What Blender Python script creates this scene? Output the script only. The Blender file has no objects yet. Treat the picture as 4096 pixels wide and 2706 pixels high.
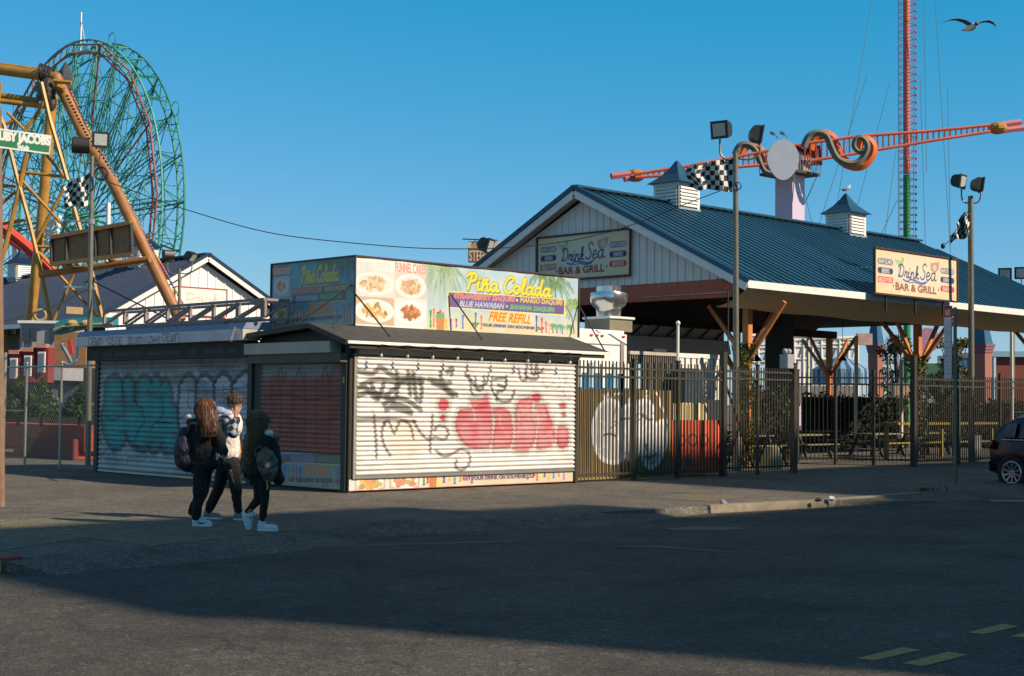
import bpy, bmesh, math, random
import numpy as np
from mathutils import Vector, Matrix
random.seed(7); np.random.seed(7)
R = math.radians
S = bpy.context.scene
COL = S.collection

# ------------------------------------------------------------------ camera, sky, sun, exposure
CAM = Vector((-15.95, -20.73, 1.65))
FPX = 5850.0
YAW = R(46.1); PITCH = R(2.486); ROLL = R(0.6)
_f = Vector((math.cos(YAW)*math.cos(PITCH), math.sin(YAW)*math.cos(PITCH), math.sin(PITCH)))
_r0 = Vector((math.sin(YAW), -math.cos(YAW), 0))
_u0 = _r0.cross(_f)
_r = _r0*math.cos(ROLL) + _u0*math.sin(ROLL)
_u = _u0*math.cos(ROLL) - _r0*math.sin(ROLL)
cd = bpy.data.cameras.new('camera'); cam = bpy.data.objects.new('camera', cd); COL.objects.link(cam)
cd.sensor_width = 36; cd.lens = FPX/4096*36; cd.clip_start = 0.1; cd.clip_end = 3000
cam.matrix_world = Matrix.Translation(CAM) @ Matrix((( _r.x,_u.x,-_f.x,0),(_r.y,_u.y,-_f.y,0),(_r.z,_u.z,-_f.z,0),(0,0,0,1)))
S.camera = cam

SUN_EL = R(34); SUN_AZ = math.atan2(0.402, -1.0)     # azimuth clockwise from +Y
w = bpy.data.worlds.new('World'); S.world = w; w.use_nodes = True
nt = w.node_tree; nt.nodes.clear()
sky = nt.nodes.new('ShaderNodeTexSky'); sky.sky_type = 'NISHITA'; sky.sun_disc = False
sky.sun_elevation = SUN_EL; sky.sun_rotation = SUN_AZ
sky.air_density = 1.0; sky.dust_density = 0.0; sky.ozone_density = 1.0; sky.altitude = 0
sp = nt.nodes.new('ShaderNodeSeparateColor'); cb_ = nt.nodes.new('ShaderNodeCombineColor'); nt.links.new(sky.outputs[0], sp.inputs[0])
def mrange(src, a_, b_, c_, d_, cl=True):
    q = nt.nodes.new('ShaderNodeMapRange'); q.clamp = cl
    for k_, v_ in zip((1, 2, 3, 4), (a_, b_, c_, d_)): q.inputs[k_].default_value = v_
    nt.links.new(src, q.inputs[0]); return q.outputs[0]
def mmath(op, s_, v_):
    q = nt.nodes.new('ShaderNodeMath'); q.operation = op; nt.links.new(s_, q.inputs[0]); q.inputs[1].default_value = v_; return q.outputs[0]
# film-like response of the sky: deep blue above the horizon, the unseen zenith brightened and warmed to fill the shade
nt.links.new(mmath('MAXIMUM', mrange(sp.outputs[0], 1.8, 5.0, .24, 2.75, False), .22), cb_.inputs[0])
nt.links.new(mmath('MAXIMUM', mrange(sp.outputs[1], 2.8, 8.0, 3.6, 7.1, False), 3.6), cb_.inputs[1])
nt.links.new(mrange(sp.outputs[2], 4.2, 6.4, 6.7, 8.7), cb_.inputs[2])
fx_ = nt.nodes.new('ShaderNodeMix'); fx_.data_type = 'RGBA'; nt.links.new(mrange(sp.outputs[2], 2.9, 3.9, 0, 1), fx_.inputs[0])
nw_ = nt.nodes.new('ShaderNodeVectorMath'); nw_.operation = 'MULTIPLY'; nw_.inputs[1].default_value = (1.9, 1.55, 1.25); nt.links.new(sky.outputs[0], nw_.inputs[0])
nt.links.new(nw_.outputs[0], fx_.inputs[6]); nt.links.new(cb_.outputs[0], fx_.inputs[7])
bg = nt.nodes.new('ShaderNodeBackground'); bg.inputs[1].default_value = 0.065
wo = nt.nodes.new('ShaderNodeOutputWorld')
nt.links.new(fx_.outputs[2], bg.inputs[0]); nt.links.new(bg.outputs[0], wo.inputs[0])
sl = bpy.data.lights.new('sun', 'SUN'); sl.energy = 4.7; sl.angle = R(0.7); sl.color = (1.0, 0.82, 0.61)
so = bpy.data.objects.new('sun', sl); COL.objects.link(so)
sdir = Vector((math.sin(SUN_AZ)*math.cos(SUN_EL), math.cos(SUN_AZ)*math.cos(SUN_EL), math.sin(SUN_EL)))
so.rotation_euler = sdir.to_track_quat('Z', 'Y').to_euler(); so.location = (0, -60, 60)
S.view_settings.view_transform = 'Standard'; S.view_settings.look = 'None'
S.view_settings.exposure = 0.42; S.view_settings.gamma = 1; S.view_settings.use_curve_mapping = False

# ------------------------------------------------------------------ photograph pixel -> place
def ray(px, py): return _f + _r*((px-2048)/FPX) + _u*((1353-py)/FPX)
def AT(px, py, d): return CAM + ray(px, py)*d
def GZ(px, py, z=0.0):
    q = ray(px, py); return CAM + q*((z-CAM.z)/q.z)
def GX(px, py, x):
    q = ray(px, py); return CAM + q*((x-CAM.x)/q.x)
def GY(px, py, y):
    q = ray(px, py); return CAM + q*((y-CAM.y)/q.y)

# ------------------------------------------------------------------ materials
def lin(c):
    if isinstance(c, str):
        c = tuple(int(c[i:i+2], 16)/255 for i in (0, 2, 4))
        return tuple(v/12.92 if v <= .04045 else ((v+.055)/1.055)**2.4 for v in c)
    return tuple(c)
_M = {}
def mat(name, col, rough=.6, metal=0.0, var=.12, scale=6.0, bump=.0, bscale=60, spec=.5, emit=0, attr=False, coat=0, detail=6, streak=False):
    if name in _M: return _M[name]
    m = bpy.data.materials.new(name); m.use_nodes = True; t = m.node_tree; n = t.nodes; L = t.links
    b = n['Principled BSDF']; col = lin(col)
    b.inputs['Roughness'].default_value = rough; b.inputs['Metallic'].default_value = metal
    b.inputs['Specular IOR Level'].default_value = spec
    if coat: b.inputs['Coat Weight'].default_value = coat; b.inputs['Coat Roughness'].default_value = .25
    tc = n.new('ShaderNodeTexCoord')
    mp = n.new('ShaderNodeMapping'); L.new(tc.outputs['Object'], mp.inputs[0])
    if streak: mp.inputs['Scale'].default_value = (1, 1, .12)
    nz = n.new('ShaderNodeTexNoise'); nz.inputs['Scale'].default_value = scale; nz.inputs['Detail'].default_value = detail
    nz.inputs['Roughness'].default_value = .65
    L.new(mp.outputs[0], nz.inputs['Vector'])
    rp = n.new('ShaderNodeMapRange'); rp.inputs[1].default_value = .3; rp.inputs[2].default_value = .7
    rp.inputs[3].default_value = 1-var; rp.inputs[4].default_value = 1+var
    L.new(nz.outputs['Fac'], rp.inputs[0])
    mx = n.new('ShaderNodeMix'); mx.data_type = 'RGBA'; mx.blend_type = 'MULTIPLY'; mx.inputs[0].default_value = 1
    if attr:
        at = n.new('ShaderNodeAttribute'); at.attribute_name = 'paint'; L.new(at.outputs['Color'], mx.inputs[6])
    else: mx.inputs[6].default_value = (*col, 1)
    cb = n.new('ShaderNodeCombineColor')
    for i in range(3): L.new(rp.outputs[0], cb.inputs[i])
    L.new(cb.outputs[0], mx.inputs[7]); L.new(mx.outputs[2], b.inputs['Base Color'])
    if bump:
        n2 = n.new('ShaderNodeTexNoise'); n2.inputs['Scale'].default_value = bscale; n2.inputs['Detail'].default_value = 4
        L.new(tc.outputs['Object'], n2.inputs['Vector'])
        bp = n.new('ShaderNodeBump'); bp.inputs['Strength'].default_value = bump; bp.inputs['Distance'].default_value = .02
        L.new(n2.outputs['Fac'], bp.inputs['Height']); L.new(bp.outputs[0], b.inputs['Normal'])
    if emit:
        b.inputs['Emission Color'].default_value = (*col, 1); b.inputs['Emission Strength'].default_value = emit
    _M[name] = m; return m

# ------------------------------------------------------------------ objects
ORG = {}
def tag(o, label=None, cat=None, group=None, kind=None):
    if label: o['label'] = label
    if cat: o['category'] = cat
    if group: o['group'] = group
    if kind: o['kind'] = kind
    return o
def thing(name, loc, label, cat, group=None):
    o = bpy.data.objects.new(name, None); o.empty_display_size = .2; COL.objects.link(o)
    o.location = loc; ORG[o.name] = Vector(loc); return tag(o, label, cat, group)
def link(name, me, parent=None, origin=None):
    o = bpy.data.objects.new(name, me); COL.objects.link(o)
    if parent is not None:
        og = ORG[parent.name]; me.transform(Matrix.Translation(-og)); o.parent = parent; ORG[o.name] = og
    else:
        if origin is None:
            if len(me.vertices):
                c = np.empty(len(me.vertices)*3, dtype=np.float32); me.vertices.foreach_get('co', c); c = c.reshape(-1, 3)
                a, b = c.min(0), c.max(0); origin = Vector(((a[0]+b[0])/2, (a[1]+b[1])/2, a[2]))
            else: origin = Vector()
        origin = Vector(origin); me.transform(Matrix.Translation(-origin)); o.location = origin; ORG[o.name] = origin
    return o
def copy_tree(o, off, parent=None):
    c = o.copy(); COL.objects.link(c)
    if parent is None: c.location = Vector(o.location)+Vector(off)
    else: c.parent = parent
    ORG[c.name] = ORG[o.name]+Vector(off)
    for ch in list(o.children): copy_tree(ch, off, c)
    return c

class MB:
    def __init__(s): s.v = []; s.f = []; s.m = []; s.mi = 0
    def add(s, vs, fs):
        b = len(s.v); s.v += [tuple(v) for v in vs]; s.f += [tuple(i+b for i in f) for f in fs]; s.m += [s.mi]*len(fs)
    def box(s, a, b):
        x0, y0, z0 = [min(a[i], b[i]) for i in range(3)]; x1, y1, z1 = [max(a[i], b[i]) for i in range(3)]
        s.add([(x0,y0,z0),(x1,y0,z0),(x1,y1,z0),(x0,y1,z0),(x0,y0,z1),(x1,y0,z1),(x1,y1,z1),(x0,y1,z1)],
              [(0,3,2,1),(4,5,6,7),(0,1,5,4),(1,2,6,5),(2,3,7,6),(3,0,4,7)]); return s
    def bar(s, p, q, w, h=None, up=(0,0,1)):
        h = w if h is None else h; p = Vector(p); q = Vector(q); d = (q-p).normalized(); up = Vector(up)
        if abs(d.dot(up)) > .98: up = Vector((1,0,0))
        a = d.cross(up).normalized()*w/2; b = a.cross(d).normalized()*h/2
        s.add([p-a-b,p+a-b,p+a+b,p-a+b,q-a-b,q+a-b,q+a+b,q-a+b],[(0,3,2,1),(4,5,6,7),(0,1,5,4),(1,2,6,5),(2,3,7,6),(3,0,4,7)]); return s
    def tube(s, pts, r, n=8, caps=True, closed=False):
        pts = [Vector(p) for p in pts]; N = len(pts); rs = r if isinstance(r, (list, tuple)) else [r]*N
        prev = None; rings = []
        for i, p in enumerate(pts):
            if closed: d = pts[(i+1) % N]-pts[i-1]
            else: d = pts[min(i+1, N-1)]-pts[max(i-1, 0)]
            if d.length < 1e-9: d = Vector((0,0,1))
            d.normalize()
            if prev is None:
                a = d.cross(Vector((0,0,1))); a = a if a.length > .1 else d.cross(Vector((1,0,0)))
            else: a = prev - d*prev.dot(d)
            a.normalize(); prev = a; b = d.cross(a)
            rings.append([p+(a*math.cos(2*math.pi*k/n)+b*math.sin(2*math.pi*k/n))*rs[i] for k in range(n)])
        vs = [v for rg in rings for v in rg]; fs = []
        for i in range(N if closed else N-1):
            j = (i+1) % N
            for k in range(n): fs.append((i*n+k, i*n+(k+1) % n, j*n+(k+1) % n, j*n+k))
        if caps and not closed: fs.append(tuple(range(n-1, -1, -1))); fs.append(tuple((N-1)*n+k for k in range(n)))
        s.add(vs, fs); return s
    def lathe(s, c, prof, n=20, axis=(0,0,1)):
        ax = Vector(axis).normalized(); a = ax.orthogonal().normalized(); b = ax.cross(a); c = Vector(c)
        vs = []; fs = []
        for (r, h) in prof:
            for k in range(n): t = 2*math.pi*k/n; vs.append(c+ax*h+(a*math.cos(t)+b*math.sin(t))*max(r, 1e-4))
        for i in range(len(prof)-1):
            for k in range(n): fs.append((i*n+k, i*n+(k+1) % n, (i+1)*n+(k+1) % n, (i+1)*n+k))
        fs.append(tuple(range(n-1,-1,-1))); fs.append(tuple((len(prof)-1)*n+k for k in range(n)))
        s.add(vs, fs); return s
    def prism(s, pts, d):
        pts = [Vector(p) for p in pts]; d = Vector(d); n = len(pts)
        s.add(pts+[p+d for p in pts], [tuple(range(n)), tuple(range(2*n-1, n-1, -1))]+[(i, i+n, (i+1) % n+n, (i+1) % n) for i in range(n)]); return s
    def ball(s, c, r, n=10, m=7):
        r = r if isinstance(r, (tuple, list)) else (r, r, r); c = Vector(c); vs = [c+Vector((0,0,r[2]))]
        for i in range(1, m):
            t = math.pi*i/m
            for k in range(n): q = 2*math.pi*k/n; vs.append(c+Vector((r[0]*math.sin(t)*math.cos(q), r[1]*math.sin(t)*math.sin(q), r[2]*math.cos(t))))
        vs.append(c-Vector((0,0,r[2]))); fs = [(0, 1+k, 1+(k+1) % n) for k in range(n)]
        for i in range(m-2):
            for k in range(n): fs.append((1+i*n+k, 1+(i+1)*n+k, 1+(i+1)*n+(k+1) % n, 1+i*n+(k+1) % n))
        e = len(vs)-1; fs += [(e, 1+(m-2)*n+(k+1) % n, 1+(m-2)*n+k) for k in range(n)]
        s.add(vs, fs); return s
    def torus(s, c, R_, r, axis=(0,0,1), n=24, m=8, a0=0, a1=2*math.pi):
        ax = Vector(axis).normalized(); a = ax.orthogonal().normalized(); b = ax.cross(a); full = abs(a1-a0) > 6.28
        pts = [Vector(c)+(a*math.cos(a0+(a1-a0)*i/n)+b*math.sin(a0+(a1-a0)*i/n))*R_ for i in range(n if full else n+1)]
        s.tube(pts, r, m, closed=full); return s
    def build(s, name, m, parent=None, smooth=False, bevel=0, origin=None, fixn=True):
        me = bpy.data.meshes.new(name); me.from_pydata(s.v, [], s.f); me.update()
        for mm in (m if isinstance(m, (list, tuple)) else [m]): me.materials.append(mm)
        if isinstance(m, (list, tuple)): me.polygons.foreach_set('material_index', s.m)
        if fixn or bevel:
            bm = bmesh.new(); bm.from_mesh(me)
            if bevel:
                es = [e for e in bm.edges if len(e.link_faces) == 2 and e.calc_face_angle(0) > .6]
                bmesh.ops.bevel(bm, geom=es, offset=bevel, segments=2, affect='EDGES', clamp_overlap=True)
            if fixn: bmesh.ops.recalc_face_normals(bm, faces=bm.faces)
            bm.to_mesh(me); bm.free()
        if smooth:
            me.polygons.foreach_set('use_smooth', [True]*len(me.polygons))
            try: me.set_sharp_from_angle(angle=R(40))
            except Exception: pass
        return link(name, me, parent, origin)

# ------------------------------------------------------------------ painted panels (colour attribute on a dense real sheet)
_T = {}
def text_tris(st):
    if st in _T: return _T[st]
    c = bpy.data.curves.new('t', 'FONT'); c.body = st; c.size = 1; c.resolution_u = 3
    o = bpy.data.objects.new('t', c); COL.objects.link(o); dg = bpy.context.evaluated_depsgraph_get(); dg.update()
    me = bpy.data.meshes.new_from_object(o.evaluated_get(dg)); me.calc_loop_triangles()
    co = np.array([v.co[:2] for v in me.vertices]); tr = np.array([t.vertices[:] for t in me.loop_triangles])
    bpy.data.objects.remove(o); bpy.data.curves.remove(c); bpy.data.meshes.remove(me)
    co = (co-co.min(0))/(co.max(0)-co.min(0)); _T[st] = (co, tr); return _T[st]
def smooth_pts(p, n=6):
    p = [np.array(q, float) for q in p]
    if len(p) < 3: return p
    q = [p[0]]+p+[p[-1]]; out = []
    for i in range(1, len(q)-2):
        for k in range(n):
            t = k/n; a, b, c, d = q[i-1], q[i], q[i+1], q[i+2]
            out.append(.5*((2*b)+(-a+c)*t+(2*a-5*b+4*c-d)*t*t+(-a+3*b-3*c+d)*t**3))
    out.append(p[-1]); return out
GL = {'a': (.6, [[(.45,.42),(.3,.5),(.12,.42),(.05,.2),(.15,.02),(.3,.05),(.42,.25),(.46,.48)],[(.46,.48),(.44,.15),(.5,.02),(.62,.08)]]),
 'o': (.55, [[(.3,.5),(.12,.42),(.05,.22),(.15,.02),(.32,.02),(.45,.2),(.42,.42),(.3,.5)],[(.4,.4),(.55,.36)]]),
 'i': (.36, [[(.08,.3),(.16,.48),(.12,.12),(.2,.0),(.35,.1)],[(.2,.7),(.21,.72)]]),
 'n': (.55, [[(.05,.48),(.06,0)],[(.06,.2),(.2,.45),(.34,.44),(.34,.12),(.42,0),(.55,.1)]]),
 'ñ': (.55, [[(.05,.48),(.06,0)],[(.06,.2),(.2,.45),(.34,.44),(.34,.12),(.42,0),(.55,.1)],[(.08,.64),(.18,.7),(.26,.64),(.36,.7)]]),
 'l': (.36, [[(.05,.12),(.25,.6),(.3,.92),(.2,.98),(.13,.7),(.12,.15),(.2,0),(.35,.1)]]),
 'd': (.64, [[(.45,.42),(.3,.5),(.12,.42),(.05,.2),(.15,.02),(.3,.05),(.42,.25),(.46,.48)],[(.54,1.0),(.46,.5),(.45,.12),(.52,0),(.64,.08)]]),
 'P': (.62, [[(.32,.95),(.24,.5),(.12,0)],[(.0,.8),(.2,1.0),(.5,1.0),(.62,.8),(.5,.58),(.25,.5)]]),
 'C': (.66, [[(.6,.75),(.66,.92),(.5,1.02),(.25,.85),(.08,.45),(.15,.08),(.38,-.02),(.62,.18)]]),
 'D': (.68, [[(.25,.95),(.12,.05)],[(.0,.8),(.2,1.0),(.5,.9),(.62,.5),(.45,.1),(.12,.03),(.0,.12)]]),
 'r': (.4, [[(.05,.1),(.15,.5),(.2,.42),(.35,.45),(.28,.15),(.35,0),(.45,.08)]]),
 'k': (.46, [[(.05,.1),(.2,.55),(.24,.95),(.15,.95),(.08,.4),(.07,0)],[(.08,.2),(.3,.45),(.3,.3),(.12,.24),(.3,.02),(.45,.05)]]),
 'S': (.6, [[(.6,.85),(.45,1.0),(.25,.9),(.25,.65),(.45,.45),(.42,.12),(.2,0),(.0,.15)]]),
 'e': (.48, [[(.05,.22),(.35,.3),(.3,.48),(.12,.45),(.04,.2),(.15,.0),(.35,.05),(.48,.18)]]), ' ': (.3, [])}
class Canvas:
    """rectangular sheet O + u*U + v*V, u in 0..W, v in 0..H, painted on its vertices"""
    def __init__(s, O, U, V, W, H, res, col):
        s.O, s.U, s.V = Vector(O), Vector(U).normalized(), Vector(V).normalized(); s.W, s.H = W, H
        s.nu, s.nv = int(W/res)+1, int(H/res)+1
        s.u, s.v = np.meshgrid(np.linspace(0, W, s.nu), np.linspace(0, H, s.nv))
        s.du, s.dv = W/(s.nu-1), H/(s.nv-1)
        s.c = np.zeros((s.nv, s.nu, 3)); s.c[:] = lin(col); s.n = s.U.cross(s.V)
    def px(s, x, y):
        q = ray(x, y); t = (s.O-CAM).dot(s.n)/q.dot(s.n); p = CAM+q*t-s.O; return (p.dot(s.U), p.dot(s.V))
    def blend(s, m, col, a=1.0):
        m = (m*a)[..., None]; s.c = s.c*(1-m)+np.array(lin(col))*m
    def noise(s, sc, seed=0, su=1.0, sv=1.0):
        rs = np.random.RandomState(seed); out = np.zeros_like(s.u)
        for o, k in enumerate((1, 2, 4)):
            g = rs.rand(int(s.H*sc*sv*k)+4, int(s.W*sc*su*k)+4)
            fu = s.u*sc*su*k; fv = s.v*sc*sv*k; iu = fu.astype(int); iv = fv.astype(int); a = fu-iu; b = fv-iv
            a = a*a*(3-2*a); b = b*b*(3-2*b)
            out += (g[iv,iu]*(1-a)*(1-b)+g[iv,iu+1]*a*(1-b)+g[iv+1,iu]*(1-a)*b+g[iv+1,iu+1]*a*b)/k
        return out/1.75
    def polymask(s, pts):
        m = np.zeros(s.u.shape, bool); n = len(pts)
        for i in range(n):
            x1, y1 = pts[i]; x2, y2 = pts[(i+1) % n]
            if y1 == y2: continue
            c = ((s.v >= min(y1,y2)) & (s.v < max(y1,y2))); xi = x1+(s.v-y1)*(x2-x1)/(y2-y1); m ^= c & (s.u < xi)
        return m
    def poly(s, pts, col, a=1.0): s.blend(s.polymask(pts).astype(float), col, a)
    def ppoly(s, pts, col, a=1.0): s.poly([s.px(*p) for p in pts], col, a)
    def rect(s, u0, v0, u1, v1, col, a=1.0):
        s.blend(((s.u >= u0) & (s.u <= u1) & (s.v >= v0) & (s.v <= v1)).astype(float), col, a)
    def ell(s, u, v, a, b, col, al=1.0, soft=.15, ang=0):
        x = s.u-u; y = s.v-v; ca, sa = math.cos(ang), math.sin(ang); x, y = x*ca+y*sa, -x*sa+y*ca
        d = np.sqrt((x/a)**2+(y/b)**2); s.blend(np.clip((1-d)/soft+.5, 0, 1), col, al)
    def smask(s, pts, w, soft):
        m = np.zeros(s.u.shape)
        for i in range(max(1, len(pts)-1)):
            p = np.array(pts[i]); q = np.array(pts[min(i+1, len(pts)-1)]); r = w+soft*2
            i0 = max(0, int((min(p[0],q[0])-r)/s.du)); i1 = min(s.nu, int((max(p[0],q[0])+r)/s.du)+2)
            j0 = max(0, int((min(p[1],q[1])-r)/s.dv)); j1 = min(s.nv, int((max(p[1],q[1])+r)/s.dv)+2)
            if i0 >= i1 or j0 >= j1: continue
            U = s.u[j0:j1, i0:i1]; V = s.v[j0:j1, i0:i1]; d = q-p; L = max(1e-9, d.dot(d))
            t = np.clip(((U-p[0])*d[0]+(V-p[1])*d[1])/L, 0, 1)
            D = np.hypot(U-p[0]-t*d[0], V-p[1]-t*d[1]); m[j0:j1, i0:i1] = np.maximum(m[j0:j1, i0:i1], np.clip((w-D)/soft+.5, 0, 1))
        return m
    def stroke(s, pts, w, col, a=1.0, soft=.012, n=6): s.blend(s.smask(smooth_pts(pts, n), w/2, soft), col, a)
    def pstroke(s, pts, w, col, a=1.0, soft=.012, n=6): s.stroke([s.px(*p) for p in pts], w, col, a, soft, n)
    def text(s, st, quad, col, out=None, ow=.015, a=1.0):
        """quad: lower-left, lower-right, upper-left in (u,v)"""
        co, tr = text_tris(st); A = np.array(quad[0]); B = np.array(quad[1])-A; Cc = np.array(quad[2])-A
        P = A+co[:, :1]*B+co[:, 1:]*Cc; m = np.zeros(s.u.shape); bold = .016*np.hypot(*Cc)
        for t in tr:
            p = P[t]; lo = p.min(0); hi = p.max(0)
            i0 = max(0, int((lo[0]-bold)/s.du)); i1 = min(s.nu, int((hi[0]+bold)/s.du)+2); j0 = max(0, int((lo[1]-bold)/s.dv)); j1 = min(s.nv, int((hi[1]+bold)/s.dv)+2)
            if i0 >= i1 or j0 >= j1: continue
            U = s.u[j0:j1, i0:i1]; V = s.v[j0:j1, i0:i1]; ar = (p[1][0]-p[0][0])*(p[2][1]-p[0][1])-(p[1][1]-p[0][1])*(p[2][0]-p[0][0])
            if abs(ar) < 1e-12: continue
            e = []
            for k in range(3):
                q0, q1 = p[k], p[(k+1) % 3]; e.append(((q1[0]-q0[0])*(V-q0[1])-(q1[1]-q0[1])*(U-q0[0]))*np.sign(ar)/max(1e-9, np.hypot(*(q1-q0))))
            dd = np.minimum(np.minimum(e[0], e[1]), e[2]); m[j0:j1, i0:i1] = np.maximum(m[j0:j1, i0:i1], np.clip((dd+bold)/s.du+.5, 0, 1))
        if out is not None:
            k = max(1, int(round(ow/s.du))); mo = m.copy()
            for dx in range(-k, k+1):
                for dy in range(-k, k+1):
                    if dx*dx+dy*dy <= k*k+.5: mo = np.maximum(mo, np.roll(np.roll(m, dx, 1), dy, 0))
            s.blend(mo, out, a)
        s.blend(m, col, a)
    def ptext(s, st, ll, lr, ul, col, out=None, ow=.015, a=1.0): s.text(st, [s.px(*ll), s.px(*lr), s.px(*ul)], col, out, ow, a)
    def script(s, st, ll, lr, ul, w, col, out=None, ow=.02, slant=.18, shadow=None):
        A, B, Cc = [np.array(s.px(*q)) for q in (ll, lr, ul)]; adv = sum(GL[c][0] for c in st); x = 0; B = (B-A)/adv; Cc = Cc-A; segs = []
        for ch in st:
            ad, ss = GL[ch]
            for q in ss: segs.append([A+B*(x+p[0]+slant*p[1])+Cc*p[1] for p in smooth_pts(q, 5)])
            x += ad
        for dz, cc, ww in (((.012, -.022), shadow, w+ow), ((0, 0), out, w+ow*2), ((0, 0), col, w)):
            if cc is None: continue
            m = np.zeros(s.u.shape)
            for g in segs: m = np.maximum(m, s.smask([p+np.array(dz) for p in g], ww/2, s.du*1.2))
            s.blend(m, cc)
    def build(s, name, m, parent=None, depth=None, hole=None):
        """depth(u,v)->offset along outward normal"""
        n = s.n; P = np.zeros((s.nv, s.nu, 3)); off = depth(s.u, s.v) if depth else np.zeros_like(s.u)
        for i in range(3): P[..., i] = s.O[i]+s.u*s.U[i]+s.v*s.V[i]+off*n[i]
        idx = np.arange(s.nu*s.nv).reshape(s.nv, s.nu)
        q = np.stack([idx[:-1, :-1], idx[:-1, 1:], idx[1:, 1:], idx[1:, :-1]], -1).reshape(-1, 4)
        me = bpy.data.meshes.new(name); me.vertices.add(s.nu*s.nv); me.vertices.foreach_set('co', P.reshape(-1).astype(np.float32))
        me.loops.add(q.size); me.loops.foreach_set('vertex_index', q.reshape(-1).astype(np.int32))
        me.polygons.add(len(q)); me.polygons.foreach_set('loop_start', np.arange(0, q.size, 4, dtype=np.int32))
        me.update(calc_edges=True); me.validate()
        at = me.color_attributes.new('paint', 'FLOAT_COLOR', 'POINT')
        cc = np.ones((s.nu*s.nv, 4), np.float32); cc[:, :3] = np.clip(s.c.reshape(-1, 3), 0, 1); at.data.foreach_set('color', cc.reshape(-1))
        me.materials.append(m); me.polygons.foreach_set('use_smooth', [True]*len(me.polygons))
        return link(name, me, parent)
# ================================================================== SETTING
def ground_mat(name, c1, c2, sc=.35, fine=60, cracks=True, rough=.92):
    m = bpy.data.materials.new(name); m.use_nodes = True; t = m.node_tree; n = t.nodes; L = t.links; b = n['Principled BSDF']
    b.inputs['Roughness'].default_value = rough; b.inputs['Specular IOR Level'].default_value = .3
    tc = n.new('ShaderNodeNewGeometry')
    def noise(scale, det, rough=.6):
        q = n.new('ShaderNodeTexNoise'); q.inputs['Scale'].default_value = scale; q.inputs['Detail'].default_value = det; q.inputs['Roughness'].default_value = rough
        L.new(tc.outputs['Position'], q.inputs['Vector']); return q.outputs['Fac']
    def rng(s, a, b_, c, d):
        q = n.new('ShaderNodeMapRange'); q.inputs[1].default_value = a; q.inputs[2].default_value = b_; q.inputs[3].default_value = c; q.inputs[4].default_value = d
        L.new(s, q.inputs[0]); return q.outputs[0]
    def mul(a, fac, lo=0, hi=1):
        q = n.new('ShaderNodeMath'); q.operation = 'MULTIPLY'; L.new(a, q.inputs[0]); L.new(fac, q.inputs[1]); return q.outputs[0]
    mx = n.new('ShaderNodeMix'); mx.data_type = 'RGBA'; mx.inputs[6].default_value = (*c1, 1); mx.inputs[7].default_value = (*c2, 1)
    L.new(rng(noise(sc, 8), .38, .66, 0, 1), mx.inputs[0])
    vr = n.new('ShaderNodeTexVoronoi'); vr.inputs['Scale'].default_value = fine*1.3; L.new(tc.outputs['Position'], vr.inputs['Vector']); sx_ = n.new('ShaderNodeSeparateColor'); L.new(vr.outputs['Color'], sx_.inputs[0])
    vb = n.new('ShaderNodeTexVoronoi'); vb.inputs['Scale'].default_value = fine*.38; L.new(tc.outputs['Position'], vb.inputs['Vector']); sy_ = n.new('ShaderNodeSeparateColor'); L.new(vb.outputs['Color'], sy_.inputs[0])
    v = mul(mul(mul(rng(sx_.outputs[0], 0, 1, .55, 1.45), rng(sy_.outputs[0], .75, 1, .95, 1.5)), rng(noise(fine, 3, .8), .32, .68, .35, 1.75), rng(noise(fine*.4, 2, .8), .35, .65, .7, 1.3)), mul(rng(noise(3.5, 5), .3, .7, .82, 1.18), rng(noise(1.1, 3, .4), .60, .72, 1, .72)))
    if cracks:
        vo = n.new('ShaderNodeTexVoronoi'); vo.feature = 'DISTANCE_TO_EDGE'; vo.inputs['Scale'].default_value = .22
        ns = n.new('ShaderNodeTexNoise'); ns.inputs['Scale'].default_value = 1.3; ns.inputs['Detail'].default_value = 5; L.new(tc.outputs['Position'], ns.inputs['Vector'])
        ad = n.new('ShaderNodeVectorMath'); ad.operation = 'MULTIPLY_ADD'; ad.inputs[1].default_value = (1.6,1.6,0); L.new(ns.outputs['Color'], ad.inputs[0]); L.new(tc.outputs['Position'], ad.inputs[2])
        L.new(ad.outputs[0], vo.inputs['Vector']); v = mul(v, rng(vo.outputs['Distance'], .0, .004, .62, 1))
    sc_ = n.new('ShaderNodeVectorMath'); sc_.operation = 'SCALE'; L.new(mx.outputs[2], sc_.inputs[0]); L.new(v, sc_.inputs['Scale']); L.new(sc_.outputs[0], b.inputs['Base Color'])
    bp = n.new('ShaderNodeBump'); bp.inputs['Strength'].default_value = .9; bp.inputs['Distance'].default_value = .015
    L.new(noise(fine*1.1, 3, .8), bp.inputs['Height']); L.new(bp.outputs[0], b.inputs['Normal'])
    return m
M_road = ground_mat('asphalt', (.056,.051,.045), (.085,.077,.066), .5)
M_side = ground_mat('pavement_concrete', (.10,.090,.077), (.15,.132,.108), .45)
M_slab = ground_mat('slab_concrete', (.12,.12,.11), (.20,.155,.075), 1.1, cracks=False)
M_kerb = mat('kerb_stone', (.24,.20,.145), .85, var=.3, scale=5, bump=.4)
EDGE = [(-2200,2420,0),(-900,2300,0),(-300,2262,1),(0,2240,1),(85,2230,0),(595,2191,0),(1234,2126,0),(1467,2092,0),(2048,2070,0),(2390,2052,0),(2830,2024,1),(3300,2001,1),(3692,1973,0),(4200,1945,0),(5200,1885,0)]
E = [GZ(a, b, 0) for a, b, k in EDGE]
m_ = MB(); m_.add([(-1500,-1500,-.12),(1500,-1500,-.12),(1500,1500,-.12),(-1500,1500,-.12)], [(0,1,2,3)])
tag(m_.build('road', M_road, origin=(0,0,-.12)), kind='structure')
m_ = MB()
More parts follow.
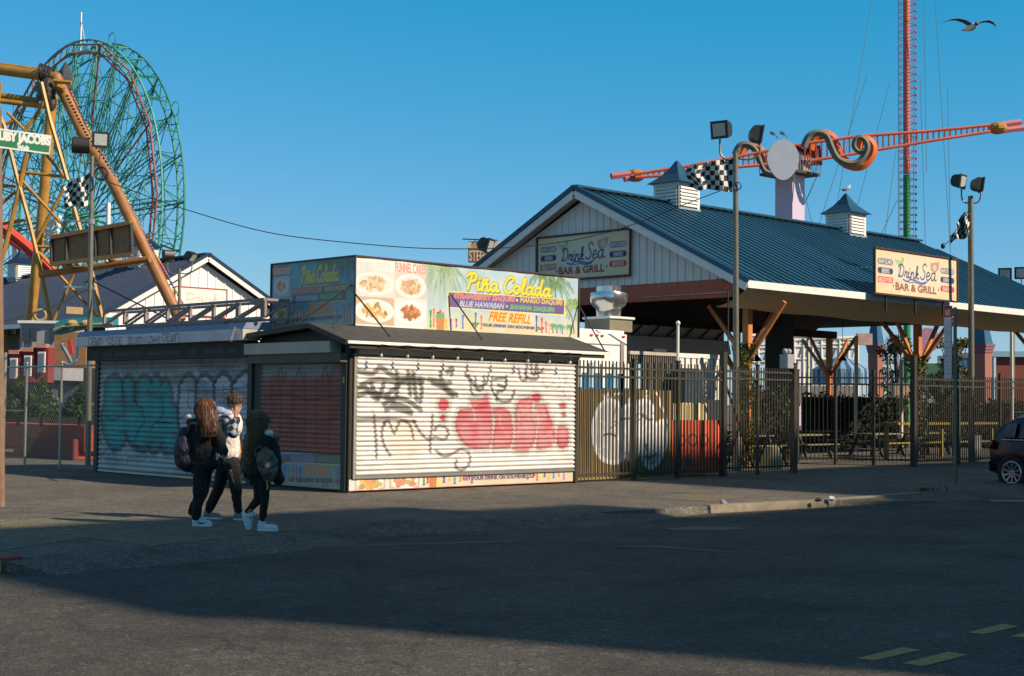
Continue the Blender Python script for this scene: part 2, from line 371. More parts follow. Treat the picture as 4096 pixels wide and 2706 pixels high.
far = [Vector((600,-60,0)), Vector((600,900,0)), Vector((-600,900,0)), Vector((-600,40,0))]
m_.add(E+far, [tuple(range(len(E)+4))])
lip = []
for i, e in enumerate(E):
    a = E[max(i-1,0)]; b = E[min(i+1,len(E)-1)]; d = (b-a).normalized(); nrm = Vector((d.y,-d.x,0)); k = EDGE[i][2] or (EDGE[max(i-1,0)][2] and 0)
    lip.append(e+nrm*(.03 if k else .7)+Vector((0,0,-.125)))
m_.add(E+lip, [(i, i+len(E), i+1+len(E), i+1) for i in range(len(E)-1)])
tag(m_.build('pavement', M_side, origin=(0,0,0)), kind='structure')
# kerb stones on the right and the painted stub on the left
def kerb(pts, name, mt, label, group=None, seg=1.8):
    for a, b in zip(pts[:-1], pts[1:]):
        n = max(1, int((b-a).length/seg)); d = (b-a).normalized(); nr = Vector((d.y,-d.x,0))
        for i in range(n):
            p = a.lerp(b, i/n)+d*.008; q = a.lerp(b, (i+1)/n)-d*.008
            k = MB().prism([p-nr*.1+Vector((0,0,-.1)), p+nr*.07+Vector((0,0,-.14)), p+nr*.055+Vector((0,0,.012)), p-nr*.1+Vector((0,0,.016))], q-p)
            o = k.build(name, mt, bevel=.012); tag(o, kind='structure')
kerb([E[10], E[11], E[12]], 'kerb', M_kerb, '')
kerb([E[2], E[3]], 'kerb', mat('kerb_yellow', (.32,.24,.08), .8, var=.35, scale=9), '')
kerb([E[3], E[4]], 'kerb', mat('kerb_red', (.25,.035,.025), .8, var=.5, scale=12), '')
# paler corner slab the teenagers walk on
sl_ = [GZ(x, y, .004) for x, y in ((0,2205),(340,2150),(600,2185),(1190,2120),(1090,2095),(760,2080),(480,2060),(0,2080))]
m_ = MB(); m_.add(sl_, [tuple(range(len(sl_)))]); tag(m_.build('pavement_slab', M_slab, origin=sl_[0]), kind='structure')
m_ = MB(); pp = [GZ(x, y, .004) for x, y in ((2600,1990),(2780,1976),(3010,1986),(2860,2008))]; m_.add(pp, [(0,1,2,3)]); tag(m_.build('pavement_patch', M_slab, origin=pp[0]), kind='structure')
# manhole-like patch, painted markings
def mark(name, px, mt, z=-.116):
    p = [GZ(x, y, z) for x, y in px]; m = MB(); m.add(p, [tuple(range(len(p)))]); tag(m.build(name, mt, origin=p[0]), kind='structure')
M_yl = mat('worn_yellow_paint', (.30,.20,.05), .8, var=.45, scale=14, detail=8); M_wl = mat('worn_white_paint', (.22,.22,.21), .8, var=.4, scale=10, detail=8)
mark('crosswalk_stripe', [(3427,2634),(3495,2643),(3682,2601),(3610,2589)], M_yl)
mark('crosswalk_stripe', [(3610,2653),(3690,2666),(3872,2620),(3795,2607)], M_yl)
mark('crosswalk_stripe', [(3872,2530),(3935,2538),(4075,2506),(4010,2496)], M_yl)
mark('crosswalk_stripe', [(4040,2545),(4100,2552),(4250,2520),(4180,2512)], M_yl)
mark('lane_line', [(3720,1984),(3720,1988),(4300,1992),(4300,1987)], M_wl)
mark('lane_line', [(3960,2000),(3960,2005),(4400,2012),(4400,2004)], M_wl)
mark('road_patch', [(2655,2115),(2760,2107),(2960,2110),(2995,2116),(2880,2122),(2720,2122)], mat('patch_asphalt', (.12,.105,.10), .9, var=.3, scale=8))
M_scuf = mat('scuffed_tar', (.085,.08,.07), .9, var=.4, scale=5)
mark('road_seam', [(0,2262),(0,2268),(950,2200),(2048,2169),(2048,2163),(950,2193)], M_scuf)
mark('road_seam', [(2360,2186),(2600,2190),(2950,2212),(2950,2208),(2620,2182)], M_scuf)

# apartment blocks across the street: out of frame to the right rear, they throw the long shadows over the road
M_brick = mat('distant_brick', (.28,.13,.09), .9, var=.25, scale=3)
def block(name, x0, x1, y0, y1, h, label):
    t = thing(name, ((x0+x1)/2, y1, -.12), label, 'building')
    MB().box((x0,y0,-.12),(x1,y1,h)).build('wall', M_brick, t)
    MB().box((x0-.15,y0-.15,h+.003),(x1+.15,y1+.15,h+.35)).build('cornice', M_kerb, t)
    mg = mat('window_glass', (.03,.04,.05), .12, spec=.8, var=.1)
    n = max(1, int((x1-x0)/2.6)); wi = 0
    for k in range(n):
        for f_ in range(int(h/3.1)):
            xc = x0+(k+.5)*(x1-x0)/n; z = 1.2+f_*3.1
            if z+1.6 < h and wi < 99:
                wd = MB().box((xc-.5,y1-.02,z),(xc+.5,y1+.03,z+1.5)).build('window', mg, t); wi += 1
block('brick_apartment_building', 1.3, 9.2, -37, -30, 19.15, 'tall brick apartment block across the street, its shadow reaching the left kiosk')
block('brick_apartment_building', 9.2, 11.4, -37, -30, 18.2, 'narrow brick building between two taller blocks across the street')
block('brick_apartment_building', 11.4, 19.9, -37, -30, 16.75, 'lowest wide brick building across the street')
block('brick_apartment_building', 19.9, 75, -37, -30, 22.3, 'longest brick block across the street, at its far end')

# ================================================================== KIOSKS
M_dark = mat('black_painted_metal', (.022,.021,.020), .55, var=.3, scale=8)
M_dark2 = mat('dark_brown_frame', (.035,.030,.024), .6, var=.3, scale=8)
M_roof = mat('grey_roof_felt', (.052,.051,.047), .85, var=.25, scale=5, bump=.5, bscale=120)
M_white = mat('white_painted_metal', (.74,.73,.70), .45, var=.08, scale=4)
M_cream = mat('cream_fascia_board', (.42,.38,.33), .7, var=.15, scale=4)
M_steel = mat('galvanised_steel', (.42,.42,.40), .38, metal=.7, var=.15, scale=12)
M_paint = mat('painted_shutter', (.8,.8,.8), .48, attr=True, var=.07, scale=5, metal=.0, spec=.5)
M_vinyl = mat('glossy_vinyl_print', (.8,.8,.8), .36, attr=True, var=.05, scale=3, spec=.7, coat=.25)
M_board = mat('painted_board_print', (.8,.8,.8), .7, attr=True, var=.08, scale=6)
def slat(p, A): return lambda u, v: A*np.abs(np.sin(np.pi*v/p))**.8

X1 = 5.80
k1 = thing('drinks_kiosk', (X1/2, 1.45, 0), 'low kiosk with white graffitied front shutter and grey roof under the long colourful rooftop sign', 'kiosk')
b = MB(); b.box((.10,.12,.0),(X1-.1,2.85,2.62)); b.build('body', M_dark, k1)
p = MB(); p.box((-.02,-.03,0),(.10,.12,2.62)); p.build('corner_post', M_dark, k1, bevel=.008)
p = MB(); p.box((X1-.1,-.02,0),(X1+.04,.12,2.6)); p.build('corner_post', M_dark2, k1, bevel=.008)
p = MB(); p.box((-.03,2.68,0),(.10,2.95,2.6)); p.build('corner_post', M_dark, k1, bevel=.008)
# front shutter
xl = GY(1418,1700,0).x; xr = GY(2291,1700,0).x; zb = GY(1417,1906,0).z; zt = GY(1417,1421,0).z
cv = Canvas((xl,-.03,zb),(1,0,0),(0,0,1),xr-xl,zt-zb,.0098,(.68,.655,.64))
G1 = (.055,.050,.043)
n1 = cv.noise(2.2, 3); cv.blend(np.clip((n1-.42)*2.2, 0, .22), (.45,.43,.42)); cv.blend(np.clip((cv.noise(5, 9, .3, 2.5)-.6)*2, 0, .3), (.35,.32,.28))
def Z2(*a): return [(1380+x/2.374, 1350+y/2.374) for x, y in a]
def g(pts, wd, a=.78, col=G1, soft=.03): cv.pstroke(Z2(*pts), wd, col, a, soft)
# washed-out black tags, upper left
for q in ([(100,320),(250,345),(330,290),(470,380),(640,390),(740,400)], [(105,480),(180,480),(260,560),(300,580),(340,500),(360,430)], [(240,440),(270,520),(310,575)],
          [(380,560),(480,470),(560,400),(640,390)], [(480,330),(490,420),(480,560)], [(590,330),(600,450),(610,540)], [(640,340),(650,470),(670,590)], [(700,400),(720,500),(705,610)],
          [(150,450),(300,400),(500,430),(720,430)], [(110,560),(230,520),(350,560),(450,600)], [(360,640),(450,580),(560,590),(640,640),(710,690)], [(380,690),(470,640),(580,670),(620,720),(560,700),(420,660)],
          [(780,400),(880,420),(960,490),(1050,550)], [(820,430),(920,480),(1010,560)], [(900,340),(905,400),(950,440),(990,430)], [(1000,350),(1010,300),(960,330)]): g(q, .10, .80)
# upper middle and right thin tags
for q in ([(1130,350),(1180,420),(1190,520),(1230,560),(1340,540)], [(1160,360),(1250,500),(1300,480),(1310,370)], [(1230,380),(1240,470),(1330,440),(1350,360)], [(1390,380),(1380,470),(1420,560),(1480,610),(1560,600),(1600,510)],
          [(1410,400),(1450,390),(1520,400),(1500,500),(1440,520),(1430,600)], [(1520,370),(1515,470),(1440,450)], [(1640,310),(1660,400),(1710,400),(1700,330)], [(1720,260),(1715,380),(1820,390),(1810,260)],
          [(1760,260),(1770,350),(1850,330),(1870,300)]): g(q, .06, .80)
for q in ([(1860,330),(1960,320),(2030,400),(2020,480),(1930,490),(1870,430),(1880,360)], [(2060,300),(2080,400),(2070,500),(2100,580),(2150,560)], [(2110,340),(2090,430),(2130,470)], [(1900,480),(1990,440),(2080,560),(2000,570)]): g(q, .022, .5, (.18,.16,.12), .015)
# lower left tag: pale orange patch and dark letters
cv.ell(*cv.px(*Z2((570,960))[0]), .42, .34, (.72,.52,.36), .42, .5)
for q in ([(100,785),(260,780),(420,775),(560,790),(660,800)], [(265,740),(275,860),(285,1000),(290,1140)], [(370,800),(340,900),(360,1020),(420,1120)], [(360,830),(400,790),(440,880),(460,910),(500,820),(540,790),(610,840),(640,960)],
          [(640,790),(690,880),(760,960),(830,960)], [(820,740),(815,860),(800,970),(800,1090)], [(840,880),(880,840),(950,860),(970,920),(930,970),(850,950)], [(860,1080),(930,1130),(1020,1100),(1100,1060),(1170,1110),(1170,1200),(1100,1260),(1040,1230),(1050,1170)]): g(q, .06, .72, (.06,.035,.028), .018)
# pink bubble letters with a pale grey outline
RED = (.47,.055,.08); HAL = (.40,.44,.41)
blobs = [[(1075,685),(1205,670),(1345,600),(1380,700),(1390,860),(1385,980),(1340,1050),(1230,1060),(1130,1030),(1060,930),(1035,820)],
         [(1365,690),(1440,660),(1530,680),(1575,760),(1590,900),(1560,1040),(1470,1060),(1390,1050),(1395,900),(1400,790)],
         [(1600,700),(1640,600),(1760,570),(1770,700),(1800,830),(1800,960),(1740,1070),(1650,1085),(1580,1055),(1600,900)],
         [(1780,700),(1800,640),(1905,640),(1930,740),(1980,850),(1985,980),(1920,1050),(1810,1060),(1810,900)],
         [(1175,590),(1270,590),(1340,530),(1345,660),(1215,690),(1190,640)], [(2005,860),(2060,830),(2110,880),(2110,1010),(2060,1060),(2000,1010)]]
halo = np.zeros(cv.u.shape)
for bl in blobs:
    q = [cv.px(*z) for z in Z2(*bl)]; halo = np.maximum(halo, cv.smask(smooth_pts(q+[q[0]], 4), .075, .03))
for x, y, a_, b_ in ((925,640,80,90),(920,765,50,70),(1810,575,75,75),(2058,650,55,50),(2068,735,40,40)):
    u_, v_ = cv.px(*Z2((x, y))[0]); cv.ell(u_, v_, a_*.0027, b_*.0021, HAL, .85, .12)
cv.blend(halo, HAL, .85)
for bl in blobs:
    q = [np.array(cv.px(*z)) for z in Z2(*bl)]; qs = smooth_pts(q+[q[0]], 5); cv.blend(cv.polymask([tuple(z) for z in qs])*np.clip(.62+.45*cv.noise(3.5,77), 0, .95), RED, .9)
for x, y, a_, b_ in ((925,640,50,55),(920,765,26,34),(1810,575,48,46),(2058,650,36,28),(2068,735,22,20)):
    u_, v_ = cv.px(*Z2((x, y))[0]); cv.ell(u_, v_, a_*.0027, b_*.0021, RED, .93, .12)
for q in ([(1205,680),(1225,760),(1215,800)], [(1380,700),(1410,790),(1390,930),(1380,1060)], [(1575,760),(1600,880),(1590,1040)], [(1630,700),(1650,790)], [(1770,650),(1820,790),(1800,1000)], [(1460,740),(1462,830)]): g(q, .035, .85, HAL, .012)
rs = random.Random(44)
for i in range(16):
    x_ = rs.uniform(1060,1960); u_, v_ = cv.px(*Z2((x_, rs.uniform(1030,1070)))[0]); cv.stroke([(u_,v_),(u_+.004,v_-rs.uniform(.05,.16))], .012, RED if i % 3 else HAL, .6, .01, 1)
for q in ([(1070,700),(1150,680),(1200,690)], [(1050,830),(1080,930),(1150,1020),(1240,1045)], [(1385,720),(1450,685),(1530,705)], [(1590,760),(1640,680),(1700,650)], [(1830,690),(1890,700),(1930,780)]): g(q, .03, .35, (.25,.02,.03), .02)
for i in range(30):
    u_, v_ = cv.px(*Z2((rs.uniform(100,2100), rs.uniform(260,1250)))[0]); cv.ell(u_, v_, rs.uniform(.01,.06), rs.uniform(.005,.02), (.25,.20,.17), .45, .9)
n2 = cv.noise(7, 5); cv.blend(np.clip((n2-.55)*3, 0, .35)*(cv.polymask([cv.px(*z) for z in Z2((1400,650),(2000,650),(2000,1080),(1600,1080))])), (.7,.45,.40))
for k, x in enumerate((245,490,720,945,1160,1380,1590,1790,1995)): pass
cv.build('shutter', M_paint, k1, depth=slat(.0865, .044))
MB().box((xl-.02,-.075,zb-.05),(xr+.02,-.02,zb-.002)).build('shutter_bottom_bar', M_steel, k1, bevel=.006)
p = MB(); p.box((xl-.07,-.07,zb-.05),(xl-.005,-.025,zt+.03)); p.build('shutter_guide', mat('tan_guide_rail', (.28,.23,.19), .6), k1, bevel=.004)
p = MB(); p.box((xr+.005,-.06,zb-.05),(xr+.05,-.02,zt+.03)); p.build('shutter_guide', M_dark2, k1, bevel=.004)
# front housing and roof
p = MB(); p.prism([(xl-.02,-.10,zt+.012),(xl-.02,-.0,zt+.012),(xl-.02,-.0,2.66),(xl-.02,-.215,2.65),(xl-.02,-.215,2.60)], (xr-xl+.04,0,0)); p.build('shutter_housing', mat('grey_green_housing', (.17,.17,.14), .6, var=.2), k1)
F0, F1, F2 = (-.28,-.30,2.695), (-.28,.82,3.03), (-.28,3.11,2.87); dx = 6.53+.28; th = .05
p = MB(); p.prism([F0, F1, F2, (F2[0],F2[1],F2[2]-th), (F1[0],F1[1],F1[2]-th), (F0[0],F0[1],F0[2]-th)], (dx,0,0)); p.build('roof', M_roof, k1)
p = MB(); p.box((-.29,-.325,2.635),(6.54,-.303,2.69)); p.build('gutter_trim', M_white, k1, bevel=.004)
p = MB(); p.bar((-.305,-.3,2.655), (-.305,.82,2.985), .035, .09); p.bar((-.305,.83,2.985), (-.305,3.2,2.82), .035, .09); p.build('gable_trim', M_dark2, k1)
p = MB(); p.box((-.20,-.27,2.56),(6.4,-.22,2.63)); p.build('eave_beam', M_dark, k1)
p = MB(); p.box((.02,.13,2.56),(X1,2.85,2.665)); p.add([(0.02,.13,2.665),(0.02,.52,2.96),(.02,2.85,2.8),(.02,2.85,2.665)], [(0,1,2,3)]); p.build('ceiling_frame', M_dark, k1)
# left (shaded) face: housing, red shutter, printed panel
y0 = GX(1322,1700,-.2).y
p = MB(); p.box((-.24,y0,2.49),(.02,3.0,2.70)); p.build('side_fascia', M_cream, k1, bevel=.006)
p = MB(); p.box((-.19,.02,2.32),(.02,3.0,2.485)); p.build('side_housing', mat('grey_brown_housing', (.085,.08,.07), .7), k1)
ya = GX(1050,1700,0).y; yb = GX(1372,1700,0).y; z0 = GX(1372,1820,0).z; z1 = 2.32
cr = Canvas((-.02,ya,z0),(0,-1,0),(0,0,1),ya-yb,z1-z0,.0115,(.33,.085,.06))
H = z1-z0; nn = cr.noise(2.5, 11)
cr.blend(np.clip((cr.v-H*.80)/.12, 0, 1), (.24,.24,.22)); cr.blend(np.clip((nn-.45)*2.5, 0, .5), (.20,.06,.05))
DK = (.05,.02,.02)
for x in (.33,.63,1.02,1.40,1.75,2.15): cr.stroke([(x,.15),(x+.03,.8),(x-.02,H*.8)], .045, DK, .55, .03)
for yy in (.62,1.02): cr.stroke([(.1,yy),(.8,yy+.05),(1.5,yy-.04),(2.5,yy+.03)], .05, DK, .5, .03)
for x in (.5,1.1,1.9): cr.stroke([(x,H*.78),(x+.12,H*.95),(x+.25,H*.78),(x+.3,H*.9)], .05, (.16,.03,.03), .6, .03)
cr.blend(((cr.u < .06)|(cr.u > cr.W-.05))*1.0, (.12,.11,.10), .8)
cr.build('shutter', M_paint, k1, depth=slat(.0865,.034))
p = MB(); p.box((-.05,yb-.14,.02),(.0,yb-.005,2.32)); p.build('shutter_guide', M_dark2, k1)
MB().box((-.055,yb-.09,1.95),(-.049,yb-.05,2.06)).build('sticker', mat('yellow_sticker', (.5,.42,.05), .5), k1)

# ---- printed art shared by the signs: food photographs, palms, cocktails, lettering
SKY_ = 'a9c4cf'; SAND = 'd9c9a2'
def plate(cv, cx, cy, w_, h_, bgc, rim, food, seed, n=26, al=1.0):
    u, v = cv.px(cx, cy); cv.rect(u-w_/2, v-h_/2, u+w_/2, v+h_/2, bgc, al); cv.ell(u, v, w_*.47, h_*.42, rim, al, .08); cv.ell(u, v, w_*.40, h_*.34, (.62,.56,.50), al*.5, .1)
    rs = random.Random(seed)
    for i in range(n):
        a = rs.random()*6.28; r_ = rs.random()**.6*.28; c = lin(food); k = rs.uniform(.6, 1.35)
        cv.ell(u+math.cos(a)*r_*w_, v+math.sin(a)*r_*h_*.85, w_*rs.uniform(.05,.10), h_*rs.uniform(.04,.08), tuple(min(1, q*k) for q in c), al, .35, rs.random()*3)
def fronds(cv, u, v, L_, n, seed, dark=(.10,.20,.07), lite=(.28,.42,.12), a0=0, a1=6.28, wd=.012):
    rs = random.Random(seed)
    for i in range(n):
        a = a0+(a1-a0)*(i+rs.random()*.6)/n; l = L_*rs.uniform(.7,1.1); ex = u+math.cos(a)*l; ey = v+math.sin(a)*l*.6-l*.25; mx_, my = (u+ex)/2, (v+ey)/2+l*.2
        cv.stroke([(u,v),(mx_,my),(ex,ey)], wd*1.6, dark if rs.random() < .5 else lite, .8, .012)
        sp = smooth_pts([(u,v),(mx_,my),(ex,ey)], 6)
        for q in sp[2:]:
            d = rs.uniform(.5,1)*l*.28; c = dark if rs.random() < .55 else lite
            cv.stroke([(q[0],q[1]),(q[0]+math.cos(a)*d*.3+.02,q[1]-d)], wd, c, .7, .012, 1); cv.stroke([(q[0],q[1]),(q[0]-.02,q[1]-d*.9)], wd, c, .6, .012, 1)
def cup(cv, u, v, h, col, w_=.05, a=.9):
    c = lin(col); cv.poly([(u-w_*.5,v+h),(u+w_*.5,v+h),(u+w_*.22,v+h*.55),(u+w_*.22,v+h*.25),(u+w_*.45,v),(u-w_*.45,v),(u-w_*.22,v+h*.25),(u-w_*.22,v+h*.55)], c, a); cv.ell(u, v+h*.35, w_*.35, h*.12, tuple(min(1, q*1.2) for q in c), a, .3)
CUPC = ['2e8b4a','e07a30','5a5170','d93a35','c85aa0','e8a83c','e0476a','6d5f92','3f7fc0','d8c838']
def Zs(x, y): return (1380+x/2.374, 950+y/2.374)

# ---- rooftop sign
sg = thing('rooftop_sign', (3.2,1.6,3.0), 'long L-shaped rooftop sign printed with yellow Pina Colada lettering and food photographs', 'sign')
sx0, sy0 = .72, .80; sxr = 6.72; sz0, sz1 = 3.03, 4.31
cs = Canvas((sx0,sy0,sz0),(1,0,0),(0,0,1),sxr-sx0,sz1-sz0,.0085,SKY_)
Wd, Hh = cs.W, cs.H
cs.blend(np.clip(1-cs.v/(Hh*.34), 0, 1)**.7, SAND); cs.blend(np.clip((cs.noise(3,21)-.45)*1.6, 0, .45), (.62,.68,.70))
um = cs.px(*Zs(790,500))[0]
cs.rect(0,0,um,Hh,(.74,.74,.72)); cs.rect(um-.09,0,um+.02,Hh,(.42,.48,.38),.5)  # left half of the print paled: sun glare put into its colours
cs.blend(np.clip(1-np.abs(cs.u-um-.28)/.55, 0, 1)*np.clip(cs.v/Hh*1.6-.5, 0, 1), (.22,.33,.17), .75)
cs.blend(np.clip((cs.noise(12,33,1,.25)-.4)*3, 0, 1)*np.clip(1-np.abs(cs.u-um-.35)/.7, 0, 1), (.55,.62,.50), .6)
plate(cs, *Zs(275,440), 1.0, .50, (.66,.64,.60), (.80,.78,.74), (.60,.42,.25), 1, 40)
plate(cs, *Zs(280,700), 1.0, .52, (.55,.42,.30), (.85,.83,.80), (.58,.36,.12), 2, 24)
plate(cs, *Zs(625,465), .82, .56, (.60,.56,.50), (.82,.80,.76), (.62,.42,.26), 3, 60)
plate(cs, *Zs(622,715), .82, .52, (.70,.68,.66), (.84,.83,.82), (.50,.20,.08), 4, 40)
_ft = lambda: (cs.ptext('FRIED FISH', Zs(120,300), Zs(420,312), Zs(118,232), (.66,.56,.50)), cs.ptext('FUNNEL CAKES', Zs(478,328), Zs(770,352), Zs(475,240), (.66,.24,.19), (.78,.62,.56), .012))
cs.rect(*[cs.px(*Zs(0,0))[0]*0+.02, Hh-.02, .98, Hh-.01], (.3,.3,.3), .4)
uP, vP = cs.px(*Zs(860,300)); fronds(cs, uP+.22, Hh*.99, .62, 12, 5, (.20,.30,.14), (.40,.50,.28), a0=3.0, a1=6.4); _ft()
uq, vq = cs.px(*Zs(2030,560)); fronds(cs, uq-.1, Hh*.86, .52, 16, 6, (.07,.16,.06), (.22,.36,.12)); fronds(cs, Wd-.05, Hh*.55, .42, 14, 8, (.10,.24,.06), (.30,.50,.14)); fronds(cs, uq-.5, Hh*.98, .42, 9, 9, (.10,.18,.08), (.22,.30,.14), 3.1, 6.3)
cs.stroke([(Wd-.12,.1),(Wd-.2,.45),(Wd-.45,.72)], .05, (.25,.15,.07), .8, .02)
cs.script('Piña Colada', Zs(1150,490), Zs(1960,565), Zs(1140,335), .056, (.82,.66,.05), (.25,.22,.10), .012, .16, (.14,.16,.12))
cs.ppoly([Zs(980,510),Zs(2095,588),Zs(2090,745),Zs(975,668)], (.80,.70,.15)); cs.ppoly([Zs(990,520),Zs(2085,595),Zs(2080,735),Zs(985,660)], (.16,.10,.28))
cs.ptext('STRAWBERRY DAQUIRI', Zs(1035,585), Zs(1600,617), Zs(1045,535), (.66,.05,.05), (.62,.48,.42), .006); cs.ell(*cs.px(*Zs(1630,598)), .03, .03, (.75,.6,.2))
cs.ptext('MANGO DAQUIRI', Zs(1660,625), Zs(2060,650), Zs(1668,573), (.80,.58,.08), (.30,.22,.20), .006)
cs.ptext('BLUE HAWAIIAN', Zs(1090,655), Zs(1500,680), Zs(1100,603), (.55,.62,.75), (.20,.20,.35), .006); cs.ell(*cs.px(*Zs(1535,657)), .03, .03, (.35,.6,.4))
cs.ptext('BANANA DAQUIRI', Zs(1565,688), Zs(1985,715), Zs(1575,640), (.10,.48,.14), (.20,.30,.25), .006)
cs.ptext('FREE REFILL', Zs(1365,790), Zs(1760,822), Zs(1385,708), (.85,.16,.02), (.88,.55,.08), .018)
cs.ptext('GET YOUR DRINK ON SOUVENIR CUP', Zs(1195,835), Zs(1885,880), Zs(1200,812), (.08,.05,.10), (.10,.07,.12), .006)
rs = random.Random(3)
for k, (x, h) in enumerate(((815,.40),(845,.42),(885,.36),(905,.4),(930,.33),(960,.22),(1010,.24),(1060,.2),(1120,.34),(1185,.36),(1240,.36),(1295,.34),(1820,.40),(1870,.38),(1910,.28),(1940,.26),(1975,.24),(2015,.2),(2065,.2),(2110,.2),(2150,.22))):
    u_, _v = cs.px(*Zs(x, 800)); cup(cs, u_, .03+rs.random()*.05, h*.85, CUPC[k % len(CUPC)], .085 if k in (4,5,14,15,16) else .07)
uc = cs.px(*Zs(905,820))[0]; cs.poly([(uc-.09,.0),(uc+.09,.0),(uc+.11,.25),(uc-.11,.25)], (.55,.24,.08)); cs.ell(uc, .27, .12, .05, (.16,.40,.12))
for x in (1980,2050,2130): fronds(cs, cs.px(*Zs(x, 780))[0], .22, .12, 7, x, (.08,.30,.15), (.15,.42,.2), wd=.01)
cs.build('front_panel', M_vinyl, sg, depth=lambda u, v: .012*np.sin(u*2.1)*np.sin(v*2.0)+.004*np.sin(u*9+v*3))
# left panel of the sign
yL = 3.50
cl = Canvas((sx0,yL,sz0+.02),(0,-1,0),(0,0,1),yL-sy0,sz1-sz0-.02,.0085,(.05,.22,.33))  # same print in darker colours, shade of this face painted in
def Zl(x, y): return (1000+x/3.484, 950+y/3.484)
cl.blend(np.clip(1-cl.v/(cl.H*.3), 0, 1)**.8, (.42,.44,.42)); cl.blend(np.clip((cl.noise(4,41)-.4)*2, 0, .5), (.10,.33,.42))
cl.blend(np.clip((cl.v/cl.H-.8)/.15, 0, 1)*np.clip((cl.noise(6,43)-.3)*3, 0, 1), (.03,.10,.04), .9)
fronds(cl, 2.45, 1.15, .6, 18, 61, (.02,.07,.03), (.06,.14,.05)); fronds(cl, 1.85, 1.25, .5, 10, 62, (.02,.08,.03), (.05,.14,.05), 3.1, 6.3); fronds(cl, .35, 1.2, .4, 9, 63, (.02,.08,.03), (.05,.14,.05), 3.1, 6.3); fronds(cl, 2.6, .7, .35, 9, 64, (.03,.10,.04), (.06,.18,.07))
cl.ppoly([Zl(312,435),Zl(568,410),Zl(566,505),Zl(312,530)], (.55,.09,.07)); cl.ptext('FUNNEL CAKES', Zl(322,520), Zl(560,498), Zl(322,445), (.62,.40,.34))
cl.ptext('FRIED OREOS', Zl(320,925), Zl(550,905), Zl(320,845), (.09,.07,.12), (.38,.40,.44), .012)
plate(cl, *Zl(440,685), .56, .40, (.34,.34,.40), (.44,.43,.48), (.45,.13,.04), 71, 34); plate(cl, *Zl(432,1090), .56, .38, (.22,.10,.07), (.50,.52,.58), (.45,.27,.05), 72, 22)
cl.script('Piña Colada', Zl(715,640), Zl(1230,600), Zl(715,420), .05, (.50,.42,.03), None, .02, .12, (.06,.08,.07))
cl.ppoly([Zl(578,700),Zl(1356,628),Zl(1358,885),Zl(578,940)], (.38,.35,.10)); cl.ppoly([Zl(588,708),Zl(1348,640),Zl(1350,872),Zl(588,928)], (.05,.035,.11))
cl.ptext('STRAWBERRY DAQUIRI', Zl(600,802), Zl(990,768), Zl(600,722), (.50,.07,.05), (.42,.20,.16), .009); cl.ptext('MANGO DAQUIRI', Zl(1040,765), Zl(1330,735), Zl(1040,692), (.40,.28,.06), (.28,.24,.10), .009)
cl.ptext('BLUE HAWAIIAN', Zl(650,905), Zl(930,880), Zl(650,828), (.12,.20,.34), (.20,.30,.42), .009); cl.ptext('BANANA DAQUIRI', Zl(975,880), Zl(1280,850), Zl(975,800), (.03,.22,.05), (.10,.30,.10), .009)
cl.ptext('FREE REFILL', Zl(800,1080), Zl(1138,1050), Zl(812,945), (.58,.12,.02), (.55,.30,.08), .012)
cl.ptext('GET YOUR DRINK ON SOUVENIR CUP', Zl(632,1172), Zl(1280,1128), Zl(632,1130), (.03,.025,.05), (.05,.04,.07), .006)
for k, x in enumerate((615,665,708,748,1175,1215,1315,1355,1395,590)):
    cup(cl, cl.px(*Zl(x,1100))[0], .05, .33-.08*(k % 2), ['3a6a3c','a8342a','a02a3a','3a3558','b08a30','a8326a','a0402a','a0402a','a0402a','30305a'][k], .06, .85)
cl.build('side_panel', M_vinyl, sg, depth=lambda u, v: .008*np.sin(u*3)*np.sin(v*2.4))
p = MB(); p.box((sx0-.02,sy0-.028,sz1),(sxr+.02,sy0+.03,sz1+.03)); p.box((sxr,sy0-.025,sz0),(sxr+.03,sy0+.03,sz1)); p.box((sx0-.028,sy0-.028,sz0-.03),(sx0-.003,sy0-.003,sz1)); p.box((sx0-.025,sy0+.03,sz1),(sx0+.03,yL+.02,sz1+.03)); p.box((sx0-.02,yL,sz0),(sx0+.03,yL+.03,sz1)); p.build('frame', mat('dark_maroon_frame', (.06,.03,.03), .5), sg)
p = MB(); p.box((sx0+.035,sy0+.035,sz0),(sxr,sy0+.06,sz1)); p.box((sx0+.035,sy0+.06,sz0),(sx0+.06,yL,sz1)); p.build('backing', M_dark2, sg)
def strut(a, b): MB().tube([a, b], .016, 6).build('strut', M_dark2, sg)
def onroof(px, py):   # a point on the front roof slope
    F = Vector(F0); sl = Vector((0,1.12,.335)); n = Vector((1,0,0)).cross(sl); q = ray(px, py); return CAM+q*((F-CAM).dot(n)/q.dot(n))
strut(GY(*Zs(100,540),sy0-.03), onroof(*Zs(430,945))); strut(GY(*Zs(1005,540),sy0-.03), onroof(*Zs(1305,975))); strut((sxr,sy0-.03,GY(*Zs(2215,650),sy0).z), (sxr-.25,-.2,2.73))
strut(GX(*Zl(1425,665),sx0-.03), (-.22,1.4,3.0)); strut((sx0-.03,yL,3.65), (-.2,yL+.3,3.1))
st_ = GY(*Zs(1005,540),sy0-.03); MB().tube([st_+Vector((0,0,0)), st_+Vector((0,-.004,-.01))], .02, 6).build('strut_bracket', M_steel, sg)

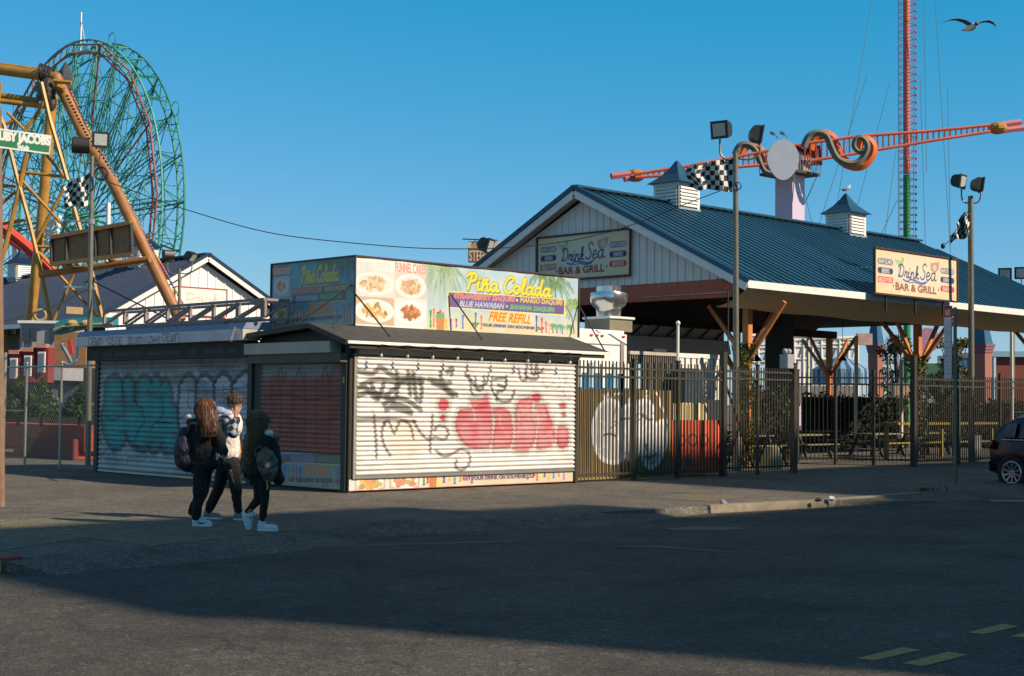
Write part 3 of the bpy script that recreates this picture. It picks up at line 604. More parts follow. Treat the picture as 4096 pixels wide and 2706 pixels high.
# ---- printed panels under the shutters
pz1 = zb-.055
cb = Canvas((.0,-.035,.03),(1,0,0),(0,0,1),X1,pz1-.03,.0085,(.60,.53,.40))
def Zb(x, y): return (1380+x/2.374, 1350+y/2.374)
cb.blend(np.clip((cb.noise(3,51)-.45)*2, 0, .4), (.75,.70,.58)); ub = cb.px(*Zb(735,1350))[0]; cb.rect(0,0,ub,cb.H,(.66,.63,.60))
for (xa, xb, fc, sd) in ((95,380,(.62,.38,.12),81),(425,705,(.58,.30,.16),82)):
    ua, uu = cb.px(*Zb(xa,1350))[0], cb.px(*Zb(xb,1350))[0]; cb.rect(ua,.02,uu,cb.H,(.42,.34,.28)); cb.rect(ua+.02,.04,uu-.02,cb.H,(.62,.56,.50)); cb.ell((ua+uu)/2, cb.H, (uu-ua)*.44, .24, (.80,.78,.76), 1, .08)
    rs = random.Random(sd)
    for i in range(16): cb.ell((ua+uu)/2+rs.uniform(-.22,.22), cb.H-rs.uniform(-.02,.15), rs.uniform(.05,.08), rs.uniform(.04,.06), tuple(q*rs.uniform(.7,1.3) for q in fc), 1, .3)
cb.ptext('GET YOUR DRINK ON SOUVENIR CUP', Zb(1118,1358), Zb(1805,1332), Zb(1118,1323), (.10,.05,.12), (.13,.08,.15), .006)
for k, x in enumerate((750,785,808,895,940,990,1042,1095,1152,1205,1732,1784,1825,1862,1895,1935,1980,2030,2078)):
    cup(cb, cb.px(*Zb(x,1350))[0], .05+.03*((k*7) % 3), .26, CUPC[(k*3) % len(CUPC)], .085)
uc = cb.px(*Zb(835,1350))[0]; cb.poly([(uc-.08,.0),(uc+.08,.0),(uc+.1,.28),(uc-.1,.28)], (.50,.22,.08)); cb.rect(0,0,cb.W,.012,(.35,.10,.05))
cb.build('front_panel', M_vinyl, k1)
ca = Canvas((-.035,2.9,.05),(0,-1,0),(0,0,1),2.83,z0-.05,.0085,(.05,.22,.33))  # print colours darkened here too, carrying the shade of the side face
def Zc(x, y): return (1000+x*.5102, 1200+y*.5102)
ca.blend(np.clip(1-ca.v/.26, 0, 1)**.7, (.36,.33,.27)); ca.blend(np.clip((ca.noise(4,55)-.4)*2, 0, .5), (.10,.34,.42))
ca.ppoly([Zc(120,1215),Zc(770,1205),Zc(768,1298),Zc(120,1280)], (.05,.035,.11)); ca.pstroke([Zc(270,1278),Zc(500,1285),Zc(768,1298)], .02, (.45,.42,.10))
ca.ptext('BLUE HAWAIIAN', Zc(325,1275), Zc(510,1277), Zc(325,1222), (.08,.12,.24), (.16,.20,.30), .008); ca.ptext('BANANA DAQUIRI', Zc(530,1280), Zc(735,1285), Zc(530,1225), (.05,.15,.05), (.08,.22,.08), .008)
ca.ptext('FREE REFILL', Zc(425,1372), Zc(635,1383), Zc(432,1300), (.62,.13,.02), (.55,.30,.08), .012)
ca.ptext('GET YOUR DRINK ON SOUVENIR CUP', Zc(310,1424), Zc(722,1436), Zc(310,1396), (.03,.025,.05), (.05,.04,.07), .006)
for k, x in enumerate((270,300,335,365,393,655,690,740,575,605,720)): cup(ca, ca.px(*Zc(x,1400))[0], .06 if k < 8 else .03, .30 if k < 8 else .12, ['3a3a6a','3a7a3c','c23a2a','c02a3a','2a2a50','b0a030','b8328a','c04a2a','2a6a3a','b03a5a','30508a'][k], .07)
ca.build('side_panel', M_vinyl, k1)

# ---- festoon lamps along the front eave
fs = thing('festoon_light_string', (3,-.53,2.45), 'string of small clear bulbs hanging along the front eave of the drinks kiosk', 'lights')
pts = []; bx = [345,595,835,1070,1298,1520,1738,1942,2138]
for i, x in enumerate(bx):
    P = GY(1380+x/2.374, 1380, -.345); P.z = 2.645; pts.append(P.copy())
    if i < len(bx)-1: Q = GY(1380+(x+bx[i+1])/2/2.374, 1380, -.345); Q.z = 2.615; pts.append(Q)
    MB().tube([P, P+Vector((0,0,-.10))], .006, 6).build('cord', M_dark, fs)
    sk = MB().lathe(P+Vector((0,0,-.17)), [(.016,0),(.022,.01),(.02,.07),(.01,.075)], 8).build('socket', M_dark, fs)
    MB().ball(P+Vector((0,0,-.20)), (.03,.03,.04), 8, 6).build('bulb', mat('clear_bulb_glass', (.5,.45,.35), .1, spec=1), fs, smooth=True)
MB().tube(pts, .005, 5).build('wire', M_dark, fs)
lh = MB()
for i, x in enumerate((245,490,720,945,1160,1380,1590,1790,1995)):
    pass

# ---- second kiosk with teal graffiti
Y0, Y1 = 2.98, GX(388,1700,0).y
k2 = thing('food_kiosk', (1.3,(Y0+Y1)/2,0), 'shaded kiosk with teal and grey graffiti on its shutter and white fascia with scrawled tags', 'kiosk')
MB().box((.06,Y0+.03,0),(2.6,Y1,2.75)).build('body', M_dark, k2)
for ya_, yb_ in ((Y0-.02,Y0+.14),(Y1-.16,Y1+.02)): MB().box((-.07,ya_,0),(.06,yb_,2.72)).build('post', M_dark, k2, bevel=.008)
zt2 = 2.45; c2 = Canvas((-.02,Y1-.18,.07),(0,-1,0),(0,0,1),Y1-Y0-.34,zt2-.07,.0125,(.46,.44,.43))
def Zk(x, y): return (x/2.0909, 1250+y/2.0909)
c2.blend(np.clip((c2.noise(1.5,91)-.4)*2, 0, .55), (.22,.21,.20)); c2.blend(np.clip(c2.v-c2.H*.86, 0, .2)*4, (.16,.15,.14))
TEAL = (.03,.30,.28)
te = [[(900,600),(960,550),(1020,600),(1030,760),(1060,900),(1050,1050),(1000,1120),(940,1110),(890,1000),(870,880),(895,760)],
      [(1040,600),(1080,555),(1120,600),(1120,740),(1190,820),(1220,930),(1200,1080),(1130,1100),(1070,1000),(1050,850)],
      [(1150,620),(1210,555),(1270,610),(1270,760),(1260,900),(1270,1050),(1210,1130),(1150,1080),(1160,930)],
      [(1270,620),(1310,555),(1350,600),(1360,760),(1380,900),(1370,1060),(1310,1140),(1260,1080)],
      [(1350,640),(1390,580),(1430,650),(1440,760),(1490,850),(1500,1000),(1480,1120),(1420,1150),(1370,1120),(1360,900)]]
for bl in te:
    q = [np.array(c2.px(*Zk(*z))) for z in bl]; c2.blend(c2.smask(smooth_pts(q+[q[0]], 4), .13, .05), (.04,.05,.05), .75)
for bl in te:
    q = [np.array(c2.px(*Zk(*z))) for z in bl]; c2.poly([tuple(z) for z in smooth_pts(q+[q[0]], 5)], TEAL, .9)
for q in ([(1040,640),(1060,760),(1040,870)], [(1160,600),(1150,760),(1200,800)], [(1190,830),(1220,900),(1170,990),(1140,1060)], [(1270,700),(1240,640)], [(1360,700),(1370,860),(1300,930),(1260,1000)], [(880,870),(950,900),(1010,870)], [(1380,920),(1450,930)], [(1320,930),(1390,920)], [(1000,1000),(1060,1010)]):
    c2.pstroke([Zk(*z) for z in q], .045, (.03,.05,.05), .8, .02)
gr = [[(1520,620),(1580,540),(1640,600),(1650,800),(1640,1000),(1560,1060),(1510,900)], [(1660,600),(1720,540),(1790,610),(1800,760),(1790,960),(1700,1040),(1660,860)], [(1810,600),(1870,530),(1940,600),(1945,800),(1930,1000),(1850,1040),(1815,860)], [(1960,620),(2040,530),(2110,560),(2110,1000),(2000,1060),(1960,900)]]
for bl in gr:
    q = [np.array(c2.px(*Zk(*z))) for z in bl]; c2.blend(c2.smask(smooth_pts(q+[q[0]], 4), .11, .05), (.05,.045,.045), .8)
    c2.poly([tuple(z) for z in smooth_pts(q+[q[0]], 5)], (.50,.47,.52), .95)
for q in ([(1590,640),(1580,760),(1600,800)], [(1730,650),(1735,790)], [(1880,620),(1885,760)], [(1500,650),(1700,655),(2000,640)]): c2.pstroke([Zk(*z) for z in q], .035, (.06,.05,.05), .8, .02)
rs = random.Random(12)
for i in range(26):
    x = rs.uniform(870,1600); y = rs.uniform(1140,1290); c2.pstroke([Zk(x,y),Zk(x+rs.uniform(-20,25),y-rs.uniform(20,60)),Zk(x+rs.uniform(10,50),y-rs.uniform(0,70))], .03, (.06,.06,.06), .6, .02)
for i in range(14):
    x = rs.uniform(880,2050); c2.pstroke([Zk(x,400),Zk(x+rs.uniform(-30,30),470),Zk(x+rs.uniform(-30,40),540)], .05, (.07,.065,.06), .4, .03)
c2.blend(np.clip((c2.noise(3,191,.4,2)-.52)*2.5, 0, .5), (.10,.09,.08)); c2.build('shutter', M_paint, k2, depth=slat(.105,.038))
MB().box((-.06,Y0+.15,.02),(-.02,Y1-.16,.068)).build('shutter_bottom_bar', M_steel, k2, bevel=.006)
MB().box((-.22,Y0-.02,2.455),(.06,Y1+.12,2.77)).build('shutter_housing', M_dark, k2)
tg = Canvas((-.224,Y1+.1,2.47),(0,-1,0),(0,0,1),Y1-Y0+.1,.28,.012,(.022,.021,.02))
for i in range(46):
    u0 = .25+i*.125; 
    if rs.random() < .8: tg.stroke([(u0,.05+rs.random()*.03),(u0+.02,.15),(u0+.06,.13),(u0+.03,.05)], .014, (.13,.12,.11), .7, .012); tg.stroke([(u0-.02,.10),(u0+.09,.11)], .012, (.10,.10,.09), .7, .012, 1)
tg.build('scratched_strip', M_board, k2)
yA, yB = Y1+.25, 2.80
fa = Canvas((-.405,yA,2.765),(0,-1,0),(0,0,1),yA-yB,.215,.009,(.66,.60,.60))
def Zf(x, y): return (350+x/3.083, 1200+y/3.083)
fa.blend(np.clip((fa.noise(2,95)-.45)*2, 0, .5), (.42,.38,.40)); fa.ppoly([Zf(670,455),Zf(765,450),Zf(765,535),Zf(670,540)], (.55,.30,.30), .5)
B_ = (.03,.022,.025)
def scr(st, x0, x1, yb_, yt_):
    k = {'C':[[(.9,.8),(.4,1),(.05,.5),(.4,0),(.9,.3)]],'E':[[(.8,.9),(.2,1),(.1,.5),(.2,0),(.9,.1)],[(.1,.5),(.7,.55)]],'W':[[(0,1),(.1,.1),(.4,.1),(.45,.8),(.55,.1),(.9,.1),(.95,1)]],'N':[[(.1,0),(.1,.8),(.5,1),(.85,.7),(.9,0)]],'Z':[[(.1,.95),(.8,.9),(.15,.1),(.9,.05)]],'U':[[(.1,1),(.1,.2),(.5,0),(.85,.3),(.9,1)]],'S':[[(.9,.85),(.4,1),(.2,.6),(.8,.4),(.5,0),(.1,.1)]],'T':[[(.0,.95),(1,.95)],[(.5,.9),(.45,0)]],'J':[[(.2,1),(1,1)],[(.7,1),(.6,.1),(.2,0),(.1,.3)]],'A':[[(.05,0),(.4,1),(.8,0)],[(.2,.4),(.8,.4)]],'H':[[(.1,1),(.1,0)],[(.9,1),(.85,0)],[(.1,.5),(.9,.5)]]}
    n = len(st)
    for i, ch in enumerate(st):
        for s_ in k.get(ch, []):
            fa.pstroke([Zf(x0+(x1-x0)*(i+px_*.92)/n, yb_+(yt_-yb_)*py_) for px_, py_ in s_], .02, B_, .9, .009)
scr('CEWN', 10, 185, 568, 470); scr('CENE', 250, 435, 553, 458); scr('ZEUST', 495, 670, 545, 460); scr('JAHS', 760, 905, 535, 455); scr('CEWN', 915, 1135, 515, 415)
fa.build('fascia', M_board, k2)
MB().box((-.40,yB,2.765),(.0,yA,2.98)).build('fascia_box', M_cream, k2)
p = MB(); p.prism([(-.40,yB-.01,2.983),(-.33,yB-.01,3.10),(.25,yB-.01,3.14),(.25,yB-.01,2.983)], (0,yA-yB+.02,0)); p.build('awning_top', mat('blue_grey_awning', (.16,.20,.30), .5, var=.15), k2)
MB().box((-.415,yA-.0,2.50),(-.36,yA+.05,2.98)).build('end_bracket', M_white, k2)
MB().bar((-.3,3.2,3.05),(-.95,2.35,2.72),.035).build('awning_arm', M_steel, k2)
# roof-top lattice frame
tr = thing('sign_truss', (-.05,5.6,3.12), 'dusty steel lattice frame along the roof edge of the graffitied food kiosk', 'truss')
M_tr = mat('dusty_steel', (.26,.20,.19), .7, var=.2)
ty0, ty1 = 2.6, 8.8; tzb, tzt = 3.2, 3.55
for xx in (-.05,.5):
    MB().bar((xx,ty0,tzt),(xx,ty1,tzt),.045,.055).build('top_chord', M_tr, tr); MB().bar((xx,ty0,tzb),(xx,ty1,tzb),.045,.05).build('bottom_chord', M_tr, tr)
    n = 7
    for i in range(n+1):
        y = ty0+(ty1-ty0)*i/n; MB().box((xx-.025,y-.035,tzb+.036),(xx+.025,y+.035,tzt-.036)).build('upright', M_tr, tr)
        if i < n: MB().bar((xx,y+.05,tzt-.05),(xx,y+(ty1-ty0)/n-.05,tzb+.05),.03,.05).build('brace', M_tr, tr)
for y in (ty0+.02, ty1-.02): MB().bar((-.02,y,tzt),(.47,y,tzt),.05).build('cross_tie', M_tr, tr)
# ================================================================== FENCES
M_fen = mat('dark_fence_paint', (.040,.037,.026), .5, var=.25, scale=9)
def picket_run(t, A, B, zt, rails, sp=.108, zb=.10, w_=.022, pname='pickets'):
    A = Vector(A); B = Vector(B); L_ = (B-A).length; n = int(L_/sp); d = (B-A).normalized(); nr = Vector((-d.y,d.x,0)); m = MB()
    for i in range(1, n):
        p = A.lerp(B, i/n); m.prism([p-d*w_/2-nr*w_/2+Vector((0,0,zb)), p+d*w_/2-nr*w_/2+Vector((0,0,zb)), p+d*w_/2+nr*w_/2+Vector((0,0,zb)), p-d*w_/2+nr*w_/2+Vector((0,0,zb))], (0,0,zt-zb))
    m.build(pname, M_fen, t)
    for z in rails: MB().bar(A-nr*.018+Vector((0,0,z)), B-nr*.018+Vector((0,0,z)), .035, .045).build('rail', M_fen, t)
def post(t, p, zt, w_=.075):
    MB().box((p[0]-w_/2,p[1]-w_/2,0),(p[0]+w_/2,p[1]+w_/2,zt)).box((p[0]-w_/2-.01,p[1]-w_/2-.01,zt),(p[0]+w_/2+.01,p[1]+w_/2+.01,zt+.03)).build('post', M_fen, t)
fp = [GY(x, 1700, -.05) for x in (2303,2535,2712,2893)]
fl = thing('picket_fence', (fp[1].x,-.05,0), 'tall metal picket fence beside the white shutter, boards with white bubble graffiti behind it', 'fence')
for a, b_ in zip(fp[:-1], fp[1:]): picket_run(fl, (a.x,-.05,0), (b_.x,-.05,0), 2.52, (2.37,2.19,.16))
for q in fp[:3]: post(fl, q, 2.56)
post(fl, fp[3], 2.80, .13)
# gate of two leaves
gp = [GY(x, 1700, -.05) for x in (2905,3030,3165)]
gt = thing('metal_gate', (gp[1].x,-.05,0), 'tall two-leaf metal picket gate with diagonal braces between two thick posts', 'gate')
for a, b_ in zip(gp[:-1], gp[1:]):
    picket_run(gt, (a.x+.03,-.05,0), (b_.x-.03,-.05,0), 2.50, (2.40,2.23,.18), .1)
    MB().bar((a.x+.05,.0,.2),(b_.x-.05,.0,2.2),.04).build('brace', M_fen, gt); MB().bar((a.x+.05,.05,2.2),(b_.x-.05,.05,.2),.04).build('brace', M_fen, gt)
post(gt, gp[1], 2.55, .07); post(gt, GY(3175,1700,-.05), 2.62, .13)
# set-back fence and the fence on to the right
ra = AT(3190,1857,40.5); rb = AT(3640,1865,40.0); ra.z = rb.z = 0
f2 = thing('picket_fence', ra, 'picket fence in front of the picnic tables, between the gate and the ivy-wrapped post', 'fence')
picket_run(f2, ra, rb, 2.55, (2.40,2.22,.16), .112)
for k in (0,.34,.68): post(f2, ra.lerp(rb, k), 2.6, .07)
f3 = thing('picket_fence', GY(3655,1700,.3), 'picket fence at the far right, behind the parking sign and the dark car', 'fence')
ra2, rb2 = GY(3655,1700,.3), GY(4500,1700,.3); ra2.z = rb2.z = 0
picket_run(f3, ra2, rb2, 2.5, (2.38,2.2,.16), .112)
post(f3, ra2, 3.0, .14)
for px in (3835,4000,4180,4400):
    q = GY(px,1700,.3); post(f3, q, 2.6, .07)
# boards behind the fence
bd = thing('board_panel', (fp[0].x+1.5,.3,0), 'brown board screen with white bubble graffiti behind the picket fence', 'panel')
bl_, br_ = GY(2306,1700,.22).x, GY(2690,1700,.22).x; bh = 1.93
cg = Canvas((bl_,.22,.03),(1,0,0),(0,0,1),br_-bl_,bh-.03,.012,(.26,.18,.07))
def Zg(x, y): return (2280+x/2.24, 1250+y/2.24)
cg.blend(np.clip((cg.noise(3,101,1,.3)-.4)*2, 0, .5), (.10,.07,.03))
WH = (.85,.85,.85)
for bl in ([(260,850),(330,790),(430,820),(480,930),(470,1100),(500,1250),(430,1340),(300,1320),(225,1200),(210,1000)], [(480,860),(560,820),(620,900),(640,1100),(600,1290),(520,1310),(470,1150)], [(600,830),(680,790),(740,850),(760,1000),(840,980),(860,1180),(800,1330),(720,1390),(650,1300),(620,1050)]):
    q = [np.array(cg.px(*Zg(*z))) for z in bl]; qs = smooth_pts(q+[q[0]], 5); cg.poly([tuple(z) for z in qs], (.66,.66,.68), .85); cg.blend(cg.smask(qs, .05, .02), WH, .95)
for q in ([(300,740),(320,790),(340,730),(370,790),(400,730)], [(430,800),(420,740),(470,730),(480,790)], [(510,740),(520,800),(560,740),(590,800)], [(640,740),(640,800),(700,740),(700,800)], [(770,720),(800,770),(810,840),(830,860)], [(840,880),(860,940),(870,990)], [(300,1100),(360,1090),(410,1110)], [(380,830),(390,1000),(440,1150)], [(450,960),(540,950)], [(640,920),(700,960),(740,960)], [(680,1180),(700,1300),(770,1270)]):
    cg.pstroke([Zg(*z) for z in q], .045, WH if q[0][1] < 900 or q[0][0] > 800 else (.07,.03,.03), .9, .015)
rs = random.Random(6)
for i in range(22):
    x_, y_ = rs.uniform(230,850), rs.uniform(740,1320); cg.pstroke([Zg(x_,y_), Zg(x_+rs.uniform(-50,50),y_+rs.uniform(-60,60)), Zg(x_+rs.uniform(-60,60),y_+rs.uniform(20,110))], .03, (.12,.10,.09) if i % 2 else WH, .8, .015)
cg.build('front', M_board, bd); MB().box((bl_,.224,.03),(br_,.27,bh)).build('backing', M_dark2, bd)
xr0, xr1 = GY(2690,1700,.4).x, GY(2890,1700,.4).x
rb_ = thing('red_banner', ((xr0+xr1)/2,.4,0), 'red banner with dark OOD lettering behind the picket fence', 'banner')
cz = Canvas((xr0,.4,.05),(1,0,0),(0,0,1),xr1-xr0,1.22,.012,(.75,.12,.06)); cz.blend(np.clip((cz.noise(3,105)-.5)*2, 0, .4), (.62,.08,.05))
cz.ptext('OOD', Zg(940,1205), Zg(1245,1198), Zg(940,1090), (.09,.055,.03)); cz.ell(*cz.px(*Zg(1060,1330)), .12, .15, (.10,.10,.05), .8); cz.pstroke([Zg(1020,1280),Zg(1020,1400)], .05, (.45,.22,.12)); cz.pstroke([Zg(1130,1290),Zg(1135,1410)], .03, (.5,.25,.15)); cz.pstroke([Zg(1255,1260),Zg(1260,1330)], .04, (.5,.25,.15))
cz.build('face', M_board, rb_); MB().box((xr0,.404,.05),(xr1,.44,1.27)).build('backing', M_dark2, rb_)
M_tan = mat('tan_plaster_box', (.75,.60,.32), .8, var=.15)
x0_, x1_ = GY(2690,1700,.6).x, GY(2822,1700,.6).x
tag(MB().box((x0_,.55,0),(x1_,1.1,1.66)).build('planter_box', M_tan, bevel=.02), 'tan box standing behind the red banner and topping it', 'box')
def barrel(px0, px1, ytop, label, y=.7, m=None):
    a, c = GY(px0,1700,y), GY(px1,1700,y); r_ = (c.x-a.x)/2*.85; z = GY((px0+px1)/2, ytop, y).z; ctr = ((a.x+c.x)/2, y, 0)
    tag(MB().lathe(ctr, [(r_*.9,0),(r_,.03),(r_,z*.45),(r_*1.03,z*.48),(r_,z*.52),(r_,z-.04),(r_*1.02,z)], 18).build('barrel', m or M_tan, smooth=True), label, 'barrel')
barrel(3058,3118, 1785, 'cream barrel standing behind the right leaf of the metal gate')
barrel(2940,2962, 1750, 'narrow pale drum behind the left leaf of the metal gate', .5, M_cream)
barrel(3886,3914, 1742, 'tall pale bin behind the far-right fence, next to the dark car', 1.2, M_cream)

# ================================================================== food truck, containers, rear kiosk
tkx0, tkx1 = GY(2195,1600,3.0).x, GY(2515,1600,3.0).x
tk = thing('food_truck', ((tkx0+tkx1)/2,4.2,0), 'white boxy food truck with small red marker lights, a blue band and a roof fan', 'truck')
M_tw = mat('white_truck_panel', (.80,.79,.76), .35, var=.06, scale=3, coat=.2)
MB().box((tkx0,3.0,.55),(tkx1,5.4,3.40)).build('body', M_tw, tk, bevel=.09)
MB().box((tkx0+.05,2.97,1.95),(tkx1-.02,2.992,2.35)).build('blue_band', mat('blue_tarp', (.015,.13,.27), .5, var=.35, scale=4), tk)
for i in range(6): MB().box((tkx0+.9+i*.42,2.955,2.0),(tkx0+1.05+i*.42,2.968,2.6)).build('hanging_sign', mat('pale_blue_card', (.35,.5,.6), .6) if i % 2 else M_tw, tk)
for x, y in ((2366,1341),(2388,1342),(2409,1344),(2494,1348)):
    q = GY(x,y,2.99); MB().box((q.x-.045,2.975,q.z-.02),(q.x+.045,2.998,q.z+.02)).build('marker_light', mat('red_marker_lens', (.55,.03,.02), .2), tk)
q = GY(2488,1430,2.99); MB().box((q.x-.06,2.97,1.9),(q.x+.06,2.995,q.z+.35)).build('door_gap_shade', mat('mauve_shadow_gap', (.30,.22,.22), .6), tk)  # flat raised strip, coloured as the shadow inside a door gap
MB().box((tkx0+.05,2.975,3.04),(tkx1-.25,2.998,3.06)).build('trim', M_cream, tk)
for xx in (tkx0+.8, tkx1-.8): MB().lathe((xx,3.1,.42), [(.42,0),(.42,.25)], 18, (0,1,0)).build('wheel', M_dark, tk)
# roof fan
fc = GY(2434,1300,3.9); fx, fy = fc.x, 3.9
fan = thing('exhaust_fan', (fx,fy,3.41), 'shiny round metal exhaust fan on the white food truck roof', 'exhaust fan')
zf = lambda y: GY(2434,y,3.9).z; k_ = (fc-CAM).dot(_f)/FPX
zb_ = zf(1318)
MB().box((fx-.42,fy-.42,3.41),(fx+.42,fy+.42,zf(1280))).build('curb', mat('dull_curb_metal', (.20,.18,.12), .6), fan)
MB().box((fx-.47,fy-.47,zf(1280)+.002),(fx+.47,fy+.47,zf(1270))).build('base_plate', M_white, fan, bevel=.01)
pr = [(49,1270),(49,1250),(52,1236),(68,1222),(75,1205),(75,1180),(73,1173),(56,1170),(50,1168),(50,1148),(47,1146)]
MB().lathe((fx,fy,0), [(a*k_, zf(b)) for a, b in pr], 32).build('housing', mat('spun_aluminium', (.62,.62,.62), .22, metal=.9, var=.05), fan, smooth=True)
# containers
cx0, cx1 = GY(2517,1600,3.6).x, GY(2708,1600,3.6).x
co = thing('shipping_container', ((cx0+cx1)/2,6,0), 'dull grey-brown steel container behind the picket fence, beside the food truck', 'container')
m = MB(); m.box((cx0,3.66,.1),(cx1,6,2.93))
n = 22
for i in range(n): x = cx0+(cx1-cx0)*i/n; m.box((x+.02,3.60,.1),(x+(cx1-cx0)/n*.55,3.655,2.86))
m.build('wall', mat('grey_brown_container', (.17,.155,.13), .6, var=.2), co)
MB().box((cx0,3.58,2.865),(cx1,3.67,2.95)).build('top_rail', M_cream, co); MB().box((cx0+.9,3.57,2.951),(cx0+1.4,3.8,3.03)).build('roof_vent', M_dark2, co)
MB().tube([(cx0+1.9,3.55,2.3),(cx0+1.9,3.55,2.7)], .02, 6).build('lock_rod', M_dark, co)
wx0, wx1 = GY(2716,1600,3.9).x, GY(2880,1600,3.9).x
c3 = thing('shipping_container', ((wx0+wx1)/2,6,0), 'white container with dark red vertical ribs behind the picket fence', 'container')
MB().box((wx0,3.96,.1),(wx1,6.3,2.95)).build('wall', mat('dark_red_ribs', (.14,.03,.03), .6), c3)
n = 7; m = MB()
for i in range(n): x = wx0+.03+(wx1-wx0)*i/n; m.box((x,3.9,.1),(x+(wx1-wx0)/n*.68,3.955,2.85))
m.build('ribs', M_white, c3); MB().box((wx0-.02,3.88,2.853),(wx1+.02,4.0,2.97)).build('top_rail', M_white, c3)
# people-high clutter in front of the white container: blue tarpaulin
q = GY(2760,1600,3.2); tag(MB().box((q.x-.45,3.1,.4),(q.x+.45,3.5,2.55)).build('wrapped_pallet', mat('dark_blue_wrap', (.025,.045,.07), .5, var=.4), bevel=.08), 'dark blue wrapped stack in front of the white ribbed container', 'pallet')
q0, q1 = GY(2780,1600,3.4), GY(2900,1600,3.4); tag(MB().box((q0.x,3.4,.1),(q1.x,3.8,1.75)).build('storage_cabinet', mat('navy_cabinet', (.02,.03,.045), .6), bevel=.03), 'dark navy cabinet beside the thick fence post behind the red banner', 'cabinet')
# rear white kiosk with truss
rx0, rx1 = GY(2508,1400,9).x, GY(2925,1400,9).x
k3 = thing('rear_kiosk', ((rx0+rx1)/2,10,0), 'long white canopy kiosk with lattice parapet standing behind the containers under the pavilion roof', 'kiosk')
zz = lambda y: GY(2700,y,9).z
MB().box((rx0,9.3,0),(rx1,12,zz(1345))).build('body', M_cream, k3)
p = MB(); p.prism([(rx0,9.0,zz(1408)),(rx0,9.25,zz(1408)),(rx0,9.25,zz(1352)),(rx0,9.1,zz(1352))], (rx1-rx0,0,0)); p.build('awning', mat('pale_blue_awning', (.68,.70,.76), .6), k3)
MB().box((rx0,9.3,zz(1345)+.003),(rx1,9.36,zz(1306))).build('parapet', mat('grey_parapet', (.66,.62,.64), .7), k3)
for i in range(6):
    x = rx0+.5+(rx1-rx0-1)*i/5; MB().bar((x,9.26,zz(1348)),(x+.5,9.26,zz(1308)),.04).build('brace', M_dark2, k3)
q = GY(2712,1300,2.4); tag(MB().tube([(q.x,2.4,0),(q.x,2.4,q.z)], .035, 10).ball((q.x,2.4,q.z+.04), .06).build('white_pole', M_white, smooth=True), 'slim bright white pole with round cap rising behind the picket fence', 'pole')

# ================================================================== PAVILION (bar and grill)
M_teal = None
def roof_mat(name, c, pitch, axis, rough=.42):
    m = bpy.data.materials.new(name); m.use_nodes = True; t = m.node_tree; n = t.nodes; L = t.links; b = n['Principled BSDF']; b.inputs['Roughness'].default_value = rough; b.inputs['Metallic'].default_value = .2
    tc = n.new('ShaderNodeNewGeometry'); mp = n.new('ShaderNodeMapping'); mp.inputs['Scale'].default_value = (2.6,.12,.12) if axis == 'x' else (.12,2.6,.12); L.new(tc.outputs['Position'], mp.inputs[0]); nz = n.new('ShaderNodeTexNoise'); nz.inputs['Scale'].default_value = 1.0; nz.inputs['Detail'].default_value = 6; L.new(mp.outputs[0], nz.inputs['Vector'])
    rp = n.new('ShaderNodeMapRange'); rp.inputs[1].default_value = .3; rp.inputs[2].default_value = .7; rp.inputs[3].default_value = .75; rp.inputs[4].default_value = 1.25; L.new(nz.outputs['Fac'], rp.inputs[0])
    sc = n.new('ShaderNodeVectorMath'); sc.operation = 'SCALE'; sc.inputs[0].default_value = c; L.new(rp.outputs[0], sc.inputs['Scale']); L.new(sc.outputs[0], b.inputs['Base Color'])
    return m
M_teal = roof_mat('teal_metal_roof', (.011,.073,.130), .3, 'x'); M_blue = roof_mat('navy_metal_roof', (.007,.026,.07), .3, 'y')
M_sid = mat('white_board_siding', (.72,.69,.66), .7, var=.06, scale=5, streak=True)
M_beam = mat('rust_red_beam', (.42,.10,.055), .7, var=.15)
M_org = mat('orange_stained_timber', (.55,.20,.06), .65, var=.2, streak=True)
M_und = mat('dark_roof_underside', (.025,.022,.017), .9, var=.3)
M_soff = mat('tan_tarpaulin', (.66,.54,.34), .8, var=.15)
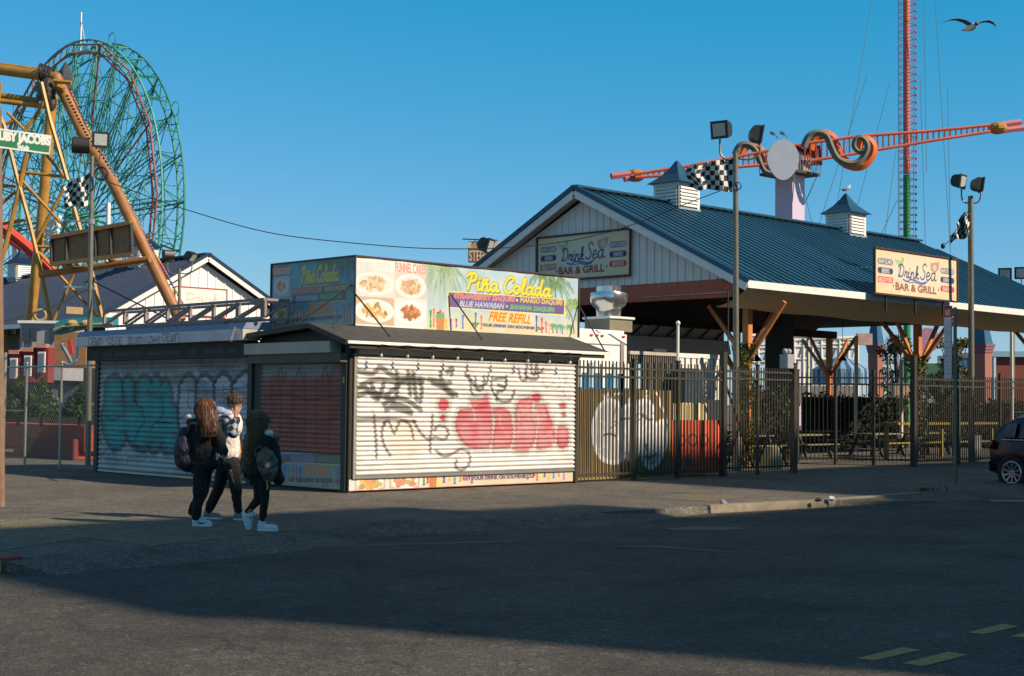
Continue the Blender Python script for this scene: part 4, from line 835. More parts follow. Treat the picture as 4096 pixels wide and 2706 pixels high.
def pavilion(t, axis, g0, e0, ridge, e1, zr, ze, length, roofm, hip=1.2, beamc=None):
    """axis 'x': gable plane at x=g0, eaves at y=e0,e1, ridge y=ridge, running +x. axis 'y': swapped."""
    def P(a, b, z): return Vector((a, b, z)) if axis == 'x' else Vector((b, a, z))
    L_ = length; th = .14
    def slope(name, eb, hp):
        # ribbed roof surface
        m = MB(); n = int(L_/.36); d = (zr-ze)
        for i in range(n):
            a0 = g0+L_*i/n; a1 = g0+L_*(i+1)/n
            def top(a): # where ridge ends, hip cuts
                return ridge, zr
            k = .055
            for (u0, u1, h) in ((a0, a0+k, .032), (a0+k, a1, 0)):
                u1_ = u1
                def edge(u):
                    over = max(0, (u-(g0+L_-hp))/hp); return over
                r0, r1 = edge(u0), edge(u1_)
                y0 = ridge+(eb-ridge)*r0; y1 = ridge+(eb-ridge)*r1; z0_ = zr+(ze-zr)*r0; z1_ = zr+(ze-zr)*r1
                if h: m.add([P(u0,eb,ze+.001), P(u1_,eb,ze+.001), P(u1_,y1,z1_), P(u0,y0,z0_), P(u0,eb,ze+h), P(u1_,eb,ze+h), P(u1_,y1,z1_+h), P(u0,y0,z0_+h)], [(4,5,6,7),(0,4,7,3),(1,2,6,5),(0,1,5,4)])
                else: m.add([P(u0,eb,ze), P(u1_,eb,ze), P(u1_,y1,z1_), P(u0,y0,z0_)], [(0,1,2,3)])
        m.build(name, roofm, t, fixn=False)
        m = MB(); m.add([P(g0,eb,ze-th),P(g0+L_,eb,ze-th),P(g0+L_-hp,ridge,zr-th),P(g0,ridge,zr-th)], [(0,1,2,3)]); m.build('roof_underside', M_und, t, fixn=False)
    slope('roof_slope', e0, hip); slope('roof_slope', e1, hip)
    m = MB(); m.add([P(g0+L_,e0,ze),P(g0+L_,e1,ze),P(g0+L_-hip,ridge,zr)], [(0,1,2)]); m.build('hip_end', roofm, t, fixn=False)
    m = MB(); m.bar(P(g0-.05,ridge,zr+.06), P(g0+L_-hip,ridge,zr+.06), .3, .06); m.build('ridge_cap', roofm, t)
    for eb in (e0, e1):
        s_ = 1 if eb > ridge else -1
        m = MB(); m.bar(P(g0-.02,eb+s_*.02,ze-.09), P(g0+L_,eb+s_*.02,ze-.09), .04, .19); m.build('eave_fascia', M_white, t)
        a, b_ = P(g0-.03,eb,ze-.16), P(g0-.03,ridge,zr-.16); m = MB(); m.bar(a, b_, .05, .2); m.build('barge_board', M_white, t)
        a, b_ = P(g0-.04,eb+s_*.05,ze+.0), P(g0-.04,ridge,zr+.04); m = MB(); m.bar(a, b_, .09, .13); m.build('rake_trim', roofm, t)
# main pavilion
pv = thing('open_pavilion', (14.6,7.9,0), 'big open-sided pavilion with teal ribbed roof, white gable and orange timber posts', 'building')
GXP, EY0, RY, EY1, ZR, ZE, PL = 14.0, 1.8, 7.87, 13.9, 7.73, 4.78, 20.6
pavilion(pv, 'x', GXP, EY0, RY, EY1, ZR, ZE, PL, M_teal, 2.0)
wx = 14.36; sz = 4.90
m = MB(); m.add([(wx,2.45,sz),(wx,13.3,sz),(wx,13.3,sz+.03),(wx,RY,ZR-.3),(wx,2.45,sz+.03)], [(0,1,2,3,4)])
y = 2.5
while y < 13.2:
    zt_ = ZR-.35-abs(y-RY)*.487
    if zt_ > sz+.1: m.box((wx-.025,y,sz),(wx-.002,y+.05,zt_))
    y += .27
m.build('gable_siding', M_sid, pv, fixn=False)
m = MB(); m.add([(14.04,EY0+.1,ZE-.17),(14.04,RY,ZR-.17),(wx,RY,ZR-.17),(wx,EY0+.1,ZE-.17)], [(0,1,2,3)]); m.add([(14.04,EY1-.1,ZE-.17),(14.04,RY,ZR-.17),(wx,RY,ZR-.17),(wx,EY1-.1,ZE-.17)], [(0,1,2,3)]); m.build('gable_soffit', M_cream, pv, fixn=False)
MB().box((wx-.06,2.3,4.42),(wx+.16,13.4,4.885)).build('gable_beam', M_beam, pv)
MB().box((wx+.17,2.9,4.35),(34.0,3.1,4.6)).build('long_beam', M_und, pv); MB().box((wx+.17,12.4,4.3),(34.0,12.6,4.58)).build('long_beam', M_und, pv)
# sagging lining under the front eave, tilted and paled for bounced street light
n = 30; vs = []; fs_ = []
for i in range(n+1):
    x = 14.1+(34.4-14.1)*i/n
    for j in range(5):
        yy = 1.86+j*.35; s_ = .10*math.sin(i*1.1)+.08*math.sin(i*.37+1); vs.append((x, 1.86+j*.26, 4.60-.115*j-.06*math.sin(j/4*math.pi)*(1+s_*3)+.05*s_*j))
for i in range(n):
    for j in range(4): a = i*5+j; fs_.append((a, a+5, a+6, a+1))
m = MB(); m.add(vs, fs_); m.build('eave_lining', M_soff, pv, smooth=True, fixn=False)
def col(x, y, zt_=4.35, br=1, m_=None, w_=.2, zb=0):
    m_ = m_ or M_org; MB().box((x-w_/2,y-w_/2,zb),(x+w_/2,y+w_/2,zt_)).build('post', m_, pv, bevel=.01)
    for dx_, dy_ in ((1.3,0),(-1.3,0),(0,1.3),(0,-1.2)):
        if dx_ < 0 and x < 16 : continue
        MB().bar((x+dx_*.08,y+dy_*.08,zt_-1.45),(x+dx_,y+dy_,zt_-.02),.09,.11).build('knee_brace', m_, pv)
for x in (15.6,24.2,33.0): col(x, 3.0)
for x in (15.6,21.5,27.6,33.6): col(x, 12.5, 4.3)
q = GY(3122,1400,9.5); MB().box((q.x-.35,9.2,0),(q.x+.35,9.9,5.2)).build('central_pillar', mat('slate_pillar', (.035,.05,.06), .7), pv)
for px, y in ((3027,7),(3370,9)):
    q = GY(px,1430,y); MB().lathe((q.x,y,q.z-.12), [(.18,0),(.07,.14),(.03,.2)], 12).tube([(q.x,y,q.z+.05),(q.x,y,5.0)], .01, 5).build('pendant_lamp', M_dark, pv)
# cupolas on the ridge
def cupola(x, y, base, label, axis='x', s_=1.02, roofm=None):
    t = thing('roof_cupola', (x,y,base), label, 'cupola'); h = s_/2; z0 = base
    MB().box((x-h*.92,y-h*.92,z0-.5),(x+h*.92,y+h*.92,z0+.36)).build('base', mat('pale_teal_base', (.26,.36,.40), .5), t)
    MB().box((x-h*1.03,y-h*1.03,z0+.363),(x+h*1.03,y+h*1.03,z0+.42)).build('ledge', mat('pale_teal_base', (.26,.36,.40), .5), t)
    MB().box((x-h*.9,y-h*.9,z0+.425),(x+h*.9,y+h*.9,z0+1.16)).build('box', mat('grey_louvre_gap', (.30,.29,.28), .7), t)
    m = MB()
    for sx in (-1,1):
        for sy in (-1,1): m.box((x+sx*h*.86-.05,y+sy*h*.86-.05,z0+.425),(x+sx*h*.86+.06*sx,y+sy*h*.86+.06*sy,z0+1.18))
    m.box((x-h*.99,y-h*.99,z0+1.10),(x+h*.99,y+h*.99,z0+1.19)); m.build('frame', M_white, t)
    m = MB()
    for i in range(6):
        z = z0+.47+i*.105
        for sx in (-1,1):
            m.prism([(x-h*.8,y+sx*h*.9,z+.085),(x-h*.8,y+sx*(h*.9+.05),z),(x-h*.8,y+sx*(h*.9+.05),z+.02),(x-h*.8,y+sx*h*.9,z+.105)], (h*1.6,0,0))
            m.prism([(x+sx*h*.9,y-h*.8,z+.085),(x+sx*(h*.9+.05),y-h*.8,z),(x+sx*(h*.9+.05),y-h*.8,z+.02),(x+sx*h*.9,y-h*.8,z+.105)], (0,h*1.6,0))
    m.build('louvres', M_white, t)
    m = MB(); pf = [(h*1.28,1.19),(h*1.0,1.30),(h*.62,1.48),(h*.28,1.72),(.03,1.92)]
    vs = []; fs_ = []
    for r_, z in pf: vs += [(x-r_,y-r_,z0+z),(x+r_,y-r_,z0+z),(x+r_,y+r_,z0+z),(x-r_,y+r_,z0+z)]
    for i in range(len(pf)-1):
        for k in range(4): fs_.append((i*4+k, i*4+(k+1) % 4, (i+1)*4+(k+1) % 4, (i+1)*4+k))
    fs_ += [(3,2,1,0), (16,17,18,19)]; m.add(vs, fs_); m.build('cap', roofm or M_teal, t); return t
cupola(18.5, RY, 7.62-.48, 'white louvred cupola with pointed teal cap, half hidden by the checkered flag'); cupola(27.7, RY, 7.62-.5, 'white louvred cupola with a gull on its teal cap')
# bar and grill signs
def grill_sign(name, O, U, W_, H_, label, quad, frame, dim=1.0, shift=None):
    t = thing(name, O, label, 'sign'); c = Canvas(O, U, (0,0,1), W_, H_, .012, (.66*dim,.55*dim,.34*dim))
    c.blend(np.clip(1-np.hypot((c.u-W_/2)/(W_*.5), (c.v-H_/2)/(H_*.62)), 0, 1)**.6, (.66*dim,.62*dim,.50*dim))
    def Q(x, y): return (x*W_, y*H_)
    def T(s, x0, y0, x1, y1, col, out=None, ow=.014): c.text(s, [Q(x0,y0), Q(x1,y0), Q(x0,y1)], col, out, ow)
    def pill(x0, y0, x1, y1, col):
        a, b_ = Q(x0,(y0+y1)/2), Q(x1,(y0+y1)/2); r_ = (y1-y0)*H_/2; c.blend(c.smask([np.array((a[0]+r_,a[1])), np.array((b_[0]-r_,b_[1]))], r_, .01), col)
    NV = (.035,.04,.16); RD = (.55,.04,.04); WT = (.72,.72,.68)
    pill(.03,.66,.21,.80,(.14,.15,.22)); T('RAW CLAMS', .045,.685,.195,.775,WT); pill(.03,.45,.21,.59,NV); T('BEERS', .08,.475,.165,.565,WT); c.rect(*Q(.03,.245),*Q(.21,.38),RD); T('GRILLED FOOD', .04,.265,.20,.36,WT)
    pill(.79,.63,.97,.77,(.14,.15,.22)); T('RAW OYSTERS', .80,.655,.96,.745,WT); pill(.79,.41,.97,.55,NV); T('DRINKS', .83,.435,.93,.525,WT); pill(.79,.19,.97,.33,RD); T('SEAFOOD', .82,.215,.94,.305,WT)
    # margarita glass and oyster
    a = Q(.27,.80); c.poly([Q(.22,.82),Q(.35,.82),Q(.30,.66),Q(.29,.60),Q(.28,.60),Q(.27,.66)], (.30,.46,.26), .8); c.ell(*Q(.325,.84), .07, .06, (.30,.50,.10)); c.stroke([Q(.275,.62),Q(.265,.35)], .04, (.35,.42,.55), .7); c.ell(*Q(.265,.30), .13, .03, (.35,.42,.55), .7)
    c.poly([Q(.66,.84),Q(.78,.90),Q(.77,.72),Q(.72,.60),Q(.67,.66)], (.45,.30,.24)); c.ell(*Q(.72,.74), .10, .09, (.62,.48,.42))
    for st, x0, x1, yb_, yt_ in (('Drink', .27,.52,.42,.72), ('Sea', .535,.735,.42,.80)):
        A = np.array(Q(x0,yb_)); adv = sum(GL[k][0] for k in st); xx = 0; msk = np.zeros(c.u.shape)
        for ch in st:
            for sgm in GL[ch][1]:
                pts = [A+np.array(((xx+p_[0]+.1*p_[1])/adv*(x1-x0)*W_, p_[1]*(yt_-yb_)*H_)) for p_ in smooth_pts(sgm, 5)]; msk = np.maximum(msk, c.smask(pts, .022, .015))
            xx += GL[ch][0]
        c.blend(msk, NV)
    c.stroke([Q(.33,.37),Q(.38,.33),Q(.42,.39),Q(.50,.36),Q(.56,.33),Q(.62,.38)], .05, (.05,.10,.38)); c.stroke([Q(.40,.31),Q(.47,.33),Q(.54,.30),Q(.60,.33)], .03, (.05,.10,.38))
    T('BAR & GRILL', .24,.11,.735,.27,(.26,.07,.04),(.34,.12,.07),.010)
    for xx, yy in ((.215,.19),(.765,.22)): c.ell(*Q(xx,yy), .035, .035, (.08,.12,.4), 1, .6)
    c.build('face', M_board, t)
    O = Vector(O); U = Vector(U); nb = Vector((0,0,1)).cross(U)  # behind
    m = MB(); bkm = [O+nb*.01, O+U*W_+nb*.01, O+U*W_+nb*.06, O+nb*.06]; m.prism(bkm, (0,0,H_)); m.build('backing', M_dark2, t)
    m = MB(); f_ = .05
    for a_, b_ in ((O-Vector((0,0,.03)), O+U*W_-Vector((0,0,.03))), (O+Vector((0,0,H_+.03)), O+U*W_+Vector((0,0,H_+.03))), (O-U*.03-Vector((0,0,.05)), O-U*.03+Vector((0,0,H_+.05))), (O+U*(W_+.03)-Vector((0,0,.05)), O+U*(W_+.03)+Vector((0,0,H_+.05)))): m.bar(a_-nb*.01, b_-nb*.01, .05, .05)
    m.build('frame', frame, t); return t
M_fr = mat('dark_brown_sign_frame', (.05,.025,.02), .6)
qa = GX(2153,950,14.28); qb = GX(2519,925,14.28); zlo = GX(2519,1105,14.28).z; zhi = GX(2519,920,14.28).z
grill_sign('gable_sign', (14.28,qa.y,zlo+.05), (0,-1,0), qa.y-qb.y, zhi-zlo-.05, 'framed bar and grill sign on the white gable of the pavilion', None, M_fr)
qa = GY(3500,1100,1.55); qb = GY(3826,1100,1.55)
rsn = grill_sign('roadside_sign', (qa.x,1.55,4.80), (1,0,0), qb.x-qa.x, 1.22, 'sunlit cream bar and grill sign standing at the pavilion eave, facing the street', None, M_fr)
for k in (.15,.5,.85):
    x = qa.x+(qb.x-qa.x)*k; MB().bar((x,1.62,4.85),(x,1.62,4.3),.05).build('bracket', M_dark, rsn)
MB().bar((qa.x,1.62,5.5),(qa.x-.1,3.3,5.55),.03).build('stay', M_steel, rsn)
# ================================================================== light poles, flags, signs, wires
M_pole = mat('weathered_steel_pole', (.20,.19,.15), .45, metal=.4, var=.15)
M_lamp = mat('black_lamp_housing', (.025,.027,.022), .45, var=.2)
M_lens = mat('lamp_glass', (.42,.46,.44), .15, spec=1, var=.25, scale=20)
def lamp_head(t, c, aim, s=1.0):
    """box floodlight: curved back, square glass front. c centre of front, aim direction the glass faces"""
    aim = Vector(aim).normalized(); U = aim.cross(Vector((0,0,1))).normalized(); V = U.cross(aim); c = Vector(c); w_, h_, d_ = .30*s, .28*s, .30*s
    m = MB(); pf = []
    for i in range(11):
        a = math.pi*i/10; pf.append((math.copysign(abs(math.cos(a))**.75, math.cos(a))*h_, -(math.sin(a)**.6)*d_*1.25))
    pts = [c+U*(-w_)+V*p_[0]+aim*p_[1] for p_ in pf]; m.prism(pts, U*2*w_)
    hb = m.build('lamp_housing', M_lamp, t)
    m = MB(); m.prism([c-U*w_*1.12-V*h_*1.12+aim*.01, c+U*w_*1.12-V*h_*1.12+aim*.01, c+U*w_*1.12+V*h_*1.12+aim*.01, c-U*w_*1.12+V*h_*1.12+aim*.01], aim*.04); m.build('lamp_rim', M_lamp, t)
    m = MB(); m.prism([c-U*w_*.8-V*h_*.8+aim*.052, c+U*w_*.8-V*h_*.8+aim*.052, c+U*w_*.8+V*h_*.8+aim*.052, c-U*w_*.8+V*h_*.8+aim*.052], aim*.01); m.build('lamp_glass', M_lens, t)
def floodpole(base, top, label, heads, r=.075, s=1.0, zb=0, arm=True):
    t = thing('floodlight_pole', (base.x,base.y,zb), label, 'light pole', 'twin floodlight poles')
    MB().tube([Vector((base.x,base.y,zb)), top], [r*1.05, r*.85], 12).build('pole', M_pole, t, smooth=True)
    for (hc, aim) in heads:
        rt = _r0; low = top+Vector((0,0,-.25*s)); d = (Vector((hc.x,hc.y,0))-Vector((low.x,low.y,0))); kn = low+d*.8+Vector((0,0,-.03)); kn2 = low+d+Vector((0,0,.22*s))
        MB().tube(smooth_v([low, low+d*.45+Vector((0,0,-.04)), kn+Vector((0,0,.06*s)), kn2, hc+Vector((0,0,-.22*s))], 4), .035*s, 8).build('bracket_arm', M_pole, t, smooth=True)
        lamp_head(t, hc, aim, s)
    return t
def smooth_v(p, n): return [Vector(q) for q in smooth_pts([tuple(v) for v in p], n)]
def camd(r_, f_, u_=0): return _r0*r_+Vector((math.cos(YAW), math.sin(YAW), 0))*f_+Vector((0,0,u_))
D = 36.0
base = AT(2946,1700,D); top = AT(2942,604,D)
p1 = floodpole(base, top, 'tallest floodlight pole, in front of the pavilion corner, with a large checkered flag', [(AT(2880,520,D), camd(-.55,-.8,-.15)), (AT(3040,540,D), camd(.97,-.02,-.16))], s=.70)
base = AT(3886,1500,43.4); top = AT(3882,785,43.4)
p2 = floodpole(Vector((base.x,base.y,0)), top, 'floodlight pole right of the roadside sign with a furled checkered flag', [(AT(3846,727,43.4), camd(.75,-.65,-.15)), (AT(3922,740,43.4), camd(.97,-.02,-.14))], r=.09, s=.68)
base = AT(360,1500,35); top = AT(368,625,35)
p3 = floodpole(Vector((base.x,base.y,0)), top, 'floodlight pole on the left in front of the yellow swing ride', [(AT(322,582,35), camd(-.3,.9,-.2)), (AT(402,560,35), camd(.35,-.9,-.1))], r=.065, s=.60)
for y_, l_ in ((888,110),(1150,110)):
    a = AT(365,y_,35); MB().bar(a, AT(365-l_,y_-(6 if y_ < 1000 else 2),35), .035).build('side_rod', M_steel, p3); MB().lathe(a-Vector((0,0,.06)), [(.09,0),(.09,.12)], 10).build('pole_clamp', M_steel, p3)
MB().torus(AT(405,695,34.8), .15, .028, camd(0,1), 24, 6).build('cable_coil', M_dark, p3); MB().torus(AT(2950,745,35.9), .09, .015, camd(0,1), 20, 5).build('cable_coil', M_dark, p1)
base = AT(4052,1600,75); top = AT(4052,1135,75)
floodpole(Vector((base.x,base.y,0)), top, 'small distant floodlight pole at the far right beyond the pavilion roof', [(AT(4020,1097,75), camd(-.4,-.9,-.1)), (AT(4085,1093,75), camd(-.3,-.9,-.1))], r=.09, s=1.0)
base = AT(718,1500,52); top = AT(718,1075,52)
floodpole(Vector((base.x,base.y,0)), top, 'low floodlight pole in front of the sunlit white gable on the left', [(AT(672,1022,52), camd(-.5,.8,-.2)), (AT(768,1030,52), camd(.6,-.2,-.5))], r=.06, s=.6)
base = AT(3552,1500,60); tag(MB().tube([Vector((base.x,base.y,0)), AT(3551,1420,60)], .05).build('yard_post', M_pole), 'thin post standing in the yard beyond the picnic tables', 'post')

# checkered flags
M_flag = mat('flag_cloth', (.8,.8,.8), .9, attr=True, var=.05)
def flag(name, P, nx, ny, wfun, label, group='checkered flags'):
    """P(s,t) -> world point, s from the pole outwards, t top to bottom"""
    N, Mv = 110, 80; vs = []; cc = []
    for j in range(Mv+1):
        for i in range(N+1):
            s_, t_ = i/N, j/Mv; vs.append(P(s_, t_)); k = (int(min(s_,.9999)*nx)+int(min(t_,.9999)*ny)) % 2; cc.append((.018,.022,.02,1) if k == 0 else (.55,.58,.58,1))
    me = bpy.data.meshes.new(name); fs_ = [(j*(N+1)+i, j*(N+1)+i+1, (j+1)*(N+1)+i+1, (j+1)*(N+1)+i) for j in range(Mv) for i in range(N)]
    me.from_pydata([tuple(v) for v in vs], [], fs_); at = me.color_attributes.new('paint', 'FLOAT_COLOR', 'POINT'); at.data.foreach_set('color', [x for c_ in cc for x in c_])
    me.materials.append(M_flag); me.polygons.foreach_set('use_smooth', [True]*len(me.polygons)); return tag(link(name, me), label, 'flag', group)
def bil(q, s_, t_): return [(q[0][k]*(1-s_)+q[1][k]*s_)*(1-t_)+(q[3][k]*(1-s_)+q[2][k]*s_)*t_ for k in (0,1)]
def F1_(s_, t_):
    x, y = bil([(2932,632),(2768,652),(2750,760),(2932,772)], min(1,s_/.9), t_) if False else bil([(2932,634),(2752,662),(2750,752),(2930,770)], s_, t_)
    y += 6*math.sin(s_*9+1)*s_+4*math.sin(s_*19)*s_; x += 10*math.sin(t_*7+2)*s_*s_
    return AT(x, y, 36+.16*math.sin(s_*13+t_*2.5)*(.3+s_)+.08*math.sin(s_*27+t_*6)*s_)
flag('checkered_flag', F1_, 10, 6, None, 'large checkered flag flying left from the tallest floodlight pole, in front of the cupola')
def F2_(s_, t_):
    x, y = bil([(358,690),(252,745),(262,828),(352,822)], s_, t_); y += 5*math.sin(s_*8); x += 6*math.sin(t_*6)*s_
    return AT(x, y, 35-.1+.13*math.sin(s_*10+t_*3))
flag('checkered_flag', F2_, 6, 6, None, 'drooping checkered flag on the left floodlight pole, before the yellow ride')
def F3_(s_, t_):
    x, y = bil([(3880,822),(3838,880),(3790,978),(3876,940)], s_, t_); y += 10*math.sin(s_*7)*(1-s_*.4); x += 7*math.sin(t_*11+s_*4)*s_
    return AT(x, y, 43.3+.2*math.sin(s_*11+t_*5))
flag('checkered_flag', F3_, 8, 6, None, 'tangled checkered flag hanging on the floodlight pole right of the roadside sign')
tag(MB().ball(AT(3772,985,45), (.07,.07,.09)).tube([AT(3772,985,45), AT(3800,962,45)], .012, 4).build('pulley', M_dark), 'small dark pulley block dangling below the tangled flag', 'pulley')

M_wire = mat('black_cable', (.02,.015,.02), .6)
def wire(name, pts, r, label):
    tag(MB().tube(smooth_v(pts, 8), r, 5).build(name, M_wire, smooth=True), label, 'cable')
wire('overhead_cable', [AT(366,705,35), AT(520,760,35.2), AT(722,832,35.4), AT(1060,928,35.6), AT(1400,972,35.8), AT(1760,996,35.9), AT(2130,984,36), AT(2450,925,36), AT(2760,810,36), AT(2938,742,36)], .012, 'long sagging black cable strung between the left and the tallest floodlight poles')
wire('overhead_cable', [AT(362,1120,35), AT(480,1180,34.5), AT(600,1240,33.5), AT(720,1300,32.5)], .02, 'short black cable running down from the left pole to the lattice frame')
wire('overhead_cable', [AT(362,1155,35), AT(200,1232,34), AT(0,1290,33), AT(-200,1310,32)], .02, 'black cable sagging from the left pole out of the picture on the left')
wire('conduit', [AT(2560,1193,34.6), AT(2800,1178,35), AT(2900,1172,35.4), AT(2912,1190,35.4), AT(2912,1400,35.4)], .018, 'pale conduit running along the red beam and down beside the pole')

# street sign on a leaning pole, far left
sp_ = thing('street_sign_pole', GZ(14,2000,0), 'leaning brown pole at the left edge carrying the green street name sign', 'pole')
bs = AT(12,1560,22); bs.z = 0; tp = AT(-14,430,21.5)
ORG[sp_.name] = Vector((bs.x,bs.y,0)); sp_.location = (bs.x,bs.y,0)
MB().tube([bs, tp], .075, 12).build('pole', mat('brown_lit_pole', (.22,.14,.09), .6, var=.2), sp_, smooth=True)
a = AT(-70,505,20.6); b_ = AT(206,543,20.9); c_ = AT(206,620,20.9)
UU = (b_-a).normalized(); VV = Vector((0,0,1)); VV = (VV-UU*VV.dot(UU)).normalized(); Wn = (b_-a).length; Hn = (c_-b_).length
LLp = b_-UU*Wn-VV*Hn
cn = Canvas(LLp, UU, VV, Wn, Hn, .004, (.02,.20,.08))
WTs = (.80,.80,.76); cn.rect(0,0,Wn,.022,WTs); cn.rect(0,Hn-.022,Wn,Hn,WTs); cn.rect(Wn-.012,0,Wn,Hn,WTs)
cn.ptext('RUBY JACOBS', (-24,567), (200,592), (-24,523), WTs, WTs, .007); cn.ptext('Walk', (70,598), (118,603), (70,581), WTs, WTs, .004)
cn.build('name_plate', M_board, sp_)
MB().prism([LLp-cn.n*.004, LLp+UU*Wn-cn.n*.004, LLp+UU*Wn+VV*Hn-cn.n*.004, LLp+VV*Hn-cn.n*.004], -cn.n*.02).build('plate_backing', M_cream, sp_)
MB().bar(tp+Vector((0,0,-1.0)), LLp+VV*Hn*.5-cn.n*.03, .05).build('bracket', M_steel, sp_)
# parking regulation post on the right
pb = GZ(3822,1935,0); ps = thing('parking_sign_post', pb, 'thin green post with a tall narrow parking regulation sign, standing on the pavement', 'sign post')
dp = (pb-CAM).dot(_f); z_ = lambda y: AT(3800,y,dp).z
MB().bar(pb, (pb.x,pb.y,z_(1228)), .06, .05).build('post', mat('green_grey_post', (.12,.13,.09), .5), ps)
a = AT(3776,1228,dp-.1); b_ = AT(3806,1230,dp-.35); a.z = b_.z = z_(1516); hh = z_(1228)-z_(1516)
cq = Canvas(a, (b_-a), (0,0,1), (b_-a).length, hh, .01, (.50,.50,.54)); cq.rect(0,hh*.84,cq.W,hh,(.50,.06,.05)); cq.rect(0,hh*.84-.02,cq.W,hh*.84,(.8,.8,.8)); cq.rect(0,hh*.955,cq.W,hh,(.30,.03,.04))
for i, yy in enumerate((.90,.72,.64,.60,.5,.42,.36,.3,.22,.17,.12,.06)): cq.rect(cq.W*.15,hh*yy,cq.W*.85,hh*(yy+.012),(.55,.10,.08) if i in (1,2) else (.25,.27,.38),.7)
cq.ptext('NO', (3782,1262), (3800,1262), (3782,1240), (.75,.7,.7)); cq.build('plate', M_board, ps)
MB().prism([a-cq.n*.004, b_-cq.n*.004, b_-cq.n*.02, a-cq.n*.02], (0,0,hh)).build('plate_backing', M_steel, ps)

# ================================================================== FAR RIDES
M_gr = mat('green_ride_steel', (.03,.24,.15), .6, var=.4, scale=.4); M_gr2 = mat('pale_green_ride_steel', (.10,.36,.28), .6, var=.3, scale=.4); M_rd = mat('faded_red_ride_steel', (.38,.085,.075), .6, var=.25, scale=.4)
# observation wheel, plane along Y
WC = AT(326,870,190); RW = 22.7; TH = 3.0
fw = thing('ferris_wheel', (WC.x,WC.y,0), 'huge green observation wheel with red inner track, far behind the yellow swing ride', 'ferris wheel')
def wp(a, r_, s_): return WC+Vector((s_, math.sin(a)*r_, math.cos(a)*r_))
NS = 24
for s_, mt in ((-TH/2,M_gr2),(TH/2,M_gr)):
    for r_ in (RW, RW-1.5):
        MB().tube([wp(2*math.pi*i/64, r_, s_) for i in range(64)], .14, 5, closed=True).build('rim', mt, fw)
    MB().tube([wp(2*math.pi*i/128, RW if i % 2 else RW-1.5, s_) for i in range(128)], .07, 4, closed=True).build('rim_lacing', mt, fw)
    for i in range(NS):
        a = 2*math.pi*i/NS; m = MB(); m.tube([wp(a, 1.2, s_*.8), wp(a, RW, s_)], .12, 4); m.tube([wp(a-.10, 8, s_*.9), wp(a-.02, RW-1.5, s_)], .07, 4); m.tube([wp(a+.10, 8, s_*.9), wp(a+.02, RW-1.5, s_)], .07, 4)
        for k in range(6): r0 = 7+k*2.6; m.tube([wp(a-.10*(1-(k/7)), r0, s_*.9), wp(a+.10*(1-(k+1)/7), r0+2.6, s_)], .05, 4)
        m.build('spoke', mt, fw)
    for rr, wd in ((6,.08),(9.5,.09),(12.5,.07),(15.5,.09),(18.5,.07)): MB().tube([wp(2*math.pi*i/NS, rr, s_*.9) for i in range(NS)], wd, 4, closed=True).build('ring_tie', mt, fw)
    m = MB()
    for i in range(NS):
        a, b_ = 2*math.pi*i/NS, 2*math.pi*(i+1)/NS; m.tube([wp(a, 9.5, s_*.9), wp(b_, 15.5, s_*.95)], .07, 4); m.tube([wp(b_, 9.5, s_*.9), wp(a, 15.5, s_*.95)], .07, 4); m.tube([wp(a, 15.5, s_), wp(b_, RW-1.5, s_)], .07, 4); m.tube([wp(b_, 15.5, s_), wp(a, RW-1.5, s_)], .07, 4)
    m.build('cross_bracing', mt, fw)
for i in range(32): a = 2*math.pi*i/32; MB().tube([wp(a, RW, -TH/2), wp(a, RW, TH/2), wp(a+.1, RW-1.5, -TH/2), wp(a+.1, RW-1.5, TH/2)], .07, 4).build('rim_cross_tie', M_gr, fw)
NR = 16
for s_ in (-TH/2-.5,):
    pts = [wp(2*math.pi*(i+.1)/NR, RW-.3, s_) for i in range(NR)]
    m = MB()
    for i in range(NR):
        m.tube([pts[i], pts[(i+1) % NR]], .12, 5); q = pts[i].lerp(WC, .05); q2 = pts[(i+1) % NR].lerp(WC, .05); m.tube([q, q2], .13, 4)
        for k in range(5): m.tube([pts[i].lerp(pts[(i+1) % NR], k/5), q.lerp(q2, (k+.5)/5)], .06, 4)
    m.build('red_track', M_rd, fw)
    for i in range(NR):
        if i % 2: MB().tube([pts[i], pts[i].lerp(WC,.7)], .13, 4).build('red_spoke', M_rd, fw)
MB().lathe(WC-Vector((2.2,0,0)), [(.6,0),(.7,.5),(.7,3.9),(.6,4.4)], 14, (1,0,0)).build('hub', M_gr, fw)
for k in range(10):
    a = 2*math.pi*(k+.3)/10; c_ = wp(a, RW+.2, (-1)**k*TH/2); m = MB(); m.torus(c_+Vector((0,0,.6)), .9, .06, (1,0,0), 12, 4); m.tube([c_+Vector((0,.8,0)), c_+Vector((0,.8,-1.3)), c_+Vector((0,-.8,-1.3)), c_+Vector((0,-.8,0))], .07, 4); m.build('cabin_frame', M_gr, fw)
for sy in (-11, 11):
    for sx in (-2.6, 2.6): MB().tube([WC+Vector((sx*.8,0,0)), (WC.x+sx,WC.y+sy,0)], .22, 5).build('support_leg', M_gr2, fw)
MB().tube([wp(-.05, RW, 0)+Vector((0,2.5,-.5)), wp(-.05, RW, 0)+Vector((0,2.5,4.5))], .12, 5).build('mast', M_white, fw); MB().tube([wp(-.05, RW, 0)+Vector((0,2.5,3.5)), wp(0, RW, 0)], .05, 4).build('mast_stay', M_white, fw)
